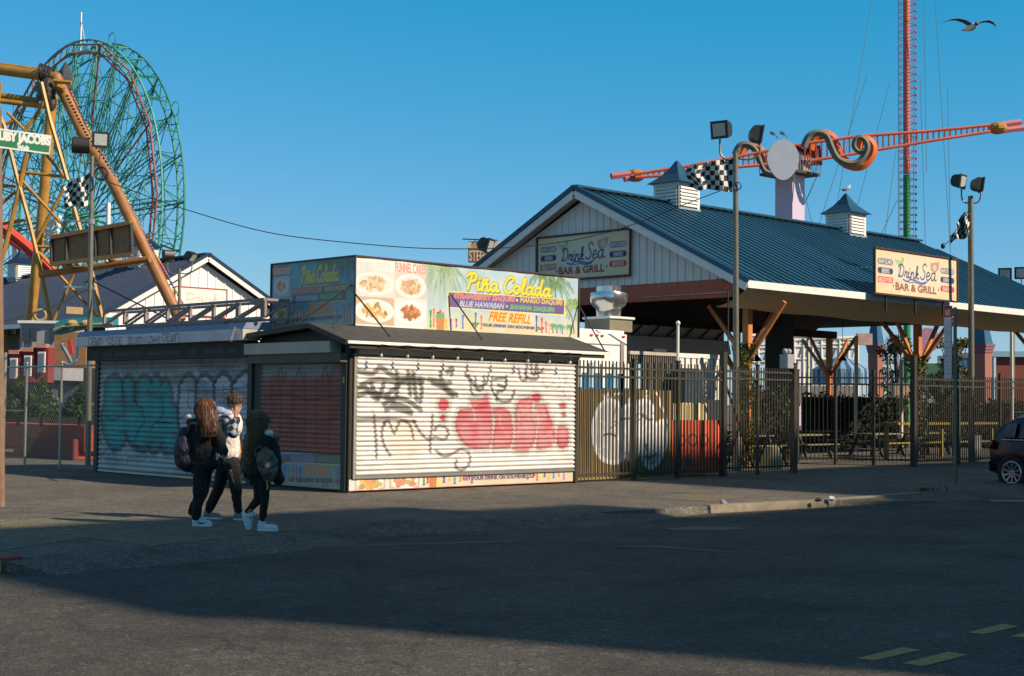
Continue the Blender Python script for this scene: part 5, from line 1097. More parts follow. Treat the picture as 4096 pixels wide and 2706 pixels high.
# drop tower and guy wires
DT = 150; tb = AT(3628,1500,DT); tb.z = 0
dt = thing('drop_tower', tb, 'very tall slender ride tower, pink-red above and green below, held by guy wires', 'tower')
zt_ = lambda y: AT(3628,y,DT).z; TX, TY = tb.x, tb.y
lean = (AT(3632,0,DT)-AT(3628,960,DT)); 
for nm, z0_, z1_, mt in (('green_tube',0,zt_(695),mat('bright_green_paint',(.015,.20,.05),.5)),('pink_tube',zt_(690),zt_(75),mat('salmon_paint',(.50,.13,.11),.5)),('orange_tube',zt_(72),zt_(-160),mat('orange_paint',(.60,.14,.05),.5))):
    MB().tube([(TX,TY,z0_),(TX,TY,z1_)], .36, 14).build(nm, mt, dt, smooth=True)
for a in range(4):
    q = camd((-1 if a % 2 else 1)*.78, (-1 if a < 2 else 1)*.3); MB().tube([(TX+q.x,TY+q.y,0),(TX+q.x,TY+q.y,zt_(-160))], .035, 4).build('guide_rail', M_rd, dt)
mg_, mr_ = MB(), MB(); y = 1000
while y > -160:
    z = zt_(y); m = mg_ if y > 700 else mr_
    m.torus((TX,TY,z), .74, .035, (0,0,1), 14, 4); q = camd(.95,0); m.ball((TX+q.x,TY+q.y,z), .14, 6, 4); y -= 28.6
mg_.build('green_rings', mat('dark_green_ring',(.02,.07,.03),.6), dt); mr_.build('red_rings', mat('red_ring',(.42,.05,.06),.6), dt)
M_guy = mat('guy_wire', (.10,.22,.25), .6)
for x0_, y0_, x1_, y1_ in ((3470,300,3260,950),(3560,330,3415,880),(3585,600,3545,900),(3680,300,3700,930),(3790,350,3800,900),(3695,0,3705,600),(3490,0,3360,750),(3590,800,3520,950),(3740,0,3800,980),(3190,740,3060,1000),(3210,740,3250,900)):
    a, b_ = AT(x0_,y0_,DT), AT(x1_,y1_,DT); d_ = (b_-a); a2 = a-d_*.0; MB().tube([a2, b_+d_*.15], .035, 4).build('guy_wire', M_guy, dt)
# propeller arm ride
PA = 115; hub = AT(3160,620,PA+.8)
pr_ = thing('swing_arm_ride', (hub.x,hub.y,0), 'giant orange lattice propeller arm ride on a pale square tower behind the pavilion', 'ride')
M_or = mat('orange_red_lattice', (.36,.065,.035), .6, var=.2, scale=.5); M_lav = mat('lavender_tower', (.52,.44,.56), .6, var=.06); M_gry = mat('grey_trim_board', (.13,.135,.11), .7); M_o2 = mat('bright_orange_board', (.60,.12,.02), .6)
zc = AT(3160,700,PA).z
MB().box((hub.x-.82,hub.y-.82,0),(hub.x+.82,hub.y+.82,zc)).build('tower', M_lav, pr_)
MB().box((hub.x-1.7,hub.y-1.7,zc),(hub.x+1.7,hub.y+1.7,zc+.2)).build('platform', M_dark2, pr_)
m = MB()
for i in range(11):
    for yy in (-1.7,1.7): m.tube([(hub.x-1.7+i*.34,hub.y+yy,zc+.2),(hub.x-1.7+i*.34,hub.y+yy,zc+1.3)], .03, 4); m.tube([(hub.x+yy,hub.y-1.7+i*.34,zc+.2),(hub.x+yy,hub.y-1.7+i*.34,zc+1.3)], .03, 4)
for q in ((-1.7,-1.7,1.7,-1.7),(1.7,-1.7,1.7,1.7),(1.7,1.7,-1.7,1.7),(-1.7,1.7,-1.7,-1.7)): m.tube([(hub.x+q[0],hub.y+q[1],zc+1.3),(hub.x+q[2],hub.y+q[3],zc+1.3)], .04, 4)
m.build('railing', M_steel, pr_)
for s_ in (-1,1): MB().tube([(hub.x+s_*1.5,hub.y-1.5,zc),(hub.x+s_*.82,hub.y-.82,zc-2.2)], .04, 4).build('platform_stay', M_steel, pr_)
MB().box((hub.x-.9,hub.y-.9,zc+.25),(hub.x+.9,hub.y+.9,zc+2.3)).build('motor_housing', mat('dark_motor', (.04,.03,.06), .6), pr_); MB().box((hub.x-1.2,hub.y-1.2,zc+.26),(hub.x+1.2,hub.y+1.2,zc+1.5)).build('gearbox', mat('pink_gearbox', (.5,.28,.25), .6), pr_)
# the arm: chords traced at depth PA
def armd(x): return PA+ (x-3160)/1000*6
lo = [(2500,712),(2960,658),(3240,635),(3440,600),(3960,525)]; hi = [(2500,704),(2960,613),(3240,585),(3440,558),(3960,500)]
hi2 = [(2540,697),(2590,690),(2760,664),(2960,625),(3240,572),(3440,545),(3700,527),(3960,502)]; lo2 = [(2540,711),(2590,707),(2760,697),(2960,668),(3240,645),(3440,612),(3700,568),(3960,527)]
for dd in (-.5, .5):
    for nm, q in (('top_chord',hi2),('bottom_chord',lo2)): MB().tube([AT(x,y,armd(x)+dd) for x, y in q], .14, 6).build(nm, M_or, pr_)
n = 62
def itp(q, x):
    for (x0_,y0_),(x1_,y1_) in zip(q[:-1], q[1:]):
        if x0_ <= x <= x1_: return y0_+(y1_-y0_)*(x-x0_)/(x1_-x0_)
for i in range(n):
    x = 2592+(3958-2592)*i/(n-1)
    if 3120 < x < 3200: continue
    MB().tube([AT(x,itp(hi2,x),armd(x)-.5), AT(x,itp(lo2,x),armd(x)-.5), AT(x,itp(lo2,x),armd(x)+.5), AT(x,itp(hi2,x),armd(x)+.5)], .07, 4).build('rung', M_or, pr_)
def fork(pts, nm): 
    for q in pts: MB().tube([AT(x,y,armd(x)) for x, y in q], .27, 6).build(nm, mat('faded_pink_arm', (.42,.12,.14), .6), pr_)
fork([[(2445,706),(2520,697)],[(2497,716),(2560,707)]], 'seat_arm'); fork([[(4082,489),(3980,503)],[(4130,508),(4010,523)]], 'seat_arm')
MB().ball(AT(2540,703,PA-3), (.8,.8,.5)).build('arm_end', mat('ochre_joint', (.40,.18,.03), .6), pr_); MB().ball(AT(3990,514,PA+5), (.8,.8,.5)).build('arm_end', mat('ochre_joint', (.40,.18,.03), .6), pr_)
# curling trim boards (flat boards cut in curls) with thickness
def curl(pts, wd, mt, dd=-1.0, nm='scroll_board'):
    P = smooth_v([AT(x,y,PA+dd) for x, y in pts], 6); m = MB(); m.tube(P, [wd*(1-.6*max(0,i/len(P)-.35)) for i in range(len(P))], 4); m.build(nm, mt, pr_)
grey1 = [(3215,590),(3235,548),(3270,532),(3305,545),(3325,590),(3350,635),(3395,655),(3434,648),(3464,612),(3468,575),(3445,550),(3422,560),(3416,586),(3434,606),(3458,600)]
curl([(x+22,y+9) for x, y in grey1], .44, M_o2, 1.2); curl(grey1, .28, M_gry, -1.2)
grey2 = [(2940,620),(2960,585),(2990,580),(3020,600),(3040,650),(3060,685),(3095,697)]
curl([(x+22,y+2) for x, y in grey2], .34, M_o2, 1.2); curl(grey2, .28, M_gry, -1.2)
for q in (((3200,600),(3280,580),(3290,660),(3205,665)),): 
    pts = [AT(x,y,PA+1.5) for x, y in q]; MB().prism(pts, (_f*.4)).build('backing_board', M_o2, pr_)
MB().box(tuple(AT(3270,640,PA+1)), tuple(AT(3276,592,PA+.5)+Vector((.3,.3,0)))).build('light_tube', M_white, pr_)
# the emblem board on the hub, kept blank
oc = AT(3133,640,PA-4.2); m = MB(); pts = []
for i in range(28):
    a = 2*math.pi*i/28; pts.append(oc+_r0*1.22*math.cos(a)*(1-.18*max(0,-math.sin(a)))+Vector((0,0,1.55*math.sin(a))))
m.prism(pts, _f*.25); m.build('oval_board', mat('pale_blue_grey_board', (.40,.44,.52), .7, var=.05, scale=1), pr_)
for x in (3090,3130): MB().tube([AT(x+20,552,PA-4), AT(x+4,533,PA-4.5)], .05, 4).build('spot_arm', M_steel, pr_); MB().box(tuple(AT(x-8,538,PA-4.6)), tuple(AT(x+6,530,PA-4.2))).build('spotlight', M_dark, pr_)

# gulls
def gull(name, fly, c_, s_, label):
    t = thing(name, c_, label, 'bird'); c_ = Vector(c_); Wt, Gy, Bk = mat('white_feathers', (.78,.78,.74), .8), mat('grey_feathers', (.22,.21,.21), .8), mat('black_wing_tip', (.06,.055,.055), .8)
    if fly:
        b = MB(); b.ball(c_, (.09*s_,.22*s_,.085*s_), 12, 9); b.ball(c_+Vector((0,-.22*s_,.02*s_)), (.05*s_,.07*s_,.05*s_)); b.prism([c_+Vector((-.05*s_,.18*s_,0)),c_+Vector((.05*s_,.18*s_,0)),c_+Vector((.09*s_,.34*s_,.0)),c_+Vector((-.09*s_,.34*s_,0))], (0,0,.015)); o = b.build('body', Wt, t, smooth=True)
    return t
gc = AT(3884,110,30); g_ = thing('flying_gull', gc, 'gull gliding with outstretched dark wings in the sky at the upper right', 'bird')
Wt, Gy = mat('white_feathers', (.80,.78,.66), .8), mat('grey_brown_feathers', (.13,.11,.10), .8)
fwd = camd(.25,-.97); rt_ = camd(.97,.25)
def blob(c_, r_, ax, mt, nm, par):
    m = MB(); m.ball((0,0,0), r_, 14, 10); M_ = Matrix((ax[0], ax[1], ax[2])).transposed(); m.v = [tuple(Vector(c_)+M_@Vector(v)) for v in m.v]; return m.build(nm, mt, par, smooth=True)
blob(gc, (.075,.20,.075), (rt_, fwd, Vector((0,0,1))), Wt, 'body', g_); blob(gc+fwd*.2+Vector((0,0,.02)), (.045,.06,.045), (rt_, fwd, Vector((0,0,1))), mat('brown_head', (.20,.14,.12), .8), 'head', g_)
blob(gc-fwd*.2+Vector((0,0,.0)), (.07,.11,.012), (rt_, fwd, Vector((0,0,1))), Wt, 'tail', g_)
for sd in (-1,1):
    m = MB(); sp2 = [(0,0,.04,.09),(.16,.02,.10,.085),(.30,.0,.13,.075),(.42,-.03,.12,.055),(.52,-.07,.085,.03),(.60,-.11,.05,.006)]
    vs = []; fs_ = []
    for x, yb_, z, ch in sp2:
        c0 = gc+rt_*sd*(x+.04)+Vector((0,0,z+(0.05 if sd > 0 else .0)*x))+fwd*(yb_+.03)
        for a in range(8): q = 2*math.pi*a/8; vs.append(c0+fwd*math.cos(q)*ch+Vector((0,0,math.sin(q)*ch*.22)))
    for i in range(len(sp2)-1):
        for a in range(8): fs_.append((i*8+a, i*8+(a+1) % 8, (i+1)*8+(a+1) % 8, (i+1)*8+a))
    m.add(vs, fs_); m.build('wing', Gy, g_, smooth=True)
pc = Vector((27.7,RY,7.12+1.92)); g2 = thing('perched_gull', pc, 'gull standing on the peak of the right-hand cupola', 'bird')
blob(pc+Vector((0,0,.24)), (.10,.22,.10), (camd(0,1), camd(.93,0,.35), Vector((0,0,1))), mat('light_grey_feathers', (.35,.35,.37), .8), 'body', g2)
blob(pc+camd(.20,0,.40), (.06,.06,.065), (Vector((1,0,0)),Vector((0,1,0)),Vector((0,0,1))), Wt, 'head', g2); MB().tube([pc+camd(.24,0,.40), pc+camd(.32,0,.385)], [.016,.004], 6).build('beak', mat('yellow_beak', (.5,.3,.03), .5), g2)
blob(pc+camd(.14,0,.32), (.07,.09,.10), (camd(0,1), camd(.8,0,.6), camd(-.6,0,.8)), Wt, 'breast', g2); MB().prism([pc+camd(-.15,-.03,.22), pc+camd(-.15,.03,.22), pc+camd(-.36,.03,.17), pc+camd(-.36,-.03,.17)], (0,0,.02)).build('tail', M_dark, g2)
for s_ in (-.03,.03): MB().tube([pc+camd(.02,s_,.15), pc+camd(.02,s_,-.02)], .008, 5).build('leg', mat('yellow_beak', (.5,.3,.03), .5), g2)

g2.scale = (.66,.66,.66)
# steeple sign
ss = AT(1900,1010,75); s3 = thing('hanging_sign', (ss.x,ss.y,5), 'cream and brown arched sign lettered STEEPLE, half hidden by the pavilion roof', 'sign')
def rs_(x, y, d=75): return AT(x, y, d)
pts = [(1875,1050),(1872,990),(1885,972),(1910,965),(1950,968),(1975,980),(2000,990),(2000,1050)]
U_ = (rs_(2000,1050)-rs_(1870,1050)); cv5 = Canvas(rs_(1872,1050), U_, (0,0,1), U_.length, (rs_(1872,966).z-rs_(1872,1050).z), .02, (.62,.50,.34))
cv5.ppoly([(1872,992),(2000,1010),(2000,1054),(1872,1054)], (.16,.07,.03)); cv5.ptext('STEEPLE', (1877,1044), (1972,1048), (1877,1002), (.62,.52,.36)); cv5.ell(*cv5.px(1920,985), .5, .2, (.30,.14,.06), .6)
cv5.build('face', M_board, s3); MB().prism([rs_(x,y,75.05) for x, y in pts], _f*.4).build('case', mat('rusty_case', (.22,.08,.04), .7), s3)
MB().tube([rs_(1850,957), rs_(1990,962)], .03, 4).tube([rs_(1900,957),rs_(1900,968)], .03, 4).ball(rs_(1935,958), .12).build('lamp_rail', M_dark, s3)
fl1 = AT(1955,985,46); tl = thing('floodlight', fl1, 'dark floodlight poking out by the left rake of the pavilion roof', 'light'); lamp_head(tl, fl1, camd(.9,-.3,-.3), .8)

# ================================================================== LEFT SIDE: pavilion, swing ride, yard
pl = thing('white_gabled_pavilion', (17.9,40,0), 'white-gabled building with long navy roof behind the left kiosk, gable in full sun', 'building')
GYp, RX, XA, XB, ZR2, ZE2 = 33.0, 17.75, 12.6, 23.2, 7.75, 4.78
pavilion(pl, 'y', GYp, XA, RX, XB, ZR2, ZE2, 34, M_blue, .5)
wy = GYp+.3; m = MB(); m.add([(XA+.6,wy,.0),(XB-.6,wy,.0),(XB-.6,wy,ZE2+.05),(RX,wy,ZR2-.32),(XA+.6,wy,ZE2+.05)], [(0,1,2,3,4)])
x = XA+.7
while x < XB-.6:
    zt2_ = ZR2-.4-abs(x-RX)*.575
    if zt2_ > 4.0: m.box((x,wy-.03,0),(x+.06,wy-.002,zt2_))
    x += .42
m.build('gable_siding', mat('bright_white_siding', (.80,.79,.76), .6, var=.04), pl, fixn=False)
m = MB(); q0, q1 = GY(700,1145,wy-.06), GY(905,1260,wy-.06); m.box((q0.x,wy-.08,q1.z-.1),(q1.x,wy-.05,q0.z)); m.build('gable_sign_board', mat('pale_sign_board', (.74,.72,.66), .6), pl)
m = MB()
for a_, b_ in (((q0.x,q0.z),(q1.x,q0.z)),((q1.x,q0.z),(q1.x,q1.z-.1)),((q0.x,q1.z-.1),(q1.x,q1.z-.1)),((q0.x,q0.z),(q0.x,q1.z-.1))): m.bar((a_[0],wy-.10,a_[1]),(b_[0],wy-.10,b_[1]),.035)
m.build('sign_border', mat('red_sign_border', (.55,.10,.08), .6), pl)
cD = Canvas((q0.x+.3,wy-.085,q0.z-.65),(1,0,0),(0,0,1),2.0,.5,.02,(.74,.72,.66)); cD.script('Drink', GY(738,1180,wy-.085), GY(738,1180,wy-.085), GY(738,1180,wy-.085), .01, (.5,.5,.5)) if False else None
A = np.array((.2,.1)); adv = 2.4; xx = 0; mk = np.zeros(cD.u.shape)
for ch in 'Drink':
    for sgm in GL[ch][1]: mk = np.maximum(mk, cD.smask([A+np.array(((xx+p_[0])/adv*1.6, p_[1]*.3)) for p_ in smooth_pts(sgm, 5)], .02, .02))
    xx += GL[ch][0]
cD.blend(mk, (.45,.42,.38)); cD.build('faded_lettering', M_board, pl)
MB().box((XA+1.2,wy+.01,0),(XB-1.2,wy+.4,4.4)).build('front_wall', M_cream, pl); MB().box((XA+1.5,wy+.41,0),(XA+1.7,66,4.5)).build('side_wall', M_dark2, pl)  # dark side wall fills the place of the shaded interior under the eave
for y in (36,42,48,54,60): MB().box((XA+.3,y,0),(XA+.5,y+.2,4.6)).build('post', M_org, pl)
q = GX(45,1130,RX-.5); cupola(RX, q.y, ZR2-.5, 'white louvred cupola on the navy roof at the far left edge', roofm=M_blue)
q = GX(530,1090,RX-.5); cupola(RX, q.y, ZR2-.5, 'white cupola mostly hidden behind the brown panelled board of the yellow ride', roofm=M_blue)

M_tan2 = mat('ochre_plaster', (.34,.24,.11), .7)
M_yel = mat('ochre_ride_steel', (.40,.205,.035), .42, var=.3, scale=2, metal=.1); M_yel2 = mat('brown_ochre_steel', (.34,.15,.045), .45, var=.3, scale=2)
sw = thing('swing_ship_ride', (AT(300,1500,55).x,AT(300,1500,55).y,0), 'tall ochre-yellow steel swing ride frame with lattice masts and a brown panelled board', 'ride')
def tb_(pts, r_, mt=M_yel, nm='tube', n=10, d=55): return MB().tube([AT(p_[0], p_[1], p_[2] if len(p_) > 2 else d) for p_ in pts], r_, n).build(nm, mt, sw, smooth=True)
tb_([(-60,272,56),(235,312,55)], .20, nm='top_beam'); tb_([(-60,255,57),(215,292,56)], .12, nm='top_pipe'); tb_([(225,310,55),(332,536,54.6),(443,714,54.2),(574,986,53.6),(722,1285,53)], .215, M_yel2, 'main_leg', 14)
tb_([(210,380,56),(165,900,56),(118,1310,56)], .20, nm='rear_leg', n=14); tb_([(-20,380,55.5),(155,405,55.5)], .12, nm='cross_pipe'); tb_([(-20,402,55),(190,428,55)], .10, nm='cross_pipe')
for q in ([(15,500),(65,700),(120,900),(168,1105),(222,1370)], [(165,330),(200,480),(270,722)], [(295,830),(344,1001),(372,1110),(412,1290)], [(-10,440),(15,500)], [(108,616),(60,830),(8,1040)], [(0,330),(-10,420)]): tb_(q, .085, nm='mast_leg', n=6, d=54)
for q in ([(69,688),(262,708)], [(146,987),(340,998)], [(-20,738),(63,748)], [(75,708),(327,984)], [(143,970),(262,742)], [(-20,840),(63,766)], [(155,1010),(408,1285)], [(215,1280),(313,1058)], [(187,622),(262,712)], [(29,450),(103,525)], [(-10,900),(132,875)], [(103,516),(160,445)], [(60,480),(8,505)], [(60,600),(180,400)]): tb_(q, .062, nm='mast_brace', n=6, d=54.2)
for k in range(4): a = AT(165+k*14,290+k*5,55); MB().torus(a, .30, .05, (camd(1,0)), 16, 5).build('hose_coil', M_dark, sw)
m = MB(); m.ball(AT(190,365,54.8), (.30,.35,.55), 12, 8); m.box(tuple(AT(150,330,55)), tuple(AT(175,400,54.7))); m.ball(AT(205,410,54.8), (.2,.2,.35)); m.build('drive_hub', mat('greasy_dark_steel', (.05,.04,.03), .6, var=.5), sw)
for q in (((215,325),(285,332)), ((230,345),(255,358))): tb_([(q[0][0],q[0][1],54.5),(q[1][0],q[1][1],54.5)], .09, nm='bolt_arm', n=6)
m = MB(); c_ = AT(262,270,57); m.lathe(c_+Vector((0,0,-.55)), [(.14,-.55),(.28,-.3),(.30,.1),(.28,.35),(.03,.75)], 8); m.build('beacon_cap', mat('slate_cap', (.05,.055,.07), .6), sw)
# bulbs down the leg
for nm, (xa, ya), (xb, yb_), n in (('leg_bulbs',(300,420),(735,1262),62),):
    path = [(278,370),(357,536),(459,714),(597,986),(663,1103),(735,1232)]
    for i in range(n):
        f2_ = i/n*5; k = int(f2_); x = path[k][0]+(path[k+1][0]-path[k][0])*(f2_-k); y = path[k][1]+(path[k+1][1]-path[k][1])*(f2_-k); c_ = ((.5,.06,.05),(.05,.12,.22),(.5,.32,.05))[(i//5) % 3]
        MB().ball(AT(x+6,y,54.6-f2_*.25), .055, 6, 4).build('leg_bulb', mat('bulb_%d' % int(c_[0]*100+c_[1]*1000), c_, .4), sw)
m = MB(); rs = random.Random(5)
for i in range(30): MB().ball(AT(rs.uniform(182,240), rs.uniform(870,985), 55.5), .10, 6, 4).build('white_bulb', mat('white_bulb', (.85,.8,.65), .3), sw)
# brown board
bp_ = [AT(208,952,53.5), AT(525,892,52.5), AT(530,1018,52.5), AT(208,1058,53.5)]
M_bb = mat('brown_board', (.30,.16,.07), .7, var=.2); MB().prism(bp_, _f*.15).build('panel_board', M_bb, sw)
for k in (0,.19,.555,.745,1):
    a, b_ = bp_[0].lerp(bp_[1], k)-_f*.06, bp_[3].lerp(bp_[2], k)-_f*.06; MB().bar(a, b_, .10, .10).build('panel_rib', M_dark2, sw)
for a, b_ in ((0,1),(3,2)): MB().bar(bp_[a]-_f*.07, bp_[b_]-_f*.07, .14, .14).build('panel_rail', M_bb, sw)
tb_([(160,1100,54),(600,1038,53)], .13, M_yel2, 'lower_beam')
for x, y in ((270,1065),(455,1040)): MB().ball(AT(x,y,53.4), (.22,.22,.12)).build('lamp', M_tan2, sw)
MB().box(tuple(AT(265,1255,50)), tuple(AT(310,1230,50)+_f*.5)).build('horn_box', M_tan2, sw); MB().torus(AT(160,1262,52), .19, .06, camd(.3,-1), 16, 6).build('horn_speaker', M_tan2, sw)
# red coaster track
ct = thing('coaster_track', (AT(100,1000,80).x,AT(100,1000,80).y,0), 'bright red coaster rails slanting down behind the yellow ride', 'coaster')
M_cr = mat('bright_red_rail', (.75,.07,.035), .4)
for o_, r_ in ((0,.26),(34,.14)): MB().tube(smooth_v([AT(-120,800+o_,80), AT(0,898+o_,80), AT(110,985+o_,80), AT(205,1078+o_,80), AT(260,1150,80)], 4), r_, 8).build('rail', M_cr, ct, smooth=True)
for i in range(7): x = -60+i*40; y = 850+i*33; MB().tube([AT(x,y,80), AT(x-5,y+36,80)], .08, 5).build('cross_tie', M_cr, ct)
for x in (60,190): b_ = AT(x,960+ (x-60)*.7,80.5); MB().tube([b_, (b_.x,b_.y,0)], .15, 6).build('support', M_white, ct)
tw_ = AT(434,1000,90); tag(MB().tube([(tw_.x,tw_.y,0), AT(434,812,90)], .14, 8).build('white_mast', M_white), 'slim white mast in front of the green wheel', 'pole')
# yard: booth, mini facades, ship bow, anchor, planter, cones
def dbox(name, px0, py0, px1, py1, d, dep, m_, parent=None, bevel=0):
    """box facing the camera-left street grid: front on a plane through depth d, real depth dep"""
    a = AT(px0,py1,d); b_ = AT(px1,py0,d); U_ = Vector((b_.x-a.x,b_.y-a.y,0)); n_ = Vector((-U_.y,U_.x,0)).normalized()
    m = MB(); m.prism([a, a+U_, a+U_+Vector((0,0,b_.z-a.z)), a+Vector((0,0,b_.z-a.z))], n_*dep); return m.build(name, m_, parent, bevel=bevel)
bo = thing('ticket_booth', (AT(130,1500,44).x,AT(130,1500,44).y,0), 'grey-white raised booth with windows beneath the navy roof', 'booth')
M_gw = mat('grey_white_booth', (.34,.34,.36), .7); dbox('wall', 75,1292,245,1520,44,2, M_gw, bo)
for x in (88,122,196): dbox('window', x,1312,x+24,1368,43.93,.04, mat('dark_pane',(.04,.055,.07),.2), bo)
dbox('roof', 70,1284,250,1293,43.9,2.3, M_white, bo)
fa_ = thing('mini_house_front', (AT(120,1500,40).x,AT(120,1500,40).y,0), 'toy-town red brick house fronts with white windows behind the chain-link fence', 'facade')
M_rb = mat('painted_red_brick', (.22,.03,.03), .8, var=.3, scale=12)
for i, (x, y) in enumerate(((38,1415),(95,1405),(150,1390))):
    dbox('brick_front', x-14,y,x+44,1530,40+.0*i+.01*i,.4, M_rb, fa_); dbox('window_frame', x,y+18,x+30,y+100,39.93,.05, M_white, fa_); dbox('pane', x+5,y+24,x+25,y+94,39.89,.03, mat('pale_pane',(.16,.20,.24),.3), fa_); dbox('parapet', x-4,y-14,x+34,y+2,39.9,.3, mat('pink_parapet',(.45,.20,.14),.7), fa_)
sb = thing('ship_bow', (AT(320,1500,38).x,AT(320,1500,38).y,0), 'teal toy ship bow with gold roundels behind the white fascia', 'ride part')
m = MB(); m.prism([AT(x,y,38) for x, y in ((215,1322),(222,1292),(250,1278),(360,1268),(450,1270),(450,1305),(360,1310),(260,1330),(212,1340))], _f*.6); m.build('hull', mat('teal_hull', (.02,.22,.25), .5, var=.2), sb)
for x in (290,345): MB().ball(AT(x,1292,37.95), (.15,.08,.08)).build('roundel', M_tan2, sb)
MB().tube([AT(215,1322,37.9), AT(250,1308,37.9), AT(360,1300,37.9), AT(450,1296,37.9)], .04, 5).build('gold_line', M_tan2, sb)
MB().prism([AT(x,y,37.6) for x, y in ((268,1362),(282,1360),(292,1415),(278,1418))], _f*.1).build('red_stripe', mat('red_stripe', (.5,.03,.03), .6), sb)
an = thing('anchor_ornament', AT(270,1460,37), 'grey-blue ornamental anchor leaning under the ship bow', 'anchor'); M_an = mat('grey_blue_anchor', (.17,.20,.26), .5)
for q, r_ in (([(246,1375),(286,1450)],.05), ([(238,1398),(262,1378)],.04)): MB().tube([AT(x,y,37) for x, y in q], r_, 8).build('shank', M_an, an, smooth=True)
MB().tube(smooth_v([AT(250,1447,37), AT(268,1458,37), AT(288,1455,37), AT(304,1440,37), AT(306,1420,37)], 4), [.03]+[.05]*15+[.03], 8).build('fluke_arc', M_an, an, smooth=True)
wl = thing('dark_interior_backdrop', (AT(150,1500,46).x,AT(150,1500,46).y,0), 'dark backdrop wall in place of the shaded restaurant interior behind the hedges on the left', 'building')
dbox('wall', -300,1440,420,1760,46,1.5, M_dark2, wl); dbox('brown_wing', 215,1330,345,1470,42,1, M_bb, wl)  # dark wall added where the interior lies in shade
for x, w_ in ((110,60),(200,110)): dbox('window', x,1540,x+w_,1650,45.9,.05, mat('dim_blue_pane',(.06,.09,.14),.25), wl)
dbox('notice', 204,1558,232,1600,45.8,.03, M_white, wl)
M_rp = mat('red_orange_planter', (.32,.045,.02), .75, var=.2)
pt = thing('red_planter', GX(180,1850,2.6), 'big red-orange planter block behind the chain-link fence', 'planter')
ya_, yb_ = GX(-60,1700,2.6).y, GX(340,1700,2.6).y; zz2 = GX(200,1700,2.6).z; zz3 = GX(200,1800,2.6).z
MB().box((2.6,yb_,zz3),(3.6,ya_,zz2)).build('upper_block', M_rp, pt, bevel=.02)
yc_, yd_ = GX(62,1700,2.5).y, GX(312,1700,2.5).y; MB().box((2.45,yd_,0),(3.5,yc_,zz3-.004)).build('lower_block', M_rp, pt, bevel=.02); zz4 = GX(200,1752,2.4).z
ye_, yf_ = GX(110,1700,2.4).y, GX(310,1700,2.4).y; MB().box((2.3,yf_,0),(2.446,ye_,zz4)).build('front_block', mat('darker_red_block', (.17,.03,.02), .8, var=.2), pt, bevel=.02)

# foliage ------------------------------------------------------------
def leafmat(name, c): return mat(name, c, .6, var=.45, scale=3, spec=.3)
M_lf = leafmat('hedge_leaf', (.030,.060,.018)); M_lf2 = leafmat('ivy_leaf', (.085,.115,.022)); M_bark = mat('bark', (.05,.035,.025), .9)
def leaves(name, pts, sz, m_, parent=None, seed=1, up=.3):
    rs = np.random.RandomState(seed); P = np.array(pts); n = len(P); a = rs.randn(n,3); a /= np.linalg.norm(a,axis=1)[:,None]; b_ = np.cross(a, rs.randn(n,3)); b_ /= np.linalg.norm(b_,axis=1)[:,None]; s_ = sz*rs.uniform(.6,1.3,(n,1))
    V = np.stack([P-a*s_, P+b_*s_*.5, P+a*s_, P-b_*s_*.5], 1).reshape(-1,3); me = bpy.data.meshes.new(name); me.from_pydata(V.tolist(), [], [(4*i,4*i+1,4*i+2,4*i+3) for i in range(n)]); me.materials.append(m_); return link(name, me, parent)
def cone_shrub(px, ytop, d, r_, label, seed):
    b_ = AT(px,1700,d); top_ = AT(px,ytop,d).z; z0_ = 1.15; t = thing('conical_shrub', (b_.x,b_.y,z0_), label, 'shrub', 'conical shrubs behind the red planter'); rs = random.Random(seed); pts = []
    for i in range(2600):
        h = rs.random()**1.3; a = rs.random()*6.28; rr = r_*(1-h**1.6)*(.75+.35*rs.random())*(1+.18*math.sin(a*3+h*9)); pts.append((b_.x+math.cos(a)*rr, b_.y+math.sin(a)*rr, z0_+(top_-z0_)*h))
    leaves('crown', pts, .06, M_lf, t, seed); MB().tube([(b_.x,b_.y,z0_-.3),(b_.x,b_.y,top_-.3)], [.05,.015], 6).build('trunk', M_bark, t)
cone_shrub(72,1512,38.5,.42,'conical evergreen nearer the left edge, behind the red planter',1); cone_shrub(165,1518,38.3,.42,'conical evergreen in the middle of the red planter',2); cone_shrub(318,1560,39,.5,'shaded evergreen beside the left kiosk, behind the fence',3)
def ivy(px, yt, yb_, d, rr, label, seed):
    b_ = AT(px,1500,d); zt3 = AT(px,yt,d).z; zb3 = max(.05, AT(px,yb_,d).z); rs = random.Random(seed); pts = []
    for i in range(int(900*(zt3-zb3))):
        a = rs.random()*6.28; z = zb3+(zt3-zb3)*rs.random(); q = rr*(1+.4*math.sin(z*5+a*2))*rs.uniform(.8,1.15); pts.append((b_.x+math.cos(a)*q, b_.y+math.sin(a)*q, z))
    t = thing('climbing_ivy', (b_.x,b_.y,zb3), label, 'ivy'); leaves('leaves', pts, .05, M_lf2, t, seed); MB().tube([(b_.x+.1,b_.y-.1,zb3),(b_.x,b_.y-.12,(zb3+zt3)/2),(b_.x+.02,b_.y-.1,zt3)], .012, 5).build('stem', M_bark, t)
q = Vector((15.6,3.0,0)); d1 = (q-CAM).dot(_f); ivy(2976,1372,1900,d1,.20,'ivy climbing the orange post beside the tallest floodlight pole',11)
q = Vector((24.2,3.0,0)); d2 = (q-CAM).dot(_f); ivy(3678,1420,1850,d2,.20,'ivy climbing the middle orange post left of the parking sign',12)
ivy(3160,1550,1760,37.6,.12,'ivy strand on the post at the right end of the gate',13)

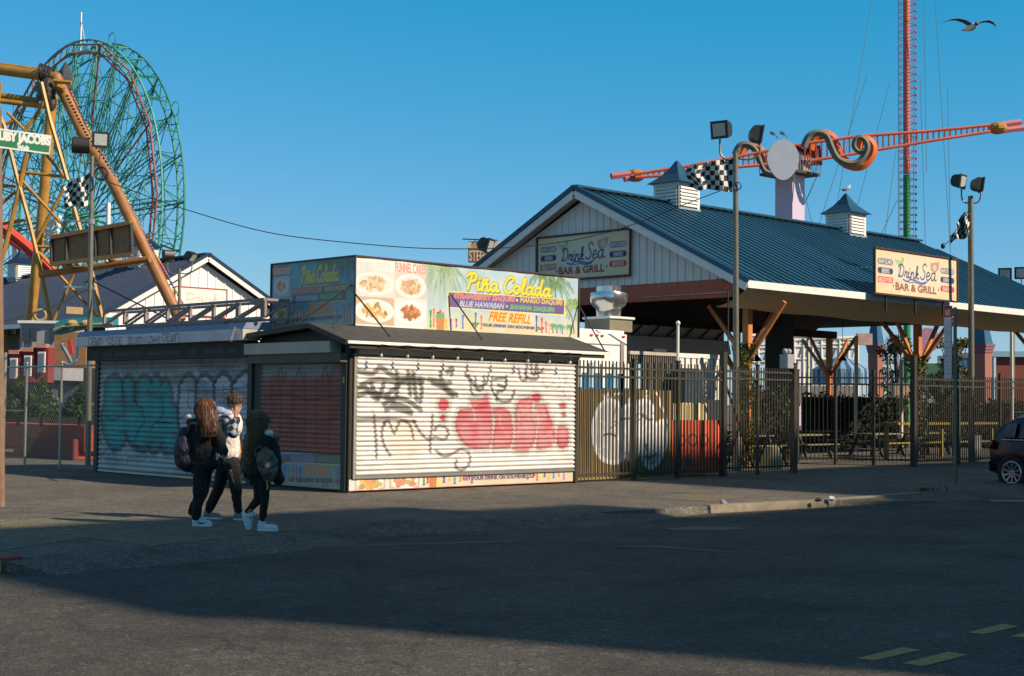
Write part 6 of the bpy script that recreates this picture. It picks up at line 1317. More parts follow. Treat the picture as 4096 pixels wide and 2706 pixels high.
# chain-link fence on the left
M_gal = mat('galvanised_fence', (.34,.34,.30), .4, metal=.6)
cf = thing('chain_link_fence', (0,12,0), 'low-shine chain-link fence with steel posts left of the graffitied kiosk', 'fence'); fy0, fy1 = Y1+.12, GX(-260,1700,0).y
for px in (382,242,102,-60,-200):
    y = GX(px,1700,0).y; MB().tube([(0,y,0),(0,y,2.42)], .03, 10).ball((0,y,2.44), .04).build('post', M_gal, cf, smooth=True)
for yy in (GX(30,1700,0).y, GX(12,1700,0).y): MB().tube([(-.1,yy,0),(-.1,yy,2.72)], .045, 10).build('gate_post', M_gal, cf, smooth=True)
for z in (2.36,): MB().tube([(0,fy0,z),(0,fy1,z)], .022, 8).build('top_rail', M_gal, cf, smooth=True)
MB().tube([(0,GX(102,1700,0).y,1.3),(0,fy1,1.3)], .018, 8).build('mid_rail', M_gal, cf, smooth=True)
m = MB(); L2 = fy1-fy0; y = -2.3
while y < L2:
    for sg in (1,-1):
        a0, a1 = (y, .03), (y+2.3, 2.33)
        if sg < 0: a0, a1 = (y, 2.33), (y+2.3, .03)
        t0 = max(0, -y/2.3); t1 = min(1, (L2-y)/2.3)
        if t1 > t0: m.tube([(0,fy0+a0[0]+(a1[0]-a0[0])*t0,a0[1]+(a1[1]-a0[1])*t0),(0,fy0+a0[0]+(a1[0]-a0[0])*t1,a0[1]+(a1[1]-a0[1])*t1)], .0022, 3, caps=False)
    y += .10
m.build('wire_mesh', M_gal, cf)

# ================================================================== RIGHT BACKGROUND seen under the pavilion
def pillar(px, w_, d, label):
    a, b_ = AT(px-w_/2,1500,d), AT(px+w_/2,1500,d); c_ = (a+b_)/2; h = (b_-a).length/2*.75; t = thing('brick_pillar', (c_.x,c_.y,0), label, 'pillar'); z1, z2, z3 = AT(px,1412,d).z, AT(px,1376,d).z, AT(px,1290,d).z
    Mb = mat('pinkish_brick', (.30,.115,.085), .8, var=.15); MB().box((c_.x-h,c_.y-h,0),(c_.x+h,c_.y+h,z1)).build('shaft', Mb, t)
    for i in range(3): z = z1+(z2-z1)*i/3; MB().box((c_.x-h*(1.12+.1*i),c_.y-h*(1.12+.1*i),z+.003),(c_.x+h*(1.12+.1*i),c_.y+h*(1.12+.1*i),z+(z2-z1)/3)).build('cornice', mat('purple_brick', (.20,.09,.12), .8), t)
    vs = [(c_.x+sx*h*1.1,c_.y+sy*h*1.1,z2+.005) for sx, sy in ((-1,-1),(1,-1),(1,1),(-1,1))]+[(c_.x+sx*h*.6,c_.y+sy*h*.6,z3) for sx, sy in ((-1,-1),(1,-1),(1,1),(-1,1))]
    MB().add(vs, [(0,1,2,3),(4,5,6,7),(0,1,5,4),(1,2,6,5),(2,3,7,6),(3,0,4,7)]); m = MB(); m.add(vs, [(3,2,1,0),(4,5,6,7),(0,1,5,4),(1,2,6,5),(2,3,7,6),(3,0,4,7)]); m.build('tapered_cap', mat('deep_blue_cap', (.015,.09,.17), .5), t)
pillar(3503,58,85,'brick pillar with tapered blue cap, left of the middle orange post'); pillar(3928,76,85,'brick pillar with tapered blue cap, right of the parking sign')
rbg = thing('brick_hall', (AT(4050,1500,95).x,AT(4050,1500,95).y,0), 'low red brick hall with pale blue roof edge at the far right', 'building')
dbox('wall', 3945,1425,4700,1640,95,10, mat('hall_brick', (.20,.05,.035), .8), rbg); dbox('roof_edge', 3935,1413,4710,1427,94.8,10.4, mat('pale_blue_edge', (.22,.38,.48), .5), rbg)
for x in (3945,3968): dbox('downpipe', x,1430,x+7,1640,94.7,.2, mat('pale_blue_edge', (.22,.38,.48), .5), rbg)
dd = AT(3712,1361,90); m = MB(); pts = [dd+_r0*.75*math.cos(2*math.pi*i/24)+Vector((0,0,.75*math.sin(2*math.pi*i/24))) for i in range(24)]; m.prism(pts, _f*.2); tag(m.build('round_board', mat('pink_round_board', (.42,.20,.32), .6)), 'plain pink round board seen between the orange braces', 'board')
def far_box(nm, x0, y0, x1, y1, d, dep, c, label, cat, rough=.7):
    o = dbox(nm, x0, y0, x1, y1, d, dep, mat(nm+'_%d' % x0, c, rough, var=.25, scale=1.5)); return tag(o, label, cat)
far_box('blue_canopy', 3817,1440,3869,1502,80,3,(.015,.13,.27),'blue canopy box behind the parking sign','canopy')
far_box('green_barrier', 3690,1455,3812,1560,88,2,(.05,.14,.09),'green ride panels behind the middle orange post','panel')
far_box('cream_kiosk_wall', 3580,1535,3640,1610,70,2,(.50,.36,.22),'sunlit cream wall left of the ivy-wrapped middle post','wall')
far_box('poster_board', 3430,1335,3490,1380,75,.4,(.55,.36,.30),'pinkish poster board hanging between the left brick pillar and pavilion roof','board')
far_box('low_grey_wall', 3170,1545,3420,1615,66,1,(.22,.21,.20),'low grey wall beyond the picnic tables','wall')
# striped tent
tt = thing('striped_tent', (AT(3350,1500,72).x,AT(3350,1500,72).y,0), 'blue and white striped tent roof rising above the fence', 'tent'); c_ = AT(3362,1500,72); ztop = AT(3362,1425,72).z; zed = AT(3362,1478,72).z; zed2 = zed-.7
Ms = [mat('tent_blue', (.02,.10,.22), .7), mat('tent_white', (.22,.34,.48), .7)]; n = 32; m = MB(); R_ = 1.35
for i in range(n):
    a0, a1 = 2*math.pi*i/n, 2*math.pi*(i+1)/n; m.mi = i % 2
    def tp_(a, r_, z): return (c_.x+math.cos(a)*r_, c_.y+math.sin(a)*r_, z)
    m.add([tp_(a0,.02,ztop), tp_(a1,.02,ztop), tp_(a1,R_*.45,ztop-.25*(ztop-zed)), tp_(a0,R_*.45,ztop-.25*(ztop-zed)), tp_(a0,R_,zed), tp_(a1,R_,zed), tp_(a1,R_,zed2), tp_(a0,R_,zed2)], [(0,1,2,3),(3,2,5,4),(4,5,6,7)])
m.build('canopy', Ms, tt, fixn=False); MB().tube([(c_.x,c_.y,0),(c_.x,c_.y,ztop)], .06, 6).build('pole', M_white, tt)
# white coaster lattice
wc_ = thing('white_coaster', (AT(3200,1500,110).x,AT(3200,1500,110).y,0), 'white-painted coaster trestle visible between the gate and the pavilion roof', 'coaster'); M_wc = mat('cream_white_steel', (.66,.64,.56), .6)
rs = random.Random(8)
for y0_, y1_ in ((1388,1352),(1420,1372),(1452,1440),(1395,1395),(1345,1362)): MB().tube([AT(2990,y0_,110), AT(3200,(y0_+y1_)/2-8,110), AT(3420,y1_,110)], .16, 5).build('track', M_wc, wc_)
for i, x in enumerate(range(2995,3440,36)):
    b_ = AT(x,1500,110); MB().tube([(b_.x,b_.y,0), AT(x,1350+ (i*13) % 30,110)], .17, 5).build('trestle_post', M_wc, wc_)
m = MB()
for i in range(16): x = 2995+i*27; m.tube([AT(x,1460,110.4), AT(x+22,1390,110.4)], .09, 4); m.tube([AT(x,1390,110.6), AT(x+24,1355,110.6)], .07, 4)
m.build('trestle_braces', M_wc, wc_)
for x, yt, d in ((3232,1330,60),(3425,1345,52),(3605,1440,55),(4046,1310,58)):
    b_ = AT(x,1500,d); tag(MB().tube([(b_.x,b_.y,0), AT(x,yt,d)], .07, 8).build('yard_pole', M_wc, smooth=True), {3232:'bright white pole left of the central slate pillar braces',3425:'pale pole left of the blue-capped brick pillar',3605:'short pale pole beside the middle orange post',4046:'pale pole near the far right edge under the roof'}[x], 'pole')
# distant trees / coloured ride clutter behind the middle post
def tree(px, ytop, d, R_, label, seed, m_=None, n=3600):
    b_ = AT(px,1600,d); zt4 = AT(px,ytop,d).z; t = thing('tree', (b_.x,b_.y,0), label, 'tree'); rs = random.Random(seed); pts = []
    cl_ = [(rs.gauss(0,R_*.45), rs.gauss(0,R_*.45), rs.uniform(.45,.92), rs.uniform(.25,.5)*R_) for _ in range(14)]
    MB().tube([(b_.x,b_.y,0),(b_.x+.1,b_.y,zt4*.5),(b_.x,b_.y,zt4*.8)], [.16,.11,.04], 8).build('trunk', M_bark, t)
    for cx_, cy_, cz_, cr_ in cl_:
        MB().tube([(b_.x,b_.y,zt4*.4),(b_.x+cx_,b_.y+cy_,zt4*cz_)], [.06,.02], 5).build('limb', M_bark, t)
        for i in range(n//14):
            v = Vector((rs.gauss(0,1),rs.gauss(0,1),rs.gauss(0,1))).normalized()*cr_*rs.random()**.4; pts.append((b_.x+cx_+v.x, b_.y+cy_+v.y, zt4*cz_+v.z*.8))
    leaves('crown', pts, .11, m_ or M_lf, t, seed)
tree(3585,1330,75,1.1,'dark leafy tree behind the ivy-wrapped middle post',21,leafmat('dusky_leaf',(.05,.05,.03)),1500); tree(3822,1330,78,1.0,'loose golden-green tree behind the right brick pillar',22,leafmat('golden_leaf',(.10,.085,.02)),1200); tree(3755,1430,72,.9,'small dark tree between the posts behind the picnic tables',23,None,900)
# hedge screens behind fences
def hedge(x0, x1, yt, d, label, seed, m_=M_lf, th=.5):
    a, b_ = AT(x0,1600,d), AT(x1,1600,d); zt5 = AT((x0+x1)/2,yt,d).z; rs = random.Random(seed); d_ = Vector((b_.x-a.x,b_.y-a.y,0)); nr = Vector((-d_.y,d_.x,0)).normalized(); pts = []
    for i in range(int(d_.length*zt5*330)): s_ = rs.random(); q = Vector((a.x,a.y,0))+d_*s_+nr*rs.uniform(0,th); pts.append((q.x,q.y,zt5*rs.random()**.9+.08*math.sin(s_*40)))
    t = thing('hedge', ((a.x+b_.x)/2,(a.y+b_.y)/2,0), label, 'hedge'); leaves('leaves', pts, .075, m_, t, seed)
    MB().prism([Vector((a.x,a.y,0))+nr*(th*.5), Vector((b_.x,b_.y,0))+nr*(th*.5), Vector((b_.x,b_.y,0))+nr*(th*.5+.1), Vector((a.x,a.y,0))+nr*(th*.5+.1)], (0,0,zt5*.93)).build('inner_branches', M_bark, t)
hedge(2960,3200,1545,43,'dark clipped hedge behind the metal gate',31); hedge(3215,3640,1575,56,'long dark hedge behind the picnic tables, left of the middle post',32); hedge(3700,4250,1600,58,'dark hedge behind the yellow-edged tables at the far right',33)
# picnic tables (repeat)
M_wd = mat('weathered_table_timber', (.20,.17,.09), .7, var=.25); M_ydg = mat('yellow_table_edge', (.24,.18,.05), .6)
def picnic(c_, m_=None, name='picnic_table', label='x'):
    m_ = m_ or M_wd; x, y = c_[0], c_[1]; t = thing(name, (x,y,0), label, 'table', 'picnic tables under the pavilion')
    MB().box((x-.9,y-.36,.70),(x+.9,y+.36,.745)).build('tabletop', m_, t, bevel=.006)
    for s_ in (-1,1):
        MB().box((x-.9,y+s_*.68-.13,.43),(x+.9,y+s_*.68+.13,.465)).build('bench', m_, t, bevel=.006)
    for sx in (-.65,.65):
        MB().bar((x+sx,y-.3,.70),(x+sx,y-.62,0),.06,.09).build('leg', M_dark2, t); MB().bar((x+sx,y+.3,.70),(x+sx,y+.62,0),.06,.09).build('leg', M_dark2, t); MB().box((x+sx-.03,y-.75,.36),(x+sx+.03,y+.75,.43)).build('crossbeam', M_dark2, t)
    return t
proto = picnic((18.6,5.3), label='picnic table nearest the gate in the front row under the pavilion')
spots = [(21.6,5.4,'second picnic table from the gate in the front row under the pavilion'),(25.6,5.3,'front-row picnic table just right of the middle orange post'),(28.8,5.5,'front-row picnic table furthest right, behind the dark car'),
         (19.8,8.6,'picnic table nearest the gate in the back row under the pavilion'),(23.4,8.8,'middle picnic table of the back row under the pavilion'),(27.4,8.8,'furthest right picnic table of the back row under the pavilion')]
for x, y, lb in spots: c_ = copy_tree(proto, (x-18.6, y-5.3, 0)); c_['label'] = lb
# raised bar counters with yellow edge
for (x0_, x1_, y_, lb) in ((23.8,27.3,3.9,'long bar counter with yellow edge behind the fence, left of the pale bin'),(27.9,30.6,3.9,'short bar counter with yellow edge behind the fence, near the dark car')):
    t = thing('bar_counter', ((x0_+x1_)/2,y_,0), lb, 'counter'); MB().box((x0_,y_-.25,1.05),(x1_,y_+.25,1.12)).build('top', M_ydg, t)
    for xx in (x0_+.1,x1_-.1): MB().box((xx-.05,y_-.05,0),(xx+.05,y_+.05,1.05)).build('leg', M_ydg, t)
    MB().box((x0_,y_-.02,.45),(x1_,y_+.02,.5)).build('foot_rail', M_ydg, t)
# utility box on the gate post
ub_ = AT(3150,1440,35.2); ut = thing('utility_box', (ub_.x,ub_.y,AT(3150,1478,35.2).z), 'grey meter box with round fittings on the thick post at the gate', 'utility box')
a = AT(3127,1475,35.2); z0_, z1_ = a.z, AT(3127,1418,35.2).z; MB().box((ub_.x-.16,ub_.y-.12,z0_),(ub_.x+.14,ub_.y+.12,z1_)).build('cabinet', mat('grey_cabinet', (.30,.31,.34), .5), ut, bevel=.01)
for k in (-.1,.06): MB().ball((ub_.x+k,ub_.y,z1_+.07), .07).build('round_fitting', mat('grey_cabinet', (.30,.31,.34), .5), ut, smooth=True)
MB().box((ub_.x-.03,ub_.y-.03,2.4),(ub_.x+.03,ub_.y+.03,z0_)).build('mount', M_fen, ut)
# ================================================================== CAR (partly in frame)
def car():
    W0 = GZ(4064,1955,-.12); hd = camd(math.sin(R(145)), math.cos(R(145))); hd.z = 0; hd.normalize(); lt = Vector((-hd.y, hd.x, 0)) # lt = car's left
    if lt.dot(_r0) < 0 and False: lt = -lt
    near = -lt if (-lt).dot(CAM-W0) > 0 else lt   # side facing the camera
    O = W0-near*.0; t = thing('parked_car', W0+hd*1.35-near*.85, 'dark blue-black hatchback SUV entering at the right edge, rear wheel showing', 'car'); ORG[t.name] = Vector(t.location)
    Mp = mat('dark_blue_car_paint', (.004,.005,.010), .28, spec=.4, coat=.4, var=.05); Mk = mat('black_car_plastic', (.012,.012,.012), .6); Mgl = mat('car_glass', (.01,.02,.03), .05, spec=1); Mr = mat('red_tail_lens', (.45,.01,.01), .15); Ma = mat('alloy_silver', (.45,.50,.55), .3, metal=.8); Mt = mat('tyre_rubber', (.012,.012,.012), .85)
    hw = .90; ctr = W0-near*(hw-.08)
    def P(x, y, z): return ctr+hd*x+near*y+Vector((0,0,z))     # x=0 at rear axle
    # body sections: list of (x, halfwidth low, z_bottom, z_shoulder, hw_shoulder, z_belt, hw_belt)
    prof = [(-.70,.60,.42,.78,.70,.96,.64),(-.66,.82,.32,.78,.84,1.02,.78),(-.55,.88,.30,.80,.90,1.06,.84),(0,.90,.30,.82,.92,1.07,.86),(.9,.90,.28,.80,.92,1.05,.87),(1.8,.90,.28,.78,.92,1.02,.87),(2.6,.90,.28,.76,.92,.98,.86),(3.2,.86,.30,.74,.88,.88,.80),(3.55,.70,.36,.66,.74,.78,.66)]
    vs = []; fs = []; n = 8
    for x, hl, zb_, zs, hs_, zt_, ht in prof:
        for y, z in ((-hl*.9,zb_),(-hs_,(zb_+zs)/2),(-hs_,zs),(-ht,zt_),(ht,zt_),(hs_,zs),(hs_,(zb_+zs)/2),(hl*.9,zb_)): vs.append(P(x,y,z))
    for i in range(len(prof)-1):
        for k in range(n): fs.append((i*n+k, i*n+(k+1) % n, (i+1)*n+(k+1) % n, (i+1)*n+k))
    fs += [tuple(range(n)), tuple((len(prof)-1)*n+k for k in range(n))]
    m = MB(); m.add(vs, fs); b = m.build('body', Mp, t, smooth=True, bevel=.03)
    cab = [(-.66,1.00,.78,1.06,.76),(-.42,1.00,.82,1.42,.66),(-.1,1.0,.84,1.58,.62),(.7,1.0,.85,1.62,.62),(1.5,1.0,.85,1.58,.62),(1.95,1.0,.84,1.38,.64),(2.5,.98,.82,1.02,.74)]
    vs = []; fs = []
    for x, zb_, hb, zt_, ht in cab:
        for y, z in ((-hb,zb_),(-ht,zt_-.05),(-ht*.8,zt_),(ht*.8,zt_),(ht,zt_-.05),(hb,zb_)): vs.append(P(x,y,z))
    for i in range(len(cab)-1):
        for k in range(6): fs.append((i*6+k, i*6+(k+1) % 6, (i+1)*6+(k+1) % 6, (i+1)*6+k))
    fs += [tuple(range(6)), tuple(36+k for k in range(6))]
    m = MB(); m.add(vs, fs); m.build('roof', Mp, t, smooth=True, bevel=.02)
    for (xa, xb) in ((-.38,.02),(.10,.85),(.95,1.85)):
        q = [(xa,.87,1.10),(xb,.88,1.10),(xb-(.05 if xb < 1.5 else .25),.70,1.44),(xa+.05,.69,1.44 if xa > 0 else 1.36)]
        for sd in (1,-1): MB().prism([P(x,y*sd,z) for x, y, z in q], near*.012*sd).build('side_window', Mgl, t)
    m = MB(); m.prism([P(-.70,-.66,1.08),P(-.70,.66,1.08),P(-.50,.56,1.38),P(-.50,-.56,1.38)], hd*-.03); m.build('rear_window', Mgl, t)
    for sd in (1,-1):
        m = MB(); m.prism([P(-.70,.52*sd,.86),P(-.62,.93*sd,.84),P(-.50,.93*sd,.98),P(-.62,.88*sd,1.03),P(-.73,.56*sd,.99)], Vector((0,0,.03))); m.prism([P(-.69,.60*sd,.84),P(-.50,.935*sd,.84),P(-.52,.935*sd,1.0),P(-.70,.60*sd,1.0)], near*.02*sd); m.build('tail_light', Mr, t)
        m = MB(); m.tube([P(-.2,.58*sd,1.64),P(.6,.58*sd,1.68),P(1.4,.58*sd,1.64)], .018, 6); m.build('roof_rail', Ma, t)
    m = MB(); m.prism([P(-.75,-.75,.34),P(-.75,.75,.34),P(-.60,.93,.34),P(-.60,-.93,.34)], Vector((0,0,.26))); m.build('bumper', Mk, t, bevel=.03)
    MB().prism([P(-.72,-.25,.72),P(-.72,.25,.72),P(-.72,.25,.83),P(-.72,-.25,.83)], hd*-.015).build('number_plate', M_cream, t)
    MB().bar(P(-.3,.93,1.06), P(1.9,.93,1.04), .02, .02).build('trim_strip', Ma, t)
    for x in (0,2.68):
        for sd in (1,-1):
            c_ = P(x, sd*.80, .345); ax = near*sd
            m = MB(); m.lathe(c_-ax*.02, [(.42,0),(.42,.125),(.40,.14)], 24, ax); m.build('wheel_arch', Mk, t)
            wl_ = MB().lathe(c_-ax*.06, [(.24,0),(.33,.0),(.345,.03),(.345,.19),(.33,.215),(.25,.215)], 30, ax).build('tyre', Mt, t, smooth=True)
            m = MB(); m.torus(c_+ax*.165, .235, .02, ax, 30, 6); m.lathe(c_+ax*.10, [(.05,0),(.055,.05),(.03,.07)], 14, ax)
            a = Vector((0,0,1)); b2 = ax.cross(a)
            for k in range(10): q = 2*math.pi*k/10; d_ = a*math.cos(q)+b2*math.sin(q); m.bar(c_+ax*.14+d_*.05, c_+ax*.165+d_*.235, .028, .03, up=ax)
            r_ = m.build('rim', Ma, t)
            MB().lathe(c_+ax*.09, [(.225,0),(.225,.02)], 24, ax).build('brake_disc', Mk, t)
car()

# ================================================================== PEOPLE
M_skin = mat('skin', (.42,.20,.12), .55, var=.06); M_blk = mat('black_cotton', (.010,.010,.010), .9, var=.3, scale=14, bump=.5, bscale=40); M_wht = mat('white_fleece', (.66,.62,.58), .85, var=.08, scale=10, bump=.6, bscale=22)
M_shoe = mat('pale_trainer_leather', (.55,.60,.62), .55, var=.06); M_shoeb = mat('grey_tan_trainer', (.22,.20,.17), .7, var=.15); M_sole = mat('white_rubber_sole', (.62,.64,.64), .6)
def remesh(name, parts, m_, parent, vox=.011, smooth=2, mats=None):
    """parts: ('c', p0, r0, p1, r1) tapered capsules, ('e', c, (rx,ry,rz), yawvec) ellipsoids -> one continuous surface"""
    m = MB()
    for p in parts:
        if p[0] == 'c':
            a, ra, b_, rb = Vector(p[1]), p[2], Vector(p[3]), p[4]; d = (b_-a); L_ = max(d.length, 1e-4); d /= L_; u_ = d.orthogonal().normalized(); v_ = d.cross(u_); n = 14
            prof = [(-ra*math.cos(t_), ra*math.sin(t_)) for t_ in (0.02,.5,1.0,1.57)]+[(L_+rb*math.cos(t_), rb*math.sin(t_)) for t_ in (1.57,1.0,.5,.02)]
            vs = [a+d*h+(u_*math.cos(2*math.pi*k/n)+v_*math.sin(2*math.pi*k/n))*r_ for h, r_ in prof for k in range(n)]
            fs = [(i*n+k, i*n+(k+1) % n, (i+1)*n+(k+1) % n, (i+1)*n+k) for i in range(len(prof)-1) for k in range(n)]+[tuple(range(n-1,-1,-1)), tuple((len(prof)-1)*n+k for k in range(n))]
            m.add(vs, fs)
        else:
            q = MB().ball((0,0,0), p[2], 16, 11); ax = p[3] if len(p) > 3 else (RT, FW, UPV)
            m.add([Vector(p[1])+ax[0]*v[0]+ax[1]*v[1]+ax[2]*v[2] for v in q.v], q.f)
    me = bpy.data.meshes.new('tmp'); me.from_pydata(m.v, [], m.f); o = bpy.data.objects.new('tmp', me); COL.objects.link(o)
    bm = bmesh.new(); bm.from_mesh(me); bmesh.ops.recalc_face_normals(bm, faces=bm.faces); bm.to_mesh(me); bm.free()
    r_ = o.modifiers.new('r', 'REMESH'); r_.mode = 'VOXEL'; r_.voxel_size = vox; s_ = o.modifiers.new('s', 'SMOOTH'); s_.factor = .5; s_.iterations = smooth
    dg = bpy.context.evaluated_depsgraph_get(); dg.update(); m2 = bpy.data.meshes.new_from_object(o.evaluated_get(dg)); bpy.data.objects.remove(o); bpy.data.meshes.remove(me)
    m2.name = name; m2.materials.clear(); m2.materials.append(m_); m2.polygons.foreach_set('use_smooth', [True]*len(m2.polygons)); return link(name, m2, parent)
RT = _r0.copy(); FW = Vector((math.cos(YAW), math.sin(YAW), 0)); UPV = Vector((0,0,1))
def crumple(o, amp, sc, seed=0):
    from mathutils import noise as nz
    me = o.data; me.update(); ns = [v.normal.copy() for v in me.vertices]
    for v, n_ in zip(me.vertices, ns): v.co += n_*amp*nz.noise(Vector((v.co.x*sc+seed, v.co.y*sc, v.co.z*sc*.8)))
    me.update()
def strands(name, base, m_, parent, n, r0, spread, seed, wave=.01):
    """hair locks: base = list of guide polylines; locks are scattered between guides"""
    rs = random.Random(seed); m = MB()
    for i in range(n):
        k = rs.random()*(len(base)-1); a, b_ = base[int(k)], base[min(int(k)+1, len(base)-1)]; f_ = k-int(k); off = Vector((rs.gauss(0,spread),rs.gauss(0,spread),0)); ln = rs.uniform(.86,1.0)
        g_ = [Vector(p).lerp(Vector(q), f_) for p, q in zip(a, b_)]; g_ = smooth_v(g_, 4); g_ = g_[:max(3,int(len(g_)*ln))]; ph = rs.random()*6
        pts = [p+off*min(1,.3+j/len(g_))+RT*wave*math.sin(j*.9+ph)*j/len(g_) for j, p in enumerate(g_)]
        m.tube(pts, [r0*(1-.75*(j/(len(pts)-1))**2) for j in range(len(pts))], 5)
    return m.build(name, m_, parent, smooth=True)
def shoe(t, heel, toe, m_, up=UPV, sw=1.0, name='shoe'):
    heel, toe = Vector(heel), Vector(toe); d = (toe-heel).normalized(); sw *= .93; L_ = .275*sw; mid = (heel+toe)/2; s_ = d.cross(up).normalized(); u_ = s_.cross(d); ax = (d, s_, u_); c = heel+d*L_*.5
    o = remesh(name, [('e', c-d*.08*sw+u_*.055, (.065*sw,.040,.058), ax), ('e', c+d*.03+u_*.045, (.10*sw,.044,.040), ax), ('e', c+d*.085*sw+u_*.034, (.055*sw,.043,.030), ax), ('c', c-d*.085*sw+u_*.06, .042, c-d*.075*sw+u_*.115, .046)], m_, t, .007, 2)
    m = MB(); n = 22; pts = []
    for i in range(n): a = 2*math.pi*i/n; r_ = .143*sw; pts.append(c+d*math.cos(a)*r_+s_*math.sin(a)*(.047+.006*math.cos(a))-u_*.002)
    m.prism(pts, u_*.028); m.build('sole', M_sole, o)
    for k in range(4): MB().tube([c+d*(.0+k*.022)-s_*.022+u_*(.088-k*.008), c+d*(.0+k*.022)+s_*.022+u_*(.088-k*.008)], .004, 4).build('lace', M_sole, o)
    return o
def hand(parts, w, dirv, palm_n, curl=.35, s=1.0, spread=.12, thumb=1):
    """five tapered fingers and a palm appended as capsules; w wrist, dirv pointing to fingers, palm_n palm normal"""
    d = Vector(dirv).normalized(); n_ = Vector(palm_n).normalized(); sd = d.cross(n_).normalized(); w = Vector(w)
    for k in range(4): o_ = sd*(k-1.5)*.019*s; parts.append(('c', w+o_*.6+d*.012*s, .017*s, w+o_+d*.078*s, .0125*s))
    for k, ln in enumerate((.062,.074,.070,.054)):
        o_ = sd*(k-1.5)*.021*s; b_ = w+o_+d*.082*s; dd_ = (d+sd*(k-1.5)*spread+n_*curl*.4).normalized(); e = b_+dd_*ln*.5*s; dd2 = (dd_+n_*curl).normalized(); parts += [('c', b_, .0095*s, e, .0088*s), ('c', e, .0088*s, e+dd2*ln*.5*s, .0072*s)]
    b_ = w+sd*-.03*s*thumb+d*.02*s; e = b_+(d*.6-sd*thumb*.8+n_*.2).normalized()*.045*s; parts += [('c', b_, .013*s, e, .0105*s), ('c', e, .0105*s, e+(d*.9-sd*thumb*.2+n_*.4).normalized()*.034*s, .008*s)]
def head(parts, c, fwd_, s=1.0):
    f_ = Vector(fwd_).normalized(); sd = f_.cross(UPV).normalized(); up_ = sd.cross(f_); ax = (sd, f_, up_); c = Vector(c)
    parts += [('e', c+f_*-.01*s+up_*.02*s, (.075*s,.095*s,.095*s), ax), ('e', c+f_*.025*s-up_*.05*s, (.055*s,.062*s,.065*s), ax), ('e', c+f_*.065*s-up_*.095*s, (.028*s,.025*s,.022*s), ax), ('e', c+f_*.098*s-up_*.022*s, (.011*s,.02*s,.022*s), ax), ('e', c+f_*.085*s-up_*.062*s, (.024*s,.014*s,.008*s), ax), ('e', c+f_*.078*s-up_*.072*s, (.02*s,.014*s,.008*s), ax), ('e', c+f_*.075*s+up_*.018*s, (.045*s,.018*s,.012*s), ax)]
    for q in (-1,1): parts.append(('e', c+sd*q*.076*s-f_*.01*s-up_*.02*s, (.010*s,.018*s,.03*s), ax))
    return ax
def eyes(t, c, ax, s=1.0):
    for q in (-1,1):
        p = Vector(c)+ax[0]*q*.031*s+ax[1]*.080*s; m = MB(); m.ball(p, .011*s, 8, 6); o = m.build('eye', mat('eye_white',(.6,.58,.55),.2), t, smooth=True); MB().ball(p+ax[1]*.007*s, .006*s, 8, 6).build('iris', mat('dark_iris',(.03,.015,.01),.2), o, smooth=True); MB().bar(p+ax[2]*.024*s-ax[0]*.018*s+ax[1]*.006, p+ax[2]*.026*s+ax[0]*.018*s+ax[1]*.006, .008*s, .007*s).build('eyebrow', mat('dark_brow',(.04,.025,.015),.8), t)
def Zp(x, y): return (650+x/2.24, 1500+y/2.24)

# ---- boy in the middle, hand over his face
DB = 19.9
def B(x, y, o=0): return AT(*Zp(x, y), DB+o)
boy = thing('person', GZ(820,2080), 'teenager in white hoodie and black checked-sleeve jacket covering his face with one hand', 'person')
gz = boy.location.z
bp2 = []; hx = B(655,258); axh = head(bp2, hx, RT*.72-FW*.62-UPV*.28, 1.02)
bp2 += [('c', B(628,300), .055, B(598,352), .062), ('c', B(590,390), .10, B(600,600), .10), ('c', B(555,400,.04), .055, B(630,400,-.06), .055), ('e', B(600,720), (.12,.10,.11))]
# legs
FR = B(690,1282); FL = B(430,1282)
L1 = [B(625,790,-.06), B(655,1010,-.1), B(680,1215,-.05)]; L2 = [B(565,790,.06), B(500,1020,.08), B(412,1215,.1)]
for L_ in (L1, L2): bp2 += [('c', L_[0], .078, L_[1], .052), ('c', L_[1], .052, L_[2], .036), ('c', L_[2], .036, L_[2]+UPV*-.06+RT*.05, .034)]
# arms: near arm raised to the face, far arm hanging
A1 = [B(530,405,-.12), B(640,500,-.34), B(655,372,-.26)]
bp2 += [('c', A1[0], .052, A1[1], .040), ('c', A1[1], .040, A1[2], .026)]; hand(bp2, B(655,365,-.26), B(668,290,-.24)-B(655,365,-.26)+RT*.02, (hx-B(660,320,-.26)), .35, .98, .14, -1)
A2 = [B(640,400,.10), B(668,560,.12), B(690,700,.02)]; bp2 += [('c', A2[0], .05, A2[1], .038), ('c', A2[1], .038, A2[2], .027)]; hand(bp2, A2[2], Vector((0,0,-1))+RT*.1, -RT, .5, .95)
remesh('body', bp2, M_skin, boy, .0062, 2); eyes(boy, hx, axh, 1.0)
hp = [('e', B(600,450), (.185,.15,.20)), ('c', B(588,410), .145, B(598,700), .14), ('c', B(625,420,.06), .09, B(625,560,.04), .09), ('e', B(590,725), (.155,.13,.06)), ('c', B(560,420,-.03), .12, B(590,690,-.02), .115)]
o = remesh('hoodie', hp, M_wht, boy, .010, 1); crumple(o, .016, 9, 3); crumple(o, .007, 30, 5)
o = remesh('hood', [('e', B(548,330,.02), (.13,.10,.09)), ('c', B(510,345,.02), .06, B(590,375,-.02), .075), ('e', B(590,350,-.05), (.09,.08,.05))], mat('pale_blue_white_fleece', (.42,.46,.58), .9, bump=.5, bscale=30), boy, .010, 3); crumple(o, .005, 12)
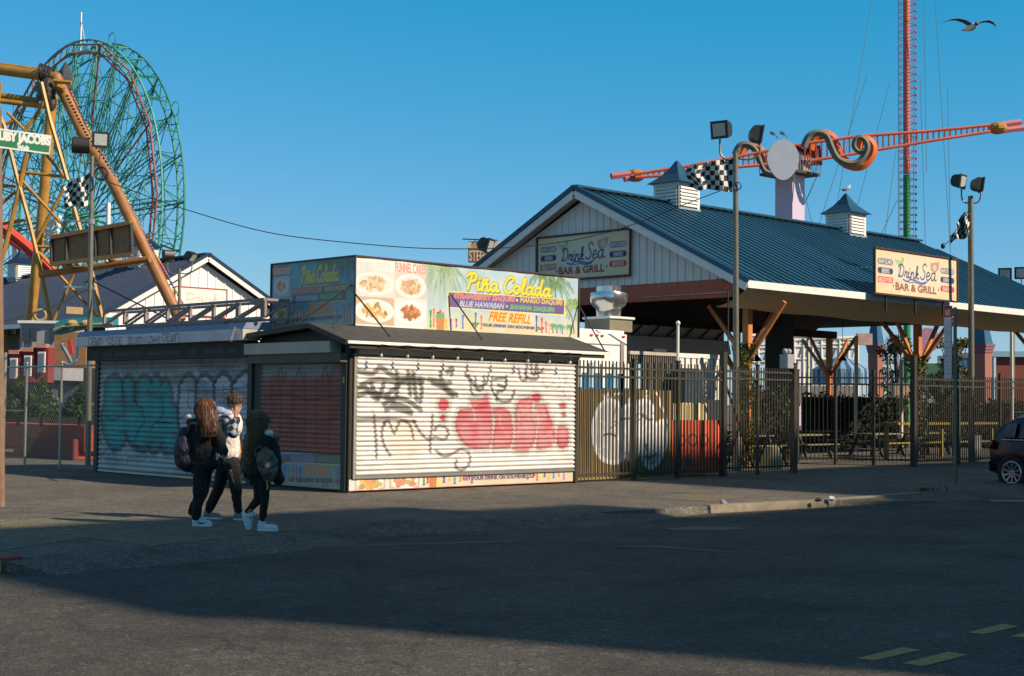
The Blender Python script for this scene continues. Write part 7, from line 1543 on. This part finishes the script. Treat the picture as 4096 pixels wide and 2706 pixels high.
# puffy checked jacket sleeve and black shoulders
plaid = bpy.data.materials.new('checked_quilt'); plaid.use_nodes = True; tn = plaid.node_tree; bs_ = tn.nodes['Principled BSDF']; bs_.inputs['Roughness'].default_value = .6
tcn = tn.nodes.new('ShaderNodeTexCoord'); ckn = tn.nodes.new('ShaderNodeTexChecker'); ckn.inputs['Scale'].default_value = 14; ckn.inputs['Color1'].default_value = (.015,.015,.02,1); ckn.inputs['Color2'].default_value = (.30,.33,.40,1); rot = tn.nodes.new('ShaderNodeMapping'); rot.inputs['Rotation'].default_value = (.5,.4,.6)
ns2 = tn.nodes.new('ShaderNodeTexNoise'); ns2.inputs['Scale'].default_value = 9; mxn = tn.nodes.new('ShaderNodeMix'); mxn.data_type = 'RGBA'; mxn.inputs[7].default_value = (.012,.012,.016,1); rmp = tn.nodes.new('ShaderNodeMapRange'); rmp.inputs[1].default_value = .42; rmp.inputs[2].default_value = .56
tn.links.new(tcn.outputs['Object'], rot.inputs[0]); tn.links.new(rot.outputs[0], ckn.inputs[0]); tn.links.new(tcn.outputs['Object'], ns2.inputs['Vector']); tn.links.new(ns2.outputs['Fac'], rmp.inputs[0]); tn.links.new(rmp.outputs[0], mxn.inputs[0]); tn.links.new(ckn.outputs[0], mxn.inputs[6]); tn.links.new(mxn.outputs[2], bs_.inputs['Base Color'])
o = remesh('jacket_sleeve', [('c', B(520,410,-.10), .105, B(585,470,-.22), .115), ('c', B(585,470,-.22), .115, B(628,505,-.32), .085), ('c', B(628,508,-.33), .080, B(652,420,-.29), .060), ('e', B(655,395,-.27), (.052,.05,.03))], plaid, boy, .010, 1); crumple(o, .028, 11, 7)
o = remesh('jacket_back', [('e', B(505,430,.02), (.12,.13,.13)), ('c', B(500,430,.05), .11, B(520,640,.06), .09), ('c', B(640,415,.16), .08, B(668,560,.17), .065), ('c', B(668,560,.17), .065, B(690,680,.08), .05), ('c', B(510,640,.05), .08, B(520,690,.06), .06)], M_blk, boy, .011, 1); crumple(o, .02, 10, 2)
pp2 = [('e', B(592,765), (.155,.135,.09))]
for L_ in (L1, L2): pp2 += [('c', L_[0], .108, L_[1], .080), ('c', L_[1], .080, L_[2], .056)]
o = remesh('trousers', pp2, M_blk, boy, .011, 1); crumple(o, .014, 14, 1); crumple(o, .006, 40, 1)
# leg lettering
co_, tr_ = text_tris('Kloo'); m = MB(); a = B(600,855,-.235); e = B(634,970,-.215); dv = (e-a); up2 = (RT*.9+UPV*.25).normalized()*.035
m.add([a+dv*float(c[0])+up2*float(c[1]) for c in co_], [tuple(int(i) for i in t_) for t_ in tr_]); m.build('leg_lettering', mat('pale_print', (.35,.34,.32), .7), boy, fixn=False)
for ft, dd_, nm in ((B(640,1290,-.05), RT, 0), (B(365,1290,.1), RT, 1)):
    h_ = Vector((ft.x, ft.y, gz+.004)); shoe(boy, h_, h_+RT*.28-FW*.02, M_shoeb)
MB().tube([L1[2]+UPV*-.07, L1[2]+UPV*-.03], .04, 10).build('ankle_sock', M_cream, boy)
M_hb = mat('brown_hair', (.06,.030,.013), .55, var=.4, scale=30)
o = remesh('hair', [('e', hx+UPV*.055-RT*.025+FW*.01, (.098,.105,.078), axh), ('e', hx+UPV*.0-axh[1]*.06, (.085,.06,.085), axh), ('e', hx+UPV*.085+axh[1]*.03, (.08,.07,.045), axh)], M_hb, boy, .008, 1); crumple(o, .018, 40, 3)
gd = []
for k in range(9):
    a = k/8*6.28; dd_ = axh[0]*math.cos(a)+axh[1]*math.sin(a); gd.append([hx+UPV*.12+dd_*.02, hx+UPV*.10+dd_*.07, hx+UPV*.05+dd_*.098, hx+UPV*.01+dd_*.100])
strands('hair_locks', gd+[gd[0]], M_hb, boy, 260, .0055, .008, 5)

# ---- girl on the left with long brown hair
DG = 18.9
def Gp(x, y, o=0): return AT(*Zp(x, y), DG+o)
g1 = thing('person', GZ(800,2108), 'girl on the left with long reddish-brown hair, black jacket and white trainers', 'person'); gz = g1.location.z
bp3 = []; hx = Gp(385,298); axg = head(bp3, hx, RT*.80+FW*.58-UPV*.1, .98)
bp3 += [('c', Gp(375,350), .05, Gp(365,410), .055), ('c', Gp(360,450), .10, Gp(365,680), .095), ('e', Gp(350,800), (.13,.10,.11))]
K1 = [Gp(345,830,-.05), Gp(330,1060,-.08), Gp(300,1285,-.05)]; K2 = [Gp(385,830,.08), Gp(350,1060,.14), Gp(265,1235,.2)]
for L_ in (K1, K2): bp3 += [('c', L_[0], .082, L_[1], .052), ('c', L_[1], .052, L_[2], .036)]
H1 = [Gp(460,470,.02), Gp(520,610,-.06), Gp(545,700,-.16)]; H2 = [Gp(285,470,.04), Gp(262,640,.04), Gp(290,770,.02)]
for q in (H1, H2): bp3 += [('c', q[0], .048, q[1], .036), ('c', q[1], .036, q[2], .026)]
hand(bp3, H1[2], Vector((0,0,-1))+RT*.3, -RT, .5, .92); hand(bp3, H2[2], Vector((0,0,-1))+RT*.2, FW, .5, .92)
remesh('body', bp3, M_skin, g1, .0062, 2); eyes(g1, hx, axg, .95)
o = remesh('jacket', [('e', Gp(350,465), (.20,.14,.15)), ('c', Gp(355,460), .15, Gp(370,740), .165), ('e', Gp(385,800,-.01), (.20,.16,.10)), ('c', H1[0], .088, H1[1], .076), ('c', H1[1], .076, H1[2]+UPV*.02, .058), ('c', H2[0], .09, H2[1], .078), ('c', H2[1], .078, H2[2]+UPV*.02, .058), ('e', Gp(275,430,-.02), (.10,.09,.07))], M_blk, g1, .011, 1); crumple(o, .022, 9, 4); crumple(o, .007, 34, 4)
o = remesh('collar', [('e', Gp(262,378,-.03), (.085,.07,.045)), ('c', Gp(235,388,-.03), .03, Gp(305,378,-.05), .035)], M_wht, g1, .008, 1)
pp3 = [('e', Gp(352,830), (.165,.135,.11))]
for L_ in (K1, K2): pp3 += [('c', L_[0], .105, L_[1], .082), ('c', L_[1], .082, L_[2]+UPV*.02, .062)]
o = remesh('trousers', pp3, M_blk, g1, .011, 1); crumple(o, .016, 12, 6)
f_ = Gp(268,1355,-.05); h_ = Vector((f_.x,f_.y,gz+.004)); sh = shoe(g1, h_, h_+RT*.28, M_shoe)
c_ = h_+RT*.14-FW*.049+UPV*.052; MB().tube(smooth_v([c_-RT*.055+UPV*.012, c_-RT*.03-UPV*.012, c_+RT*.01-UPV*.004, c_+RT*.055+UPV*.016], 4), [.003]+[.008]*4+[.009]*4+[.002]*4, 5).build('side_mark', M_blk, sh)
f_ = Gp(238,1290,.22); shoe(g1, Vector((f_.x,f_.y,gz+.14)), Vector((f_.x,f_.y,gz+.14))+RT*.2-UPV*.16, M_shoe, up=(UPV*.8+RT*.6))
M_hr = mat('auburn_hair', (.105,.036,.014), .55, var=.5, scale=25, spec=.35); M_hr2 = mat('dark_crown_hair', (.055,.028,.014), .5, var=.4, scale=30)
o = remesh('hair', [('e', hx+UPV*.03-axg[1]*.01, (.092,.112,.105), axg), ('c', hx-axg[1]*.05+UPV*.0, .085, Gp(350,460,-.03), .085), ('c', Gp(395,380,-.07), .075, Gp(400,480,-.13), .07), ('c', Gp(430,330,-.06), .06, Gp(455,500,-.12), .05)], M_hr2, g1, .009, 1); crumple(o, .012, 30, 2)
def hairfan(F, hx, xs, y3, ys, o3, o4):
    out = []
    for k in range(9):
        f2 = k/8; a = R(-100+200*f2); d_ = RT*math.sin(a)-FW*math.cos(a); x3 = xs[0]+(xs[1]-xs[0])*f2; x4 = xs[2]+(xs[3]-xs[2])*f2; bell = math.sin(math.pi*f2)
        out.append([hx+UPV*.122+d_*.012, hx+UPV*.10+d_*.065, hx+UPV*.045+d_*.104, hx-UPV*.03+d_*.112, F(x3, y3, o3*(.3+.7*bell)), F(x4, ys[0]+(ys[1]-ys[0])*f2+25*bell, o4*(.3+.7*bell))])
    return out
gd = hairfan(Gp, hx, (308,478,318,505), 440, (560,560), -.19, -.21)
strands('hair_locks', gd, M_hr, g1, 620, .0075, .014, 9, .016)
bk = thing('backpack', Gp(205,850,.05), 'dark navy backpack on the left girl', 'backpack'); M_nav = mat('dark_navy_nylon', (.014,.013,.026), .6, var=.3, bump=.5, bscale=25)
o = remesh('pack_body', [('e', Gp(205,640,.02), (.145,.17,.21)), ('e', Gp(215,760,.02), (.15,.16,.14)), ('c', Gp(200,540,.03), .11, Gp(215,800,.02), .11), ('e', Gp(175,700,.0), (.11,.14,.14))], M_nav, bk, .011, 2); crumple(o, .016, 12)
MB().tube(smooth_v([Gp(215,520,-.10), Gp(240,450,-.14), Gp(300,440,-.14), Gp(310,520,-.16)], 5), .02, 8).build('strap', M_nav, bk, smooth=True); MB().box(tuple(Gp(192,672,-.16)), tuple(Gp(196,680,-.15))).build('zip_pull', M_steel, bk)

# ---- girl on the right, seen from behind
DR = 18.3
def Rp(x, y, o=0): return AT(*Zp(x, y), DR+o)
g3 = thing('person', GZ(1065,2130), 'girl on the right seen from behind, very long dark hair, black coat and white trainers', 'person'); gz = g3.location.z
bp4 = []; hx = Rp(852,408); axr = head(bp4, hx, RT*.75+FW*.62-UPV*.15, .96)
bp4 += [('c', Rp(855,455), .05, Rp(862,510), .055), ('c', Rp(868,550), .095, Rp(880,760), .09), ('e', Rp(885,900), (.11,.10,.10))]
K1 = [Rp(905,930,-.05), Rp(915,1110,-.06), Rp(895,1330,-.03)]; K2 = [Rp(870,930,.07), Rp(862,1115,.04), Rp(762,1238,.12)]
for L_ in (K1, K2): bp4 += [('c', L_[0], .08, L_[1], .05), ('c', L_[1], .05, L_[2], .034)]
H1 = [Rp(790,580,.0), Rp(760,720,-.05), Rp(732,840,-.08)]; H2 = [Rp(955,570,.05), Rp(1005,700,.05), Rp(1010,840,.0)]
for q in (H1, H2): bp4 += [('c', q[0], .046, q[1], .036), ('c', q[1], .036, q[2], .026)]
hand(bp4, H1[2], Vector((0,0,-1))-RT*.15, RT, .6, .92); hand(bp4, H2[2], Vector((0,0,-1)), -RT, .5, .9)
remesh('body', bp4, M_skin, g3, .0062, 2); eyes(g3, hx, axr, .95)
o = remesh('coat', [('e', Rp(868,570), (.18,.14,.13)), ('c', Rp(868,560), .145, Rp(860,820), .165), ('e', Rp(850,880), (.19,.16,.10)), ('c', H1[0], .085, H1[1], .074), ('c', H1[1], .074, H1[2]+UPV*.03, .056), ('c', Rp(950,575,.04), .09, Rp(1000,700,.04), .08), ('c', Rp(1000,700,.04), .08, Rp(1012,830,.0), .075), ('c', Rp(1000,830,.04), .08, Rp(1035,930,.06), .07)], mat('black_coat', (.014,.013,.010), .85, var=.3, bump=.5), g3, .011, 1); crumple(o, .024, 9, 8); crumple(o, .007, 34, 4)
o = remesh('white_hood', [('e', Rp(935,525,-.02), (.085,.075,.05)), ('c', Rp(905,505,-.02), .03, Rp(970,545,-.02), .035)], M_wht, g3, .008, 1); o = remesh('coat_collar', [('c', Rp(985,555,0), .045, Rp(1030,562,.02), .035)], mat('grey_brown_cloth', (.10,.09,.075), .8), g3, .008, 1)
pp4 = [('e', Rp(888,930), (.14,.125,.10))]
for L_ in (K1, K2): pp4 += [('c', L_[0], .088, L_[1], .060), ('c', L_[1], .060, L_[2]+UPV*.02, .040)]
o = remesh('leggings', pp4, M_blk, g3, .010, 1); crumple(o, .006, 20, 6)
f_ = Rp(852,1395,-.03); h_ = Vector((f_.x,f_.y,gz+.004)); shoe(g3, h_, h_+RT*.28, M_shoe)
f_ = Rp(712,1232,.12); toe_ = Rp(748,1368,.12); shoe(g3, f_, toe_, M_shoe, up=(RT*.95+UPV*.3))
M_hd = mat('dark_brown_hair', (.095,.058,.028), .55, var=.5, scale=25, spec=.3)
o = remesh('hair', [('e', hx+UPV*.03-axr[1]*.01, (.092,.112,.105), axr), ('c', hx+UPV*-.02-axr[1]*.04, .088, Rp(835,560,-.05), .11), ('c', Rp(820,560,-.06), .115, Rp(775,760,-.08), .10), ('c', Rp(775,760,-.08), .10, Rp(740,850,-.08), .06)], M_hd, g3, .010, 1); crumple(o, .014, 26, 2)
gd = hairfan(Rp, hx, (770,893,690,880), 560, (830,640), -.19, -.19)
strands('hair_locks', gd, M_hd, g3, 620, .0075, .014, 19, .014)
gb = thing('backpack', Rp(940,960,-.2), 'grey-olive drawstring backpack with a pink round badge on the right girl', 'backpack'); M_ol = mat('grey_olive_nylon', (.085,.080,.060), .55, var=.35, scale=12, bump=.8, bscale=25)
o = remesh('pack_body', [('e', Rp(930,780,-.20), (.125,.09,.17)), ('e', Rp(950,870,-.2), (.10,.085,.12)), ('c', Rp(910,710,-.17), .06, Rp(955,930,-.2), .05), ('e', Rp(985,800,-.16), (.06,.07,.14))], M_ol, gb, .009, 1); crumple(o, .030, 13, 2); crumple(o, .012, 32, 2)
MB().tube(smooth_v([Rp(835,735,-.2), Rp(830,690,-.2), Rp(860,645,-.2), Rp(885,650,-.2), Rp(880,690,-.2)], 5), .012, 6).build('strap', M_ol, gb, smooth=True)
bc = Rp(944,810,-.335); MB().lathe(bc, [(.038,0),(.038,.012)], 20, -FW).build('badge', mat('pink_badge', (.75,.25,.18), .5), gb); MB().lathe(bc-FW*.013, [(.018,0),(.018,.004)], 16, -FW).build('badge_centre', M_wht, gb)
MB().tube([Rp(935,950,-.22), Rp(942,1010,-.22), Rp(938,1030,-.22)], .009, 5).build('yellow_cord', mat('yellow_cord', (.45,.38,.03), .6), gb)
# crumpled litter on the kerb
for x, y, c, lb in ((2898,2012,(.25,.27,.30),'crumpled grey litter at the start of the kerb'),(3326,1996,(.6,.62,.66),'crushed white cup lying on the kerb'),(3274,2000,(.06,.05,.04),'small dark scrap on the kerb beside the white cup')):
    q = GZ(x,y,.03); o = MB().ball(q, (.06,.045,.03), 10, 7).build('litter', mat('litter_%d' % x, c, .6)); crumple(o, .05, 14, x); tag(o, lb, 'litter')
q = GZ(3700,1972,-.05); rs = random.Random(3); tag(leaves('weed', [(q.x+rs.gauss(0,.22),q.y+rs.gauss(0,.1),abs(rs.gauss(0,.05))-.08) for _ in range(260)], .05, M_lf2, None, 5), 'green weeds growing at the pointed end of the kerb', 'weeds')
